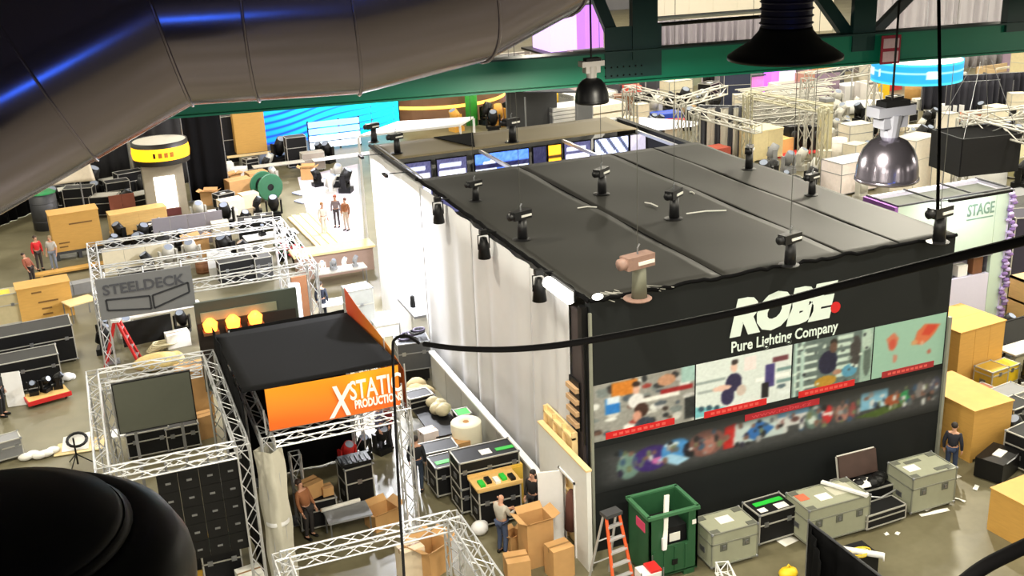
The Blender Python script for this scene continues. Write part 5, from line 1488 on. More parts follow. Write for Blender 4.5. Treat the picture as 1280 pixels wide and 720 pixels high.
for x in (-.45, .45): MB().b2((x - .15, -d / 2, 0), (x + .15, d / 2, .12)).build('skid', GB, t)
MB().b2((.52, -d / 2 - .012, h - .45), (.63, -d / 2, h - .33)).build('sticker', PAPER, t)
MB().b2((-w / 2 - .012, -.35, h - .5), (-w / 2, .1, h - .25)).build('sticker', mat('pink_sticker', (216, 70, 110), .5), t)
MB().b2((-.05, -d / 2 - .04, .4), (.1, -d / 2 - .02, .55)).build('latch', BLACK, t)
t2 = thing('black_box', 'black box with white papers inside the green bin', 'box', (1.37, -1.35, .2)); MB().b2((-.28, -.35, 0), (.38, .4, 1.15)).build('body', BLACK_LAM, t2)
MB().b2((-.1, -.362, .75), (.2, -.352, .98)).build('paper', PAPER, t2); MB().b2((.0, -.362, .45), (.16, -.352, .58)).build('paper', PAPER, t2)
t2 = thing('white_bar', 'white bar leaning out of the green bin', 'bar', (1.02, -1.72, .95)); MB().slab([(-.08, -.2, 0), (.03, -.2, 0), (.26, .1, 1.3), (.14, .1, 1.3)], .06).build('bar', PAPER, t2); MB().slab([(-.09, -.21, 0), (.0, -.21, 0), (.02, -.16, .3), (-.07, -.16, .3)], .08).build('end_cap', WHITE, t2)
# ladder
step_ladder('orange fibreglass step ladder in front of the black booth wall', (at(764, 641, 2.09).x, at(764, 641, 2.09).y, 0), 2.05, .15, ORANGE, None, 6, w=.62)
t = thing('cleaning_cart', 'small cart with a white tub and red lid between ladder and green bin', 'cart', (.38, -2.2, 0))
MB().b2((-.3, -.3, .1), (.35, .3, .18)).build('deck', GREY, t); MB().b2((-.22, -.22, .18), (.28, .22, .7)).build('tub', WHITE, t); MB().b2((.0, -.2, .7), (.3, .2, .76)).build('lid', RED, t)
for sx in (-1, 1):
    for sy in (-1, 1):
        MB().tube([(sx * .25 - .02, sy * .22, .05), (sx * .25 + .02, sy * .22, .05)], .05, 8).build('castor', RUBBER, t)
        MB().tube([(sx * .3, sy * .28, .1), (sx * .3, sy * .28, .85)], .015, 5).build('rail', STEEL, t)
# pale grey cases
PALE = mat('pale_grey_green_case', (158, 160, 138), .55, 0, .08)
PALE_E = mat('case_edging_grey', (140, 142, 130), .45, .3, .08)
DKP = mat('dark_patch', (96, 98, 88), .6)
def pale_case(label, loc, size, rz, marks=(), latches=2):
    t = flight_case(label, loc, size, rz, body=PALE, edge=PALE_E, marks=marks, latches=0, lid=.3)
    w, d, h = size
    for sx in (-1, 1):
        for sy in (-1, 1): MB().box((sx * (w / 2 - .13), sy * (d / 2 - .1), h + .006), (.24, .18, .02)).build('lid_plate', DKP, t)
    for i in range(latches):
        x = w * ((i + .5) / latches - .5)
        MB().box((x, -d / 2 - .01, h * .6), (.2, .025, .2)).build('recessed_latch', DKP, t)
        MB().box((x, -d / 2 - .03, h * .6), (.08, .03, .1)).build('catch', STEEL, t)
    return t
pale_case('pale grey road case beside the green bin', (2.95, -1.6, 0), (1.32, .9, 1.05), 0, (('paper_label', (.35, .4, .65, .75), PAPER),))
flight_case('black road case with green tape and white labels between the pale cases', (4.5, -1.25, 0), (1.15, .75, .95), .04, marks=(('green_tape', (.15, .55, .9, .78), GREEN_T), ('paper_label', (.1, .15, .3, .4), PAPER), ('paper_label', (.55, .1, .85, .42), PAPER)))
t = pale_case('long pale grey road case with white stick on its lid', (6.0, -1.7, 0), (1.9, 1.0, 1.1), 0, (('paper_label', (.3, .3, .5, .6), PAPER), ('paper_label', (.05, .5, .2, .8), mat('orange_label', (210, 110, 80), .6)), ('grey_sheet', (.55, .35, .9, .85), mat('pale_sheet', (196, 194, 176), .6))), 3)
t2 = thing('white_stick', 'white wooden stick lying across the long pale case', 'stick', (6.45, -1.75, 1.16), -1.05); MB().b2((-.62, -.06, 0), (.62, .06, .06)).build('bar', WHITE, t2); MB().b2((.58, -.07, -.01), (.65, .07, .07)).build('end_cap', WHITE, t2)
# open black case with raised lid
t = thing('open_case', 'open black case with upright lid between the pale cases', 'case', (7.75, -.85, 0))
MB().b2((-.75, -.5, .12), (.75, .4, .62)).build('body', BLACK_LAM, t)
for s in (-1, 1):
    MB().b2((-.77, s * .45 - .07, .6), (.77, s * .45 - .03, .64)).build('edging', ALU_DULL, t); MB().b2((s * .75 - .02, -.52, .6), (s * .75 + .02, .42, .64)).build('edging', ALU_DULL, t)
lid = MB().slab([(-.55, .3, .66), (.7, .3, .66), (.7, .45, 1.3), (-.55, .45, 1.3)], .12).build('lid', mat('lid_inside_brown', (74, 56, 50), .6, 0, .3, 3), t)
for a, b in (((-.55, .28, .66), (-.55, .43, 1.3)), ((.7, .28, .66), (.7, .43, 1.3)), ((-.55, .43, 1.3), (.7, .43, 1.3)), ((-.55, .28, .66), (.7, .28, .66))): MB().tube([a, b], .035, 4).build('lid_edging', ALU_DULL, lid)
for sx in (-1, 1):
    for sy in (-1, 1): MB().tube([(sx * .6 - .02, sy * .35, .06), (sx * .6 + .02, sy * .35, .06)], .06, 8).build('castor', RUBBER, t)
t2 = thing('gear_heap', 'black gear and white papers heaped on the open case', 'gear', (7.75, -1.15, .66))
for k in range(5): MB().ball((-.35 + k * .2, .1 * math.sin(k * 2), .1), .2, 8, 5, (1.2, 1, .7)).build('lump', BLACK, t2, True)
MB().slab([(-.55, -.25, .12), (-.15, -.3, .14), (.0, .05, .2), (-.45, .1, .2)], .02).build('paper', PAPER, t2)
MB().tube([(-.5, -.45, .02), (.0, -.55, -.1), (.55, -.45, -.05)], .025, 5).build('cord', ALU, t2, True)
flight_case('low black case in front of the open one', (7.5, -1.95, 0), (1.3, .55, .5), .05, detail=False)
pale_case('pale grey road case at the right end of the booth wall', (9.15, -1.6, 0), (1.45, 1.0, 1.15), 0, (('paper_label', (.12, .35, .38, .65), PAPER), ('dark_stencil', (.25, .72, .6, .86), DKP), ('dark_stencil', (.6, .1, .95, .25), DKP)))
# black drape with white tube, lower edge
pa_ = at(1011, 652, 2.2); pb_ = at(1095, 716, 2.2)
t = thing('pipe_and_drape', 'black pipe and drape at the lower picture edge', 'drape', (pa_.x, pa_.y, 0))
dd = V(pb_.x - pa_.x, pb_.y - pa_.y, 0)
curtain_mesh((0, 0, 0), dd * 1.15, .05, 2.2, 4, .05, 6, 9).build('curtain', BLACK_CLOTH, t, True, .012)
curtain_mesh((0, 0, 0), V(-.75, -1.5, 0), .05, 2.2, 3, .05, 6, 12).build('curtain', BLACK_CLOTH, t, True, .012)
MB().tube([(0, 0, 0), (0, 0, 2.25)], .03, 8).build('upright', STEEL, t); MB().tube([(0, 0, 2.2), dd * 1.15 + V(0, 0, 2.2)], .03, 8).build('crossbar', DKGREY, t)
for k in range(5): MB().box(dd * .28 + V(.05, .03, 2.0 - k * .18), (.06, .06, .1)).build('white_tag', PAPER, t)
a_ = at(1041, 664, 1.1); b_ = at(1100, 690, 1.1)
t = thing('case_stand', 'low black stand holding a white tube by the black drape', 'stand', (4.95, -3.95, 0)); MB().b2((-.5, -.35, .1), (.6, .3, .95)).build('body', BLACK_LAM, t)
for sx in (-1, 1): MB().b2((sx * .4 - .05, -.3, 0), (sx * .4 + .05, .3, .1)).build('foot', RUBBER, t)
t = thing('white_tube', 'white tube lying behind the black drape', 'tube', (4.95, -4.0, 1.03), -.75); MB().tube([(-.75, 0, 0), (.75, 0, 0)], .075, 12).build('tube', WHITE, t, True)
for s in (-1, 1): MB().tube([(s * .75, 0, -.04), (s * .78, 0, -.04)], .1, 12).build('end_flange', WHITE, t)
t = thing('yellow_cord', 'yellow cord coiled beside the white tube', 'cord', (5.1, -4.15, .97))
for k in range(3): MB().tube([((.2 + .04 * k) * math.cos(a), .16 * math.sin(a), .02 + .03 * k) for a in [2 * PI * i / 14 for i in range(15)]], .018, 5).build('coil', YELLOW if k != 1 else mat('pale_yellow', (226, 220, 130), .5), t, True)
c = at(985, 722); t = thing('floor_bag', 'yellow bag at the lower picture edge', 'bag', (c.x, c.y, 0)); MB().ball((0, 0, .14), .22, 10, 6, (1.2, .9, .7)).build('sack', YELLOW, t, True); MB().tube([(-.1, 0, .25), (0, 0, .38), (.1, 0, .25)], .02, 5).build('strap', YELLOW, t)
c = at(892, 722); truss_frame('white truss end poking in at the lower edge below the pale case', [((c.x - .1, c.y - .9, .4), (c.x + .1, c.y - .2, .4))], s=.3, m=WHITE, step=.35)
# scraps on the floor
for i, (u, v, w_, d_, a_) in enumerate(((984, 676, .5, .35, .2), (1168, 641, .9, .12, -.1), (1160, 632, .6, .3, .3), (1122, 667, .16, .1, .5), (1197, 596, .2, .12, 0), (1200, 625, .3, .1, 2), (1220, 610, .3, .12, .6), (1245, 622, .35, .14, .2), (1255, 613, .45, .3, .1), (1250, 652, .2, .12, 0), (1108, 668, .12, .1, 0), (1180, 596, .12, .06, .4))):
    paper('paper', u, v, w_, d_, a_)
_sc = [o for o in COL.objects if o.name.startswith('paper_scrap')]
order_labels(_sc, 'white scrap on the floor right of the pale cases', 'scraps on the right floor')

# ================================================================== crates at right
wooden_crate('large ochre crate behind the man at the booth corner', (12.62, .75, 0), (1.5, 2.4, 1.7), .05, WOOD_O, battens=False, planks=1)
wooden_crate('large pine crate standing behind the nearer crate at right', (16.0, 4.6, 0), (2.1, 1.9, 2.1), .1, WOOD_O, planks=3, battens=False)
wooden_crate('ochre crate cut by the right picture edge', (10.55, -4.0, 0), (1.4, 1.3, 1.25), .1, WOOD_O, battens=False, planks=1)
t = thing('open_shelf_crate', 'open-fronted pine crate at the right picture edge', 'crate', (22.3, 7.4, 0))
for z in (.0, .75, 1.6): MB().b2((-.8, -.5, z), (.8, .6, z + .08)).build('board', WOOD_L, t)
for x in (-.8, .72): MB().b2((x, -.5, 0), (x + .08, .6, 1.68)).build('side', WOOD, t)
MB().b2((-.8, .55, 0), (.8, .6, 1.65)).build('back_panel', WOOD, t)
t = thing('black_gear_box', 'black box with white lid tag near the right picture edge', 'box', (at(1255, 598).x, at(1255, 598).y + .3, 0), .4)
MB().b2((-.6, -.4, .05), (.6, .4, .65)).build('body', BLACK, t); MB().b2((-.2, -.15, .65), (.25, .1, .68)).build('tag', PAPER, t); MB().tube([(-.4, -.4, .62), (.0, -.46, .66), (.4, -.4, .62)], .02, 5).build('handle', STEEL, t)
c = at(1292, 584); flight_case('black case behind the black box at the right picture edge', (c.x, c.y + .2, 0), (1.2, .9, 1.1), .2)
for (u, v, w_, d_, h_, m_, l) in ((1232, 512, 1.3, .9, .5, mat('rust_panel', (150, 90, 60), .6), 'rust brown flat case between the two crates'), (1243, 528, .9, .6, .3, PAPER, 'white sheet bundle behind the nearer crate'),
                               (1262, 482, .7, .6, .7, YELLOW, 'bright yellow box near the right picture edge'), (1245, 490, .8, .7, .8, mat('olive_yellow', (186, 150, 46), .6), 'olive yellow box beside the bright yellow one'), (1268, 520, 1.0, .7, .8, GREY, 'grey case with white bars at the right edge'), (1272, 545, .9, .7, 1.0, BLACK_LAM, 'black upright case at the right edge above the floor box')):
    c = at(u, v); flight_case(l, (c.x, c.y + .3, 0), (w_, d_, h_), .15, body=m_, latches=1, lid=.2)
c = at(1266, 440); t = flat_screen('grey tilted screen lid near the right picture edge', (c.x, c.y, 0), 1.5, 1.1, .1, DKGREY, lift=.2)
c = at(1266, 462); table('silver work table under the tilted screen', (c.x + .3, c.y, 0), (1.6, .8, .8), .1, ALU_DULL)
for k in range(5):
    c = at(1240 + 10 * k, 500 + 7 * (k % 3)); t = thing('lamp_clamp', 'silver clamp gear', 'clamp', (c.x + .4, c.y + 1.0, 0), k * .6)
    MB().tube([(-.3, 0, .12), (.3, 0, .12)], .06, 8).build('bar', ALU, t); MB().tube([(-.1, -.1, .02), (-.1, .1, .3)], .04, 6).build('jaw', ALU, t)
order_labels([o for o in COL.objects if o.name.startswith('lamp_clamp')], 'silver clamp bar on the floor by the right crates', 'clamp bars by the right crates')

# ================================================================== STAGE booth at right
MINT = mat('pale_green_wall', (206, 226, 206), .5, 0, .03)
LILW = mat('lilac_white_wall', (226, 222, 240), .5, 0, .03)
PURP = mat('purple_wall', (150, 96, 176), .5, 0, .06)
y0_, xa_, xb_, H_ = 7.9, 15.85, 20.95, 5.2
t = thing('exhibition_stand', 'pale green and white exhibition stand marked Stage with dark roof', 'booth', (xa_, y0_, 0))
L_ = xb_ - xa_
MB().b2((0, 0, 2.9), (L_ - .6, .15, H_)).build('front_panel', MINT, t); MB().b2((L_ - .58, 0, 0), (L_, .15, H_)).build('front_panel', MINT, t)
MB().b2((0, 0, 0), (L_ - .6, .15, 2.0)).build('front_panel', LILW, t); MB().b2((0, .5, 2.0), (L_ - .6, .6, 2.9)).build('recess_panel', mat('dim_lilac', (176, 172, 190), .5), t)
for k in range(6): MB().b2((.3 + k * .7, .1, 2.02), (.75 + k * .7, .4, 2.25 + .2 * (k % 3))).build('shelf_item', (GREY, PAPER, BROWN)[k % 3], t)
MB().b2((-.02, -.04, 2.72), (L_ - .55, .02, 2.8)).build('ledge', GREY, t)
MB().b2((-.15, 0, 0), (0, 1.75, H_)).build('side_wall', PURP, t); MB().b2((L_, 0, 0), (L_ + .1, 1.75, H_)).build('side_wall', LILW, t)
MB().b2((0, 1.6, 0), (L_, 1.75, H_)).build('rear_wall', LILW, t)
MB().b2((0, .1, H_ - .25), (L_, 1.65, H_ - .15)).build('roof', mat('dark_olive_roof', (70, 74, 68), .6, 0, .1), t)
for k in range(4): MB().b2((k * L_ / 3 - .03, 0, H_), (k * L_ / 3 + .03, 1.75, H_ + .06)).build('roof_bar', DKGREY, t)
MB().b2((0, -.02, H_), (L_, .08, H_ + .06)).build('front_cap', DKGREY, t)
lettering('lettering', 'STAGE', (L_ * .62, -.02, H_ - .8), (1, 0, 0), (0, 0, 1), .62, mat('stage_letters', (120, 150, 132), .5), t, extrude=.004, bold=.01, width=1.25)
MB().b2((L_ * .62, -.012, H_ - .97), (L_ * .62 + 1.25, -.002, H_ - .92)).build('underline', mat('stage_letters', (120, 150, 132), .5), t)
# flowery lilac edge strip
ts = thing('led_tape_garland', 'lilac knotted light garland down the corner of the pale stand', 'garland', (xb_ + .12, y0_ - .12, 0))
rg = random.Random(5)
for k in range(40):
    MB().ball((rg.uniform(-.12, .12), rg.uniform(-.05, .05), .15 + k * .125), .11, 7, 5, (1.3, .9, .7)).build('knot', mat('lilac_knot', (196, 176, 226), .5) if k % 2 else mat('violet_knot', (140, 110, 170), .5), ts, True)
MB().tube([(0, .05, 0), (0, .05, H_)], .03, 6).build('pole', STEEL, ts)
ld = None
# purple-white glow inside the pale stand comes from its own strip lamp
tl = thing('strip_lamp', 'strip lamp on brackets over the front of the pale stand', 'lamp', (xa_ + L_ / 2, y0_ - 1.2, H_ + .3))
MB().b2((-1.4, -.06, 0), (1.4, .06, .1)).build('housing', BLACK, tl)
for s in (-1, 1): MB().tube([(s * 1.2, 0, .05), (s * 1.2, 1.2, -.28)], .02, 5).build('bracket', BLACK, tl)
ld = bpy.data.lights.new('strip', 'AREA'); ld.shape = 'RECTANGLE'; ld.size = 2.7; ld.size_y = .08; ld.energy = 45; ld.color = (.92, .9, 1.0)
lo = bpy.data.objects.new('strip', ld); COL.objects.link(lo); lo.parent = tl; lo.location = (0, 0, -.02); lo.rotation_euler = (math.radians(30), 0, 0)
# ================================================================== far left: black drapes, yellow ring tower, stage
CHAR = mat('charcoal_drape', (40, 40, 46), .9, 0, .15, 4)
def drape_px(label, u0, v0, u1, v1, h, m, **k):
    return pipe_drape(label, zq(u0, v0, 0), zq(u1, v1, 0), h, m, **k)
drape_px('tall black drape at the far left under the duct', -40, 300, 60, 258, 7.5, BLACK_CLOTH)
drape_px('black drape left of the yellow ring tower', 95, 234, 168, 225, 7.8, CHAR)
drape_px('charcoal drape directly behind the yellow ring', 172, 238, 238, 228, 8.0, mat('grey_black_drape', (56, 56, 60), .9, 0, .15, 4))
drape_px('black drape right of the yellow ring tower', 240, 252, 288, 245, 7.4, BLACK_CLOTH)
drape_px('pale narrow curtain strip under the duct elbow', 166, 226, 180, 224, 6.4, mat('pale_curtain', (200, 196, 182), .85))
p = at_d(96, 205, 60)
t = thing('sail_banner', 'pale sail-shaped banner under the duct at far left', 'banner', (p.x, p.y, 0))
MB().sheet(lambda u, v: (-1.4 + 2.2 * u * (1 - .6 * v) + 1.0 * v, .1 * math.sin(4 * u), p.z - 1.0 + 2.2 * v * (.5 + .5 * u)), 12, 10).build('sail', mat('sail_cream', (226, 214, 190), .7), t, True, .02)
MB().tube([(0, .15, 0), (0, .15, p.z + 1)], .05, 6).build('pole', STEEL, t)
# yellow ring tower
c = at(214, 272)
t = thing('ring_tower', 'display tower with glowing yellow ring sign and lit white panel', 'display', (c.x, c.y + .6, 0))
MB().b2((-1.15, -.5, 0), (1.0, .8, 3.1)).build('body', mat('beige_tower', (150, 142, 124), .6, 0, .08), t)
MB().b2((-.62, -.56, .55), (.5, -.5, 2.35)).build('lit_panel', mat('lit_white_panel', (255, 252, 248), .4, 0, 0, emit=2.0), t)
MB().b2((-.7, -.6, .1), (.6, -.5, .5)).build('lower_panel', mat('dark_red_panel', (90, 40, 40), .5), t)
rz_ = 3.1
R_ = 1.5
prof = [(R_, rz_), (R_ * 1.02, rz_ + .6), (R_, rz_ + 1.2), (R_ * .95, rz_ + 1.2), (R_ * .95, rz_)]
MB().lathe(prof, 40).build('ring', mat('ring_black', (30, 26, 20), .5), t, True)
MB().lathe([(R_ * 1.01, rz_ + .28), (R_ * 1.04, rz_ + .6), (R_ * 1.01, rz_ + .95)], 40).build('lit_band', mat('yellow_glow', (245, 176, 24), .5, 0, .2, 2, emit=1.3), t, True)
MB().lathe([(.001, rz_ + 1.15), (R_ * .95, rz_ + 1.18)], 40).build('ring_top', mat('ring_top_grey', (190, 184, 168), .6), t)
for k in range(4):          # blurred brown lettering marks on the lit band
    a = -PI / 2 + (k - 1.5) * .2
    MB().box((R_ * 1.035 * math.cos(a), R_ * 1.035 * math.sin(a), rz_ + .6), (.2 if k else .12, .04, .26), a + PI / 2).build('ring_mark', BLACK if k == 0 else mat('amber_brown', (176, 104, 16), .5), t)
for k in range(4): MB().tube([(R_ * .6 * math.cos(k * 1.57 + .78), R_ * .6 * math.sin(k * 1.57 + .78), 3.0), (R_ * .9 * math.cos(k * 1.57 + .78), R_ * .9 * math.sin(k * 1.57 + .78), rz_ + .2)], .04, 6).build('strut', STEEL, t)
# dark gear field at far left
rnd = random.Random(42)
fl = []
spots = [(70, 262), (88, 250), (104, 262), (122, 252), (135, 262), (150, 250), (160, 262), (170, 256), (80, 240), (118, 238), (145, 236), (165, 240), (182, 246)]
for i, (u, v) in enumerate(spots):
    c = at(u, v + 6)
    if i % 3 == 0:
        o = moving_head('x', (c.x, c.y, 0), rnd.uniform(1.6, 2.2), rnd.uniform(0, 3), name='stage_lamp_row')
        fl.append(o)
    elif i % 3 == 1:
        flight_case('silver-lidded black case in the dark field at far left, ' + ('first', 'second', 'third', 'fourth', 'fifth')[i // 3] + ' from left', (c.x, c.y, 0), (rnd.uniform(1.4, 2.0), 1.0, rnd.uniform(.9, 1.4)), rnd.uniform(-.3, .5), detail=False, marks=(('lid_sheet', (.05, .05, .95, .95), ALU_DULL),), group='silver-lidded cases in the dark field at far left')
    else:
        flight_case('black case in the dark field at far left, ' + ('first', 'second', 'third', 'fourth', 'fifth')[i // 3] + ' from left', (c.x, c.y, 0), (rnd.uniform(1.2, 1.8), .9, rnd.uniform(1.0, 1.7)), rnd.uniform(-.3, .5), detail=False, group='black cases in the dark field at far left')
order_labels(fl, 'tall black stage lamp in the dark field at far left', 'stage lamps in the dark field at far left')
c = at(60, 285); drum('dark grey bin with green lid under the duct at far left', (c.x, c.y, 0), .7, 2.0, DKGREY, ribs=2)
tag(MB().lathe([(.001, 2.2), (.45, 2.15), (.72, 2.0), (.74, 1.97)], 18, (c.x, c.y, 0.02)).build('bin_lid', mat('lid_green', (30, 130, 70), .5), None, True), 'green domed lid on the dark grey bin', 'lid')
c = at(176, 248); panel_wall('rust red low panel left of the ring tower', zq(140, 276, 0), zq(172, 271, 0), 1.4, mat('rust_red', (132, 70, 50), .6), 2)
# stage with blue screen
SB = paint_mat('led_screen_blue', 1.15, .4)
ya = 57.0
pl = at_y(326, 188, ya); pr = at_y(499, 150, ya); ptl = at_y(343, 116, ya); pbl = at_y(330, 192, ya)
t = thing('led_screen', 'huge curved blue led screen with streaked pattern behind the booth', 'screen', (pl.x, ya, pbl.z))
sw_ = pr.x - pl.x; shh = ptl.z - pbl.z
def bluepic(u, v):
    k = math.sin((v * 1.0 - u * .45) * 55 + math.sin(u * 9) * 1.5) * .5 + .5
    k = k ** 3 * (1 - .75 * min(1, max(0, u * 1.15 + v * .55 - .55)))
    hi = max(0, min(1, u * .8 + v * .5))
    base = (10 + 10 * hi, 105 + 130 * hi, 222 + 30 * hi)
    dk = (20, 52, 165)
    return tuple(base[i] + (dk[i] - base[i]) * k * .95 for i in range(3))
def sfn(u, v): return (sw_ * u, -.6 * math.sin(PI * u) * 0, shh * v)
print_sheet('screen_face', sfn, 170, 70, bluepic, SB, t)
MB().b2((-.1, .05, -.1), (sw_ + .1, .35, shh + .1)).build('housing', BLACK, t)
for k in range(5): MB().b2((sw_ * k / 4 - .1, .35, -pbl.z), (sw_ * k / 4 + .1, .5, shh)).build('support_mast', STEEL, t)
# white bright screen edge right of it, light-slatted screen in front
p0 = at_y(386, 165, 53.0); p1 = at_y(449, 152, 53.0); p2 = at_y(388, 200, 53.0)
t = thing('led_screen', 'white and blue slatted screen in front of the blue led screen', 'screen', (p0.x, 53.0, max(.1, p2.z)))
w_ = p1.x - p0.x; h_ = p0.z - p2.z
for k in range(4):
    z0_ = k * h_ / 4
    MB().b2((0, 0, z0_ + .04), (w_, .12, z0_ + h_ / 4 - .06)).build('lit_slat', mat('slat_white', (232, 238, 255), .4, 0, .05, emit=.9) if k < 2 else mat('slat_blue', (150, 190, 255), .4, 0, .2, 1, emit=.9), t)
for x in (0, w_ * .6, w_): MB().b2((x - .06, .12, -max(.1, p2.z)), (x + .06, .24, h_)).build('post', BLACK, t)
c = at(372, 208); flight_case('black cabinet beside the slatted screen', (c.x, c.y, 0), (1.3, .9, 2.0), 0, detail=False); c = at(378, 212); flight_case('beige cabinet before the black one at the stage', (c.x + .6, c.y - .6, 0), (1.4, .8, 1.2), 0, body=mat('beige_grey', (158, 148, 138), .6), detail=False)
c = at(352, 205); moving_head('tall black stage lamp at the foot of the blue screen', (c.x, c.y, 0), 2.2, .4)
# orange crate on a black stage deck
c = at(316, 207)
t = thing('stage_deck', 'black stage deck under the upright ochre crate', 'stage', (c.x, c.y + .6, 0)); MB().b2((-1.6, -.8, .7), (2.4, .9, .85)).build('deck', BLACK_LAM, t); MB().b2((-1.6, -.84, .72), (2.4, -.8, .88)).build('edge', WOOD_L, t)
for x in (-1.5, .4, 2.2):
    for y in (-.7, .8): MB().tube([(x, y, 0), (x, y, .7)], .05, 6).build('leg', STEEL, t)
wooden_crate('upright ochre crate on the black deck near the blue screen', (c.x + .1, c.y + .6, .85), (2.0, 1.0, 2.9), 0, WOOD_O, battens=False, planks=1, skids=False)
p0 = at_y(308, 151, 58.5); t = thing('white_board', 'cream white board above the ochre crate', 'board', (p0.x, 58.5, 0)); MB().b2((0, 0, p0.z), (2.3, .15, p0.z + 1.2)).build('board', mat('cream_board', (250, 236, 214), .5), t); MB().b2((1.0, .15, 0), (1.2, .3, p0.z + 1)).build('post', STEEL, t)
c = at(288, 205); flight_case('black speaker cabinet left of the upright crate', (c.x, c.y + .3, 0), (1.2, 1.0, 3.2), 0, detail=False, lid=.5)
c = at(292, 178); panel_wall('white-grey panel behind the black speaker cabinet', zq(272, 195, 0), zq(306, 190, 0), 4.2, mat('putty_panel', (190, 184, 168), .6), 2)
# green cable machine, cartons, carts near it
c = at(335, 250)
t = thing('cable_reel', 'green cable reel machine on the floor before the stage', 'reel', (c.x, c.y, 0), .3)
for y in (-.5, .5): MB().lathe([(.75, -.04), (.8, 0), (.75, .04), (.2, .04)], 20, (0, y, .85), Matrix.Rotation(PI / 2, 3, 'X')).build('flange', mat('reel_green', (40, 96, 66), .5), t)
MB().tube([(0, -.5, .85), (0, .5, .85)], .45, 16).build('cable_drum', BLACK, t)
for s in (-1, 1): MB().tube([(s * .7, 0, .05), (0, 0, .85)], .06, 6).build('leg', _M['reel_green'], t)
for (u, v, w_, d_, h_, l, m_) in ((300, 246, 1.4, 1.0, 1.1, 'brown carton pile left of the green reel', CARD), (312, 258, 1.0, .8, .8, 'pale carton before the brown pile', mat('pale_card2', (224, 200, 170), .7)), (290, 268, 1.3, .9, .9, 'cream carton beside the black drape', mat('cream_card3', (226, 214, 190), .7)), (322, 232, 1.2, .9, .9, 'flat carton behind the green reel', CARD), (280, 278, 1.4, 1.0, .7, 'white carton before the black drape', PAPER)):
    c = at(u, v); carton(l, (c.x, c.y, 0), (w_, d_, h_), .2, m=m_)
c = at(350, 222); table('long white rack table before the stage, left', (c.x, c.y, 0), (3.2, .8, .9), 0, ALU_DULL)
t = thing('white_carpet', 'brightly lit pale lilac carpet before the stage', 'carpet', (0, 0, 0))
q = [at(372, 222, .01), at(447, 205, .01), at(452, 300, .01), at(395, 308, .01)]
MB().slab([q[3] , q[2], q[1], q[0]], .015).build('pile', mat('lilac_carpet', (206, 202, 214), .85, 0, .05), t)
MB().slab([at(447, 205, .01) + V(.02, 0, 0), at(452, 300, .01) + V(.02, 0, 0), at(452, 300, .01) + V(.14, 0, 0), at(447, 205, .01) + V(.14, 0, 0)], -.02).build('edge_strip', GREY, t)
for (u, v, l) in ((385, 250, 'white-blue folder on the pale carpet, left'), (382, 240, 'white-blue folder on the pale carpet, rear'), (420, 222, 'white flat box on the pale carpet')):
    c = at(u, v, .03); t = thing('folder', l, 'folder', (c.x, c.y, .03), .4); MB().b2((-.7, -.4, 0), (.7, .4, .06)).build('sleeve', mat('pale_blue_sheet', (190, 200, 236), .6), t); MB().b2((-.6, -.3, .06), (.2, .3, .07)).build('sheet', PAPER, t)
c = at(400, 215); table('white table at the stage edge', (c.x + 1.5, c.y, 0), (3.8, .9, .85), 0, WHITE)
# hanging wash lamps added to brighten the carpet and the stage
for k, (u, v) in enumerate(((470, 232), (352, 268))):
    c = at(u, v) if k else V(3.0, 34.5, 0)
    t = thing('added_wash_lamp', 'added wash lamp hanging above the pale carpet, ' + ('right one' if k == 0 else 'left one'), 'lamp', (c.x, c.y, 0), 0, 'added wash lamps lighting the carpet')
    MB().tube([(0, 0, 9.2), (0, 0, ZC - .02)], .012, 5).build('suspension_cable', BLACK, t)
    MB().box((0, 0, 9.05), (.7, .5, .25)).build('housing', BLACK, t)
    ld = bpy.data.lights.new('wash', 'AREA'); ld.shape = 'RECTANGLE'; ld.size = .6; ld.size_y = .4; ld.energy = 2000 if k == 0 else 800; ld.color = (.98, .95, 1.0)
    lo = bpy.data.objects.new('wash', ld); COL.objects.link(lo); lo.parent = t; lo.location = (0, 0, 8.88); lo.rotation_euler = (0, math.radians(25 if k == 0 else -15), 0)
# pine planks
for k in range(6):
    a = at(362 + k * 5, 272 - k * 1.0, .06); b = at(408 + k * 4, 318 - k * 2, .06)
    d_ = b - a; t = thing('pine_plank', 'pine plank', 'plank', ((a + b) / 2), math.atan2(d_.y, d_.x)); L = d_.length
    MB().b2((-L / 2, -.12, -.05), (L / 2, .12, .05 + .06 * (k % 2))).build('board', WOOD_L, t); MB().b2((-L / 2 + .4, -.14, -.06), (-L / 2 + .5, .14, .0)).build('batten', WOOD, t)
order_labels([o for o in COL.objects if o.name.startswith('pine_plank')], 'pale pine plank in the row before the people', 'pine planks on the floor')
t = thing('pine_counter', 'long brown counter with bright pine top behind the orange side banner', 'counter', (-.9, 26.2, 0))
MB().b2((-1.6, -.5, 0), (1.9, .5, 1.1)).build('body', mat('brown_lilac_board', (160, 134, 120), .6, 0, .08), t); MB().b2((-1.8, -.62, 1.1), (2.0, .62, 1.2)).build('top', WOOD_L, t)
c = at(430, 360); table('silver table with gear before the pine counter', (c.x, c.y + .4, 0), (2.3, .8, .8), 0, ALU_DULL)
for k in range(4): moving_head('grey lamp on the silver table before the pine counter, ' + ('first', 'second', 'third', 'fourth')[k] + ' from left', (c.x - .8 + k * .5, c.y + .4, .81), .6, .5 * k, GREY if k % 2 else PAPER)
c = at(415, 400); table('white table behind the black roof cloth', (c.x + .3, c.y, 0), (1.5, .8, .8), 0, WHITE)

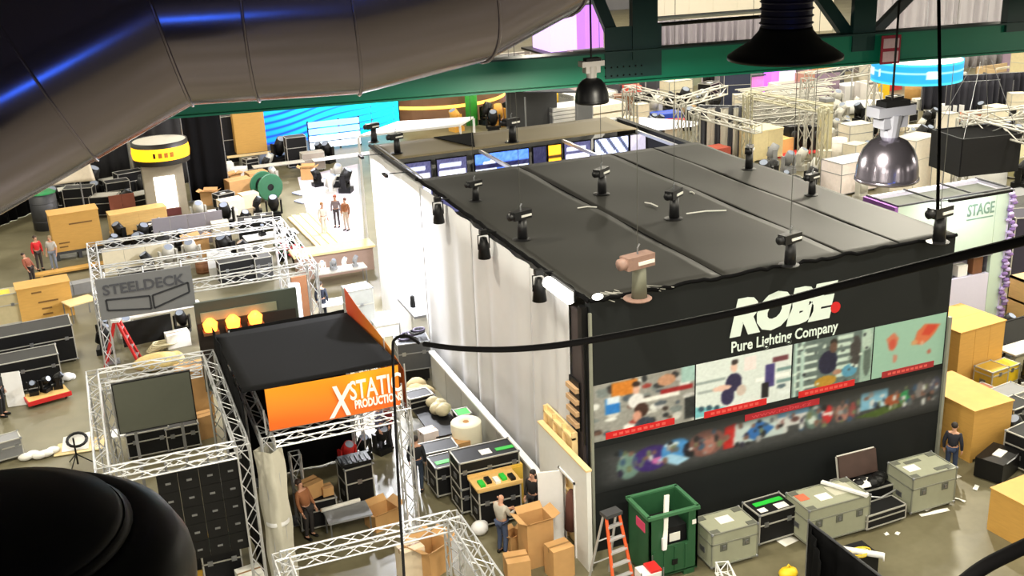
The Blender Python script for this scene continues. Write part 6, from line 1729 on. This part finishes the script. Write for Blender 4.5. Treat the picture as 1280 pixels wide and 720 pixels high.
# ================================================================== stands beyond the booth
# round amber stage with green columns
c = at_y(560, 150, 62)
t = thing('round_stage', 'round wooden stage front with amber lamps behind the booth', 'stage', (at(565, 150).x, at(565, 150).y + 4, 0))
MB().lathe([(.001, 2.2), (5.6, 2.2), (5.6, 0)], 40).build('deck', mat('stage_brown', (136, 100, 74), .6, 0, .2, 1), t)
MB().lathe([(5.62, 1.2), (5.7, 1.3), (5.62, 1.45)], 40).build('amber_rail', mat('amber_glow', (255, 190, 80), .5, 0, .1, emit=1.5), t, True)
MB().lathe([(.001, 4.2), (4.6, 4.15), (5.0, 3.6), (4.9, 3.5)], 36).build('canopy', mat('canopy_brown', (150, 120, 96), .7, 0, .2, 1), t, True)
for k in range(6): MB().tube([(4.4 * math.cos(k * 1.05), 4.4 * math.sin(k * 1.05), 2.2), (4.4 * math.cos(k * 1.05), 4.4 * math.sin(k * 1.05), 3.6)], .1, 8).build('post', WOOD, t)
gc = []
for (u, v, hh) in ((552, 150, 3.2), (582, 152, 3.6), (643, 140, 2.4)):
    p = at(u, v); o = drum('x', (p.x, p.y - 1.5, 0), .45, hh, mat('green_column', (60, 170, 60), .5, 0, .15), 'green_column', 'column', 3); gc.append(o)
order_labels(gc, 'bright green column at the round stage behind the booth', 'green columns')
lamps = []
for i, (u, v) in enumerate(((524, 150), (566, 146), (597, 150), (612, 152), (625, 148), (560, 158), (605, 160))):
    c = at(u, v); lamps.append(moving_head('x', (c.x, c.y - 2, 0), 2.0, i, BLACK if i % 2 == 0 else mat('amber_gear', (220, 160, 60), .5), name='round_stage_lamp'))
order_labels(lamps, 'stage lamp standing before the round amber stage', 'lamps before the round stage')
t = thing('white_canopy', 'long white panel roof right behind the rear of the booth', 'roof', (0, 0, 0))
q = [at(448, 172, 5.5), at(575, 158, 5.5), at(592, 148, 5.5), at(497, 154, 5.5)]
t.location = (q[0].x, q[0].y, 0)
MB().slab([p - V(q[0].x, q[0].y, 0) for p in q], .1).build('panel', WHITE, t)
for p in q:
    MB().tube([(p.x - q[0].x, p.y - q[0].y, 0), (p.x - q[0].x, p.y - q[0].y, 5.5)], .06, 6).build('post', WHITE, t)
p = at_y(498, 118, 64); q2 = at_y(562, 112, 64); t = thing('white_screen', 'white glowing arch panel right of the blue screen', 'screen', (p.x, 64, 0))
MB().b2((0, 0, 1.0), (q2.x - p.x, .2, p.z + .2)).build('panel', mat('white_glow', (250, 250, 252), .5, 0, 0, emit=.8), t); MB().b2((.3, .2, 0), (.6, .5, p.z)).build('post', STEEL, t)
# dark roofed stand and pale stacks right behind the booth
t = thing('tent_roof_stand', 'stand with dark slanted roof right behind the booth', 'booth', (at(680, 168).x, at(680, 168).y, 0))
MB().slab([(-1.9, -1.2, 3.3), (2.2, -1.2, 2.9), (2.2, 2.6, 2.9), (-1.9, 2.6, 4.6)], .1).build('roof', mat('slate_roof', (56, 58, 68), .7, 0, .1), t)
for x in (-1.8, 2.1):
    for y in (-1.1, 2.5): MB().tube([(x, y, 0), (x, y, 3.0)], .06, 6).build('post', STEEL, t)
MB().b2((-1.8, 2.4, 0), (2.1, 2.5, 2.9)).build('rear_wall', DKGREY, t)
def stack(label, u, v, n, w, d, hh, m, rz=.1, name='panel_stack', lift=.0, cat='stack'):
    c = at(u, v); t = thing(name, label, cat, (c.x, c.y, 0), rz)
    for k in range(n):
        MB().b2((-w / 2 + .04 * (k % 3), -d / 2, lift + k * hh * 1.25), (w / 2 + .04 * (k % 2), d / 2, lift + k * hh * 1.25 + hh)).build('board', m, t)
    MB().b2((-w / 2, -d / 2, 0), (-w / 2 + .1, d / 2, lift + n * hh * 1.25)).build('side_rail', GREY, t); MB().b2((w / 2 - .1, -d / 2, 0), (w / 2, d / 2, lift + n * hh * 1.25)).build('side_rail', GREY, t)
    return t
stack('stack of white boards behind the slanted dark roof, left', 706, 153, 5, 3.2, 2.0, .22, WHITE)
stack('white box stack behind the slanted dark roof, right', 752, 158, 3, 3.0, 2.4, .5, mat('warm_white', (240, 232, 214), .6))
stack('white shelf stack between the stands far behind the roof', 735, 138, 4, 4.0, 2.2, .3, PAPER)
c = at(688, 128); drum('yellow barrel far behind the booth', (c.x, c.y, 0), .7, 1.3, YELLOW); 
# purple lit stands
PURG = mat('purple_glow', (190, 90, 240), .5, 0, .1, emit=1.3)
PINKG = mat('pink_white_glow', (236, 196, 250), .5, 0, .1, emit=.8)
def glow_tower(label, u, v, h, w, m, name='light_tower'):
    c = at(u, v); t = thing(name, label, 'light column', (c.x, c.y, 0)); MB().b2((-w / 2, -w / 2, .2), (w / 2, w / 2, h)).build('lit_body', m, t); MB().b2((-w * .7, -w * .7, 0), (w * .7, w * .7, .2)).build('base', BLACK, t); MB().b2((-w * .55, -w * .55, h), (w * .55, w * .55, h + .12)).build('cap', DKGREY, t)
glow_tower('purple lit column far behind the slanted roof', 662, 128, 2.6, .9, PURG)
glow_tower('purple lit column among the far right stands', 966, 120, 3.4, 1.1, PURG)
glow_tower('pink-white lit column right of the purple one', 983, 122, 2.2, .9, PINKG)
glow_tower('pink lit cube left of the purple column', 930, 122, 1.8, 2.2, mat('pink_glow', (206, 120, 190), .5, 0, .2, emit=.35))
glow_tower('pink haze panel far beyond the green columns', 632, 118, 3.0, 3.2, mat('pale_pink_panel', (222, 180, 196), .6))
glow_tower('lilac lit panel seen between duct and girder', 704, 62, 4.5, 5.0, mat('lilac_glow', (206, 170, 240), .5, 0, .1, emit=.9))
glow_tower('violet lit column seen between duct and girder', 738, 74, 5.5, 2.0, mat('violet_glow', (170, 110, 220), .5, 0, .1, emit=.7))
# white tilted light panel
p = at(800, 176)
t = thing('light_box', 'tilted white light panel standing beyond the booth roof', 'screen', (p.x, p.y, 0))
a = at_y(799, 150, p.y) - p; b = at_y(863, 168, p.y) - p
MB().slab([(a.x, 0, .6), (b.x, -1.5, .9), (b.x, -1.5, max(1.1, b.z)), (a.x, 0, a.z + .2)], .15).build('lit_face', mat('white_panel_glow', (250, 246, 252), .5, 0, 0, emit=.9), t)
MB().b2((a.x, .1, 0), (a.x + .2, .3, a.z)).build('post', STEEL, t); MB().b2((b.x - .2, -1.4, 0), (b.x, -1.2, 1.6)).build('post', STEEL, t)
# drape row with pale stripes under a truss
c0 = zq(876, 194, 0); c1 = zq(928, 190, 0)
drape_px('dark drape with pale strips beyond the right edge of the roof', 872, 196, 928, 198, 3.3, mat('slate_drape', (70, 72, 78), .9, 0, .2), folds=9, amp=.12)
for k in range(3):
    p = at(884 + k * 16, 197); t = thing('pale_curtain_strip', 'pale strip', 'drape', (p.x, p.y - .35, 0)); curtain_mesh((-.25, 0, 0), (.3, 0, 0), .05, 3.2, 2, .03, 5, k).build('curtain', mat('putty_cloth', (176, 172, 160), .85), t, True, .01); MB().tube([(-.3, 0, 3.2), (.35, 0, 3.2)], .03, 6).build('rod', STEEL, t)
order_labels([o for o in COL.objects if o.name.startswith('pale_curtain_strip')], 'pale curtain strip before the dark drape beyond the roof', 'pale strips on the dark drape')
def far_truss(label, pts, s=.5, m=ALU_DULL):
    truss_frame(label, pts, s=s, braces=False, step=1.0, m=m, r=.05, rb=.03)
def P3(u, v, z): p = at(u, v, z); return (p.x, p.y, z)
far_truss('pale truss running over the striped drape beyond the roof', [(P3(868, 140, 3.9), P3(948, 161, 3.9)), ((*P3(868, 140, 3.9)[:2], 0.02), P3(868, 140, 4.1))], .45)
far_truss('pale truss frame far behind the lamp, left', [(P3(785, 112, 4.5), P3(850, 128, 4.5)), (P3(850, 128, 4.5), P3(905, 112, 4.5)), ((*P3(850, 128, 4.5)[:2], .02), P3(850, 128, 4.7)), ((*P3(785, 112, 4.5)[:2], .02), P3(785, 112, 4.7))], .5)
far_truss('long pale truss before the purple column', [(P3(935, 118, 4.2), P3(1038, 137, 4.2)), ((*P3(1030, 135, 4.2)[:2], .02), P3(1030, 135, 4.4)), ((*P3(935, 118, 4.2)[:2], .02), P3(935, 118, 4.4))], .4, mat('olive_alu', (188, 184, 160), .5, .3))
far_truss('white truss angle above the black hanging box, front arm', [(P3(1204, 150, 5.0), P3(1300, 175, 5.0))], .5)
far_truss('white truss angle above the black hanging box, rear arm', [(P3(1206, 148, 5.3), P3(1300, 138, 5.3)), ((*P3(1206, 148, 5.3)[:2], .02), P3(1206, 148, 5.3))], .5)
far_truss('pale truss under the girder near the flared lamp', [(P3(1010, 98, 5), P3(1095, 84, 5)), ((*P3(1010, 98, 5)[:2], .02), P3(1010, 98, 5)), ((*P3(1095, 84, 5)[:2], .02), P3(1095, 84, 5))], .6)
# stacked truss lengths
t = thing('truss_rack', 'rack of stacked grey truss lengths beyond the booth roof', 'truss', (at(985, 168).x, at(985, 168).y, 0), -.12)
for k in range(5):
    for j in range(2):
        b_ = MB(); z = .25 + k * .62
        for dy, dz in ((0, 0), (.45, 0), (0, .4), (.45, .4)): b_.tube([(-3.4, j * .8 + dy, z + dz), (3.4, j * .8 + dy, z + dz)], .05, 5)
        o = b_.build('truss_length', ALU_DULL, t)
        lat = MB()
        for i in range(12): lat.tube([(-3.4 + i * .566, j * .8, z + (.4 if i % 2 else 0)), (-3.4 + (i + 1) * .566, j * .8, z + (0 if i % 2 else .4))], .025, 4)
        lat.build('lattice', ALU_DULL, o)
for x in (-3, 0, 3): MB().b2((x - .08, -.1, 0), (x + .08, 1.4, .2)).build('bearer', BROWN, t)
t = thing('post', 'pale olive post beside the stacked truss lengths', 'post', at(1030, 197)); MB().b2((-.28, -.28, 0), (.28, .28, 3.5)).build('shaft', mat('olive_post', (186, 178, 140), .6), t); MB().b2((-.4, -.4, 0), (.4, .4, .15)).build('foot', GREY, t)
MB().b2((-.34, -.34, 3.5), (.34, .34, 3.7)).build('cap', GREY, t)
# assorted far things: (kind, u, v, w, d, h, material, label)
LST = [
 ('case', 918, 138, 2.0, 1.6, 3.2, mat('navy_case', (40, 46, 70), .6), 'tall navy cabinet beyond the striped drape'),
 ('crate', 948, 197, 2.3, 1.8, 1.9, mat('cream_ply', (222, 206, 160), .6), 'big cream crate with tan lid near the right roof edge'),
 ('carton', 975, 190, 1.4, 1.0, .9, mat('amber_card', (226, 184, 116), .7), 'amber carton between cream crate and red mat'),
 ('case', 1068, 185, 1.8, 1.2, 1.6, mat('cream_cab', (222, 216, 198), .6), 'cream shelf cabinet right of the olive post'),
 ('drum', 1048, 203, .9, .9, 1.5, mat('white_drum', (236, 230, 220), .5), 'white drum behind the front right of the roof'),
 ('case', 1060, 238, 2.6, 1.6, 1.8, mat('white_pink_case', (238, 226, 222), .5), 'large white case with small dark plate beside the chrome lamp'),
 ('case', 1140, 238, 2.2, 1.4, 3.0, mat('white_shelf', (228, 220, 206), .5), 'white shelf unit right of the chrome lamp'),
 ('carton', 1097, 166, 1.2, 1.0, 1.0, mat('orange_red_box', (228, 96, 60), .6), 'orange-red box above the chrome lamp'),
 ('carton', 1098, 122, 1.3, 1.0, 1.2, YELLOW, 'yellow box under the blue ring sign'),
 ('carton', 1110, 112, 1.8, 1.2, 1.0, mat('brick_red', (190, 50, 50), .6), 'red box under the left end of the blue ring'),
 ('drum', 1140, 130, 1.2, 1.2, 2.4, mat('wood_cone', (206, 160, 96), .6), 'wooden barrel tower under the blue ring sign'),
 ('carton', 1060, 126, 1.8, 1.4, 1.3, WHITE, 'white box left of the yellow box'),
 ('roll', 1083, 142, 3.0, 1.0, 1.0, WHITE, 'white covered roll above the chrome lamp'),
 ('case', 1030, 118, 1.6, 1.3, 2.6, mat('tan_cab', (206, 160, 92), .6), 'tan cabinet right of the purple columns'),
 ('case', 1010, 122, 1.8, 1.3, 2.0, mat('rose_cab', (190, 140, 120), .6), 'rose brown cabinet behind the pink-white column'),
 ('carton', 832, 152, 2.2, 1.4, .7, BLUE, 'blue plastic box beyond the white light panel'),
 ('carton', 848, 158, 1.6, 1.0, .5, mat('red_strip_box', (206, 50, 56), .6), 'flat red box beside the blue one'),
 ('carton', 890, 204, 1.9, 1.2, 1.0, mat('brick_box', (176, 82, 66), .6), 'brick red box at the far right roof edge'),
 ('carton', 812, 108, 2.4, 1.4, 1.4, mat('orange_lit_box', (240, 200, 160), .6), 'orange-lit box right under the green girder'),  # orange light on this carton is put into its colour
 ('carton', 790, 132, 1.2, 1.0, 1.6, mat('coral_box', (222, 92, 78), .6), 'coral red box beside the small dark lamp'),
 ('case', 779, 152, 1.4, 1.0, 2.0, BROWN, 'brown cabinet left of the coral box'),
 ('case', 845, 132, 2.2, 1.3, 2.0, mat('cream_block', (226, 218, 190), .6), 'cream block before the far truss frame'),
 ('case', 860, 106, 4.0, 1.5, 2.2, mat('pale_green_block', (176, 184, 160), .6), 'pale green container under the girder'),
 ('case', 900, 108, 1.5, 1.2, 3.6, GREY, 'grey pillar cabinet under the girder'),
 ('case', 1232, 122, 2.2, 1.5, 1.6, mat('olive_green_case', (146, 148, 76), .6), 'olive green case before the far grey curtains'),
 ('case', 1262, 128, 2.0, 1.5, 1.8, mat('silver_machine', (150, 150, 156), .5, .3), 'silver machine right of the olive green case'),
 ('case', 1275, 112, 1.6, 1.2, 3.4, mat('beige_pillar', (216, 202, 160), .6), 'beige pillar at the far right edge'),
 ('case', 1208, 160, 2.0, 1.2, 1.0, mat('rust_box2', (176, 110, 76), .6), 'rust brown case left of the truss angle'),
 ('carton', 1188, 148, 1.4, 1.0, 1.0, WHITE, 'white bag-like box beside the dark hanging cable'),
 ('case', 1176, 242, .8, .8, 4.4, mat('cream_post', (222, 214, 196), .6), 'cream pillar left of the black hanging box'),
 ('case', 1272, 215, 3.5, 1.6, 1.2, mat('olive_counter', (150, 144, 104), .6), 'olive counter right below the black hanging box'),
 ('case', 1268, 272, 1.6, 1.2, 1.3, GREY, 'grey case at the right edge beside the pale stand'),
 ('case', 1275, 352, 1.6, 1.4, 3.0, mat('dark_violet_case', (44, 40, 56), .6), 'dark violet cabinet at the right edge beside the garland'),
 ('case', 715, 124, 2.0, 1.3, 1.6, mat('rose_white_cab', (224, 196, 200), .6), 'rose white cabinet right of the yellow barrel'),
 ('case', 735, 118, 1.4, 1.2, 1.8, mat('mauve_cab', (170, 140, 160), .6), 'mauve cabinet left of the small dark lamp'),
]
for i, (kind, u, v, w_, d_, h_, m_, l) in enumerate(LST):
    c = at(u, v)
    rz = (-.35, .1, .3, 0)[i % 4]
    if kind == 'case': flight_case(l, (c.x, c.y, 0), (w_, d_, h_), rz, body=m_, edge=GREY if i % 2 else ALU_DULL, detail=False, wheels=h_ < 2.1, name='storage_cabinet', cat='cabinet')
    elif kind == 'crate': wooden_crate(l, (c.x, c.y, 0), (w_, d_, h_), rz, m_, planks=2)
    elif kind == 'carton': carton(l, (c.x, c.y, 0), (w_, d_, h_), rz, m=m_)
    elif kind == 'drum': drum(l, (c.x, c.y, 0), w_ / 2, h_, m_)
    elif kind == 'roll':
        t = thing('covered_roll', l, 'roll', (c.x, c.y, 0), rz); MB().tube([(-w_ / 2, 0, .5), (w_ / 2, 0, .5)], .5, 14).build('cloth', m_, t, True); MB().tube([(-w_ / 2 - .1, 0, .5), (w_ / 2 + .1, 0, .5)], .12, 8).build('core', CARD, t)
c = at(1060, 238); 
t = thing('red_mat', 'bright red mat with black speakers beyond the roof edge', 'mat', at(995, 190)); MB().b2((-1.9, -.9, 0), (1.6, .9, .04)).build('pile', mat('mat_red', (226, 60, 54), .8), t); MB().b2((-1.95, -.95, 0), (1.65, -.9, .05)).build('hem', mat('mat_red_dark', (160, 40, 40), .8), t)
for k in range(3):
    c = at(988 + k * 14, 187); t = thing('loudspeaker', 'black', 'speaker', (c.x, c.y, .05)); MB().b2((-.35, -.35, 0), (.35, .35, 1.5)).build('cabinet', BLACK, t); MB().lathe([(.25, 0), (.2, .05), (.001, .08)], 12, (0, -.36, 1.0), Matrix.Rotation(PI / 2, 3, 'X')).build('cone', DKGREY, t)
order_labels([o for o in COL.objects if o.name.startswith('loudspeaker')], 'black loudspeaker standing on the red mat', 'loudspeakers on the red mat')
# black hanging box
p = at_d(1218, 188, 52)
t = thing('hanging_box_sign', 'big black cube sign hanging above the pale stand', 'sign', (p.x, p.y, p.z - .85), -.15)
for s in (-1, 1):
    MB().b2((-1.5, s * 1.2 - .04, 0), (1.5, s * 1.2 + .04, 1.75)).build('panel', BLACK_LAM, t); MB().b2((s * 1.5 - .04, -1.2, 0), (s * 1.5 + .04, 1.2, 1.75)).build('panel', BLACK_LAM, t)
MB().b2((-1.5, -1.2, 1.6), (1.5, 1.2, 1.7)).build('top_cloth', BLACK_CLOTH, t)
for x in (-1.4, 1.4):
    for y in (-1.1, 1.1): MB().tube([(x, y, 1.7), (x * .2, y * .2, 5.0)], .015, 4).build('hanging_wire', STEEL, t)
MB().tube([(0, 0, 4.6), (0, 0, ZC - p.z + .85)], .015, 4).build('hanging_wire', STEEL, t)
# row of black lamps on the white counter behind the pale stand
c0 = at(1188, 238); c1 = at(1252, 231)
t = thing('counter', 'white counter behind the pale stand with a row of black lamps', 'counter', (c0.x, c0.y, 0)); d_ = c1 - c0; rzc = math.atan2(d_.y, d_.x); L = d_.length
MB().box((d_.x / 2, d_.y / 2, .5), (L, .8, 1.0), rzc).build('body', WHITE, t); MB().box((d_.x / 2, d_.y / 2, 1.03), (L + .1, .9, .06), rzc).build('top', WHITE, t)
row = [moving_head('x', c0 + d_ * ((k + .3) / 5.2) + V(0, 0, 1.06), 1.15, k * .4, name='counter_lamp') for k in range(5)]
order_labels(row, 'black lamp in the row on the white counter behind the pale stand', 'black lamps on the white counter')
sv = [moving_head('x', (at(u, v).x, at(u, v).y, 0), 1.6, i * .7, ALU_DULL if i % 2 else GREY, name='silver_lamp') for i, (u, v) in enumerate(((985, 216), (1000, 212), (965, 206), (1018, 226), (1090, 232), (1076, 250)))]
order_labels(sv, 'silver stage lamp on the floor behind the right roof edge', 'silver lamps behind the roof edge')
# blue ring sign
p = at_d(1146, 86, 60)
t = thing('ring_sign', 'large glowing blue ring sign hanging at far right', 'sign', (p.x, p.y, p.z))
def ringpic(u, v):
    a = (u * 360) % 360
    c = (26, 150, 214) if .1 < v < .9 else (60, 190, 230)
    if v > .55 and v < .62: c = (150, 225, 250)
    if abs(v - .5) < .18 and (a % 90) > 52: c = (200, 236, 250) if math.sin(a * 1.9) > -.3 else c
    return c
print_sheet('lit_band', lambda u, v: (2.35 * math.cos(2 * PI * u), 2.35 * math.sin(2 * PI * u), -.55 + 1.1 * v), 120, 14, ringpic, paint_mat('ring_glow', .45, .5), t)
MB().lathe([(2.3, -.55), (2.3, .5)], 48).build('inner_band', WHITE, t, True)
MB().lathe([(.001, .5), (2.3, .52)], 48).build('top_disc', mat('ring_white_top', (252, 240, 246), .6, 0, 0, emit=.5), t)
for k in range(3): MB().tube([(1.9 * math.cos(k * 2.1), 1.9 * math.sin(k * 2.1), .5), (.2 * math.cos(k * 2.1), .2 * math.sin(k * 2.1), ZC - p.z)], .015, 4).build('hanging_wire', STEEL, t)
# wall curtains of the far hall
FARG = mat('far_grey_drape', (176, 172, 178), .9, 0, .08, 1)
FARD = mat('far_black_drape', (44, 44, 54), .9, 0, .1, 1)
def wall_curtain(label, x0, x1, y, z0, z1, m, folds):
    mb = curtain_mesh((x0, y, 0), (x1, y, 0), z0, z1, folds, .25, 4, int(x0)); return tag(mb.build('wall_curtain', m, None, True, .05), label, 'curtain')
wall_curtain('long pale grey curtain on the far wall behind the girder', 20, 74, 118, 4.0, 16, mat('cream_grey_drape', (206, 202, 196), .9, 0, .06, 1), 30)
drape_px('grey curtain wall at the far right beyond the blue ring', 1085, 92, 1340, 78, 7.5, FARG, folds=22, amp=.2)
drape_px('black curtain along the floor of the far right stands', 1150, 138, 1330, 128, 2.4, FARD, folds=20, amp=.2)
drape_px('black backdrop under the blue ring sign', 1180, 150, 1245, 146, 2.6, FARD, folds=8, amp=.15)
wall_curtain('black curtain on the far wall left of the girder post', -30, 18, 119, 0, 14, FARD, 22)
drape_px('pale grey pleated drape beyond the girder, right of the gusset', 812, 62, 1010, 50, 2.9, mat('lilac_grey_drape', (168, 162, 172), .9, 0, .1, 1), folds=26, amp=.22)
panel_wall('cream white wall rising behind the pleated drape beyond the girder', zq(800, 50, 0), zq(1040, 38, 0), 8.0, mat('cream_wall', (236, 228, 208), .6, 0, .03), 8, .2)
tl = thing('high_window_band', 'bright window band high on the far wall above the girder', 'window band', (48, 117.3, 8.0))
for k in range(6): MB().b2((-8 + k * 3.2, 0, 0), (-5 + k * 3.2, .15, 2.4)).build('pane', mat('bright_pane', (250, 244, 226), .4, 0, .03, emit=.7), tl)
for k in range(7): MB().b2((-8.15 + k * 3.2, -.05, -.1), (-7.98 + k * 3.2, .2, 2.5)).build('mullion', DKGREY, tl)
# ------------------------------------------------------------------ free floor bookkeeping for the denser clutter
bpy.context.view_layer.update()
TAKEN = []
def footprint(o):
    xs, ys = [], []
    def walk(q):
        if q.type == 'MESH' and q.name.split('.')[0] not in ('hanging_wire', 'suspension_cable', 'chain'):
            for b in q.bound_box:
                w = q.matrix_world @ Vector(b)
                if w.z < 9: xs.append(w.x); ys.append(w.y)
        for c in q.children: walk(c)
    walk(o)
    if xs: TAKEN.append((min(xs), max(xs), min(ys), max(ys)))
for o in list(COL.objects):
    if o.parent is None and 'category' in o and o.type in ('EMPTY', 'MESH') and not o.name.startswith(('white_carpet', 'power_cable', 'hanging_cable', 'roof_', 'ventilation', 'high_bay')):
        footprint(o)
def free(x, y, r, keep=True):
    for a, b, c, d in TAKEN:
        if a - r < x < b + r and c - r < y < d + r: return False
    if keep: TAKEN.append((x - r, x + r, y - r, y + r))
    return True
# low stands fill between: rows of plain partition booths far behind
rb_ = random.Random(77)
cols = [(222, 216, 200), (120, 112, 110), (70, 72, 80), (196, 170, 130), (236, 232, 226), (150, 130, 150), (96, 84, 76)]
fb = []
for i in range(900):
    if len(fb) >= 40: break
    u = rb_.uniform(630, 1290); v = rb_.uniform(86, 132)
    c = at(u, v)
    w_ = rb_.uniform(2, 4.2); d_ = rb_.uniform(1.5, 2.6); h_ = rb_.uniform(1.0, 2.8)
    if not free(c.x, c.y, w_ * .55): continue
    k = len(fb)
    t = thing('far_stand', 'x', 'booth', (c.x, c.y, 0), rb_.uniform(-.2, .2))
    m_ = mat('far_col_%d' % (k % 7), cols[k % 7], .7, 0, .15, 1)
    MB().b2((-w_ / 2, d_ / 2 - .1, 0), (w_ / 2, d_ / 2, h_)).build('rear_wall', m_, t); MB().b2((-w_ / 2, -d_ / 2, 0), (-w_ / 2 + .1, d_ / 2, h_)).build('side_wall', m_, t)
    MB().b2((-w_ / 2 + .3, -d_ / 2, 0), (w_ * .1, -d_ / 2 + .6, 1.0)).build('counter', mat('far_col_%d' % ((k + 3) % 7), cols[(k + 3) % 7], .7, 0, .15, 1), t)
    MB().b2((-w_ / 2, -d_ / 2, h_), (w_ / 2, -d_ / 2 + .15, h_ + .15)).build('fascia', mat('far_col_%d' % ((k + 4) % 7), cols[(k + 4) % 7], .7, 0, .15, 1), t)
    MB().tube([(w_ / 2, -d_ / 2, 0), (w_ / 2, -d_ / 2, h_ + .1)], .06, 5).build('post', ALU, t)
    fb.append(t)
order_labels(fb, 'small open stand among the distant rows under the girder', 'distant open stands')
# loose gear spread over the open floor: (picture area, wanted pieces, where it is)
def scatter(area, n, where, seed, smin=.8, smax=1.3):
    rs = random.Random(seed); made = {k: [] for k in ('white carton', 'brown carton', 'black case', 'silver lamp', 'black lamp', 'white table', 'cream cabinet')}
    tries = 0; tot = 0
    while tot < n and tries < n * 60:
        tries += 1
        u = rs.uniform(area[0], area[2]); v = rs.uniform(area[1], area[3]); c = at(u, v); s = rs.uniform(smin, smax)
        kind = rs.choices(list(made), (1, 1.6, 3, 2, 3, 1, 1))[0]
        r = .75 * s if 'lamp' not in kind else .4 * s
        if not free(c.x, c.y, r): continue
        L = (c.x, c.y, 0); rz = rs.uniform(-.6, .6)
        if kind == 'white carton': o = carton('x', L, (s, .8 * s, .8 * s), rz, m=PAPER)
        elif kind == 'brown carton': o = carton('x', L, (s, .8 * s, .9 * s), rz, m=CARD, open_=rs.random() < .4)
        elif kind == 'black case': o = flight_case('x', L, (1.1 * s, .8 * s, s), rz, detail=False, marks=(('paper_label', (.3, .3, .6, .6), PAPER),))
        elif kind == 'silver lamp': o = moving_head('x', L, 1.5 * s, rz * 3, ALU_DULL)
        elif kind == 'black lamp': o = moving_head('x', L, 1.6 * s, rz * 3)
        elif kind == 'white table': o = table('x', L, (1.2 * s, .8 * s, .85), rz, WHITE)
        else: o = flight_case('x', L, (1.0 * s, .8 * s, 1.5 * s), rz, body=mat('cream_laminate', (222, 212, 188), .6), detail=False, wheels=False, name='storage_cabinet', cat='cabinet')
        made[kind].append(o); tot += 1
    for k, os_ in made.items():
        if os_: order_labels(os_, k + ' ' + where, k + 's ' + where)
scatter((905, 128, 1165, 245), 90, 'on the far floor right of the roof', 5, .7, 1.25)
scatter((775, 104, 905, 185), 36, 'behind the right roof corner', 6, .8, 1.5)
scatter((250, 205, 350, 300), 22, 'before the upright ochre crate', 7, .7, 1.2)
scatter((130, 300, 385, 345), 20, 'behind the Steeldeck truss', 8, .8, 1.2)
scatter((1180, 110, 1285, 240), 26, 'around the black cube sign', 9, 1.0, 1.7)
scatter((1235, 420, 1290, 570), 16, 'at the right edge by the crates', 10, .6, .9)
scatter((385, 200, 450, 245), 8, 'at the stage edge', 11, .8, 1.2)
scatter((130, 405, 250, 455), 6, 'below the Steeldeck sign', 12, .6, .9)
# ================================================================== people
def stand(u, v): p = at(u, v); return (p.x, p.y, 0)
person('person in dark jacket and jeans standing at the right booth corner', stand(1187, 597), 2.2, (30, 32, 44), (44, 56, 84), (40, 32, 28), h=1.75)
person('bald person in grey shirt and jeans bending by the stacked black cases', stand(629, 692), 2.0, (186, 180, 168), (64, 76, 104), bald=True, lean=-.0,
       pose=dict(elL=(.2, -.12, 1.16), wrL=(.12, -.36, 1.12), elR=(-.2, -.12, 1.16), wrR=(-.12, -.36, 1.14)), h=1.78)
person('person with long dark hair in black near the yellow locker', stand(668, 656), -1.0, (24, 22, 24), (24, 24, 28), (30, 24, 22), long_hair=True, h=1.68)
person('person in dark clothes walking in the aisle beside the truss tower', stand(524, 612), 2.7, (28, 30, 36), (46, 58, 76), (40, 34, 30), pose=dict(knL=(.1, -.14, .5), anL=(.1, -.06, .09), toL=(.1, -.22, .04), anR=(-.11, .18, .1), toR=(-.12, .02, .04)))
person('person in red shirt beside the rear ochre crate', stand(51, 338), .5, (206, 34, 40), (60, 50, 48), (60, 44, 36))
person('person in grey shirt and pale jeans next to the one in red', stand(69, 338), -.4, (186, 182, 178), (126, 134, 150), (150, 130, 100), sleeves=False)
person('person in brown-red top crouching before the plank at left', stand(42, 356), .8, (150, 84, 64), (52, 44, 44), (50, 36, 30), h=1.6, lean=-.5)
person('person in black at the left picture edge before the black cases', stand(5, 520), 1.2, (24, 24, 26), (28, 28, 30), (40, 32, 28), h=1.85)
person('person in white shirt in the group behind the pine planks', stand(406, 294), .3, (236, 232, 226), (232, 228, 222), (170, 120, 70))
person('person in grey top in the group behind the pine planks', stand(422, 284), -.5, (120, 110, 116), (70, 66, 70), (150, 70, 40))
person('person in brown top at the right of the group behind the planks', stand(434, 288), -.9, (150, 96, 62), (196, 182, 166), (90, 50, 34))
person('person in dark blue seen from behind the orange side banner', stand(405, 402), 2.6, (30, 36, 52), (34, 40, 56), (40, 32, 30))
person('person in blue-grey top at the back of the dark booth', stand(478, 565), 1.0, (84, 84, 112), (50, 50, 60), (60, 40, 32))
person('person in dark red shirt at the right back of the dark booth', stand(488, 560), -1.5, (130, 40, 40), (40, 38, 42), (40, 30, 26))
person('person in brown shirt working at the left of the dark booth', stand(388, 672), .6, (150, 96, 60), (50, 46, 46), (60, 42, 34), lean=-.3)
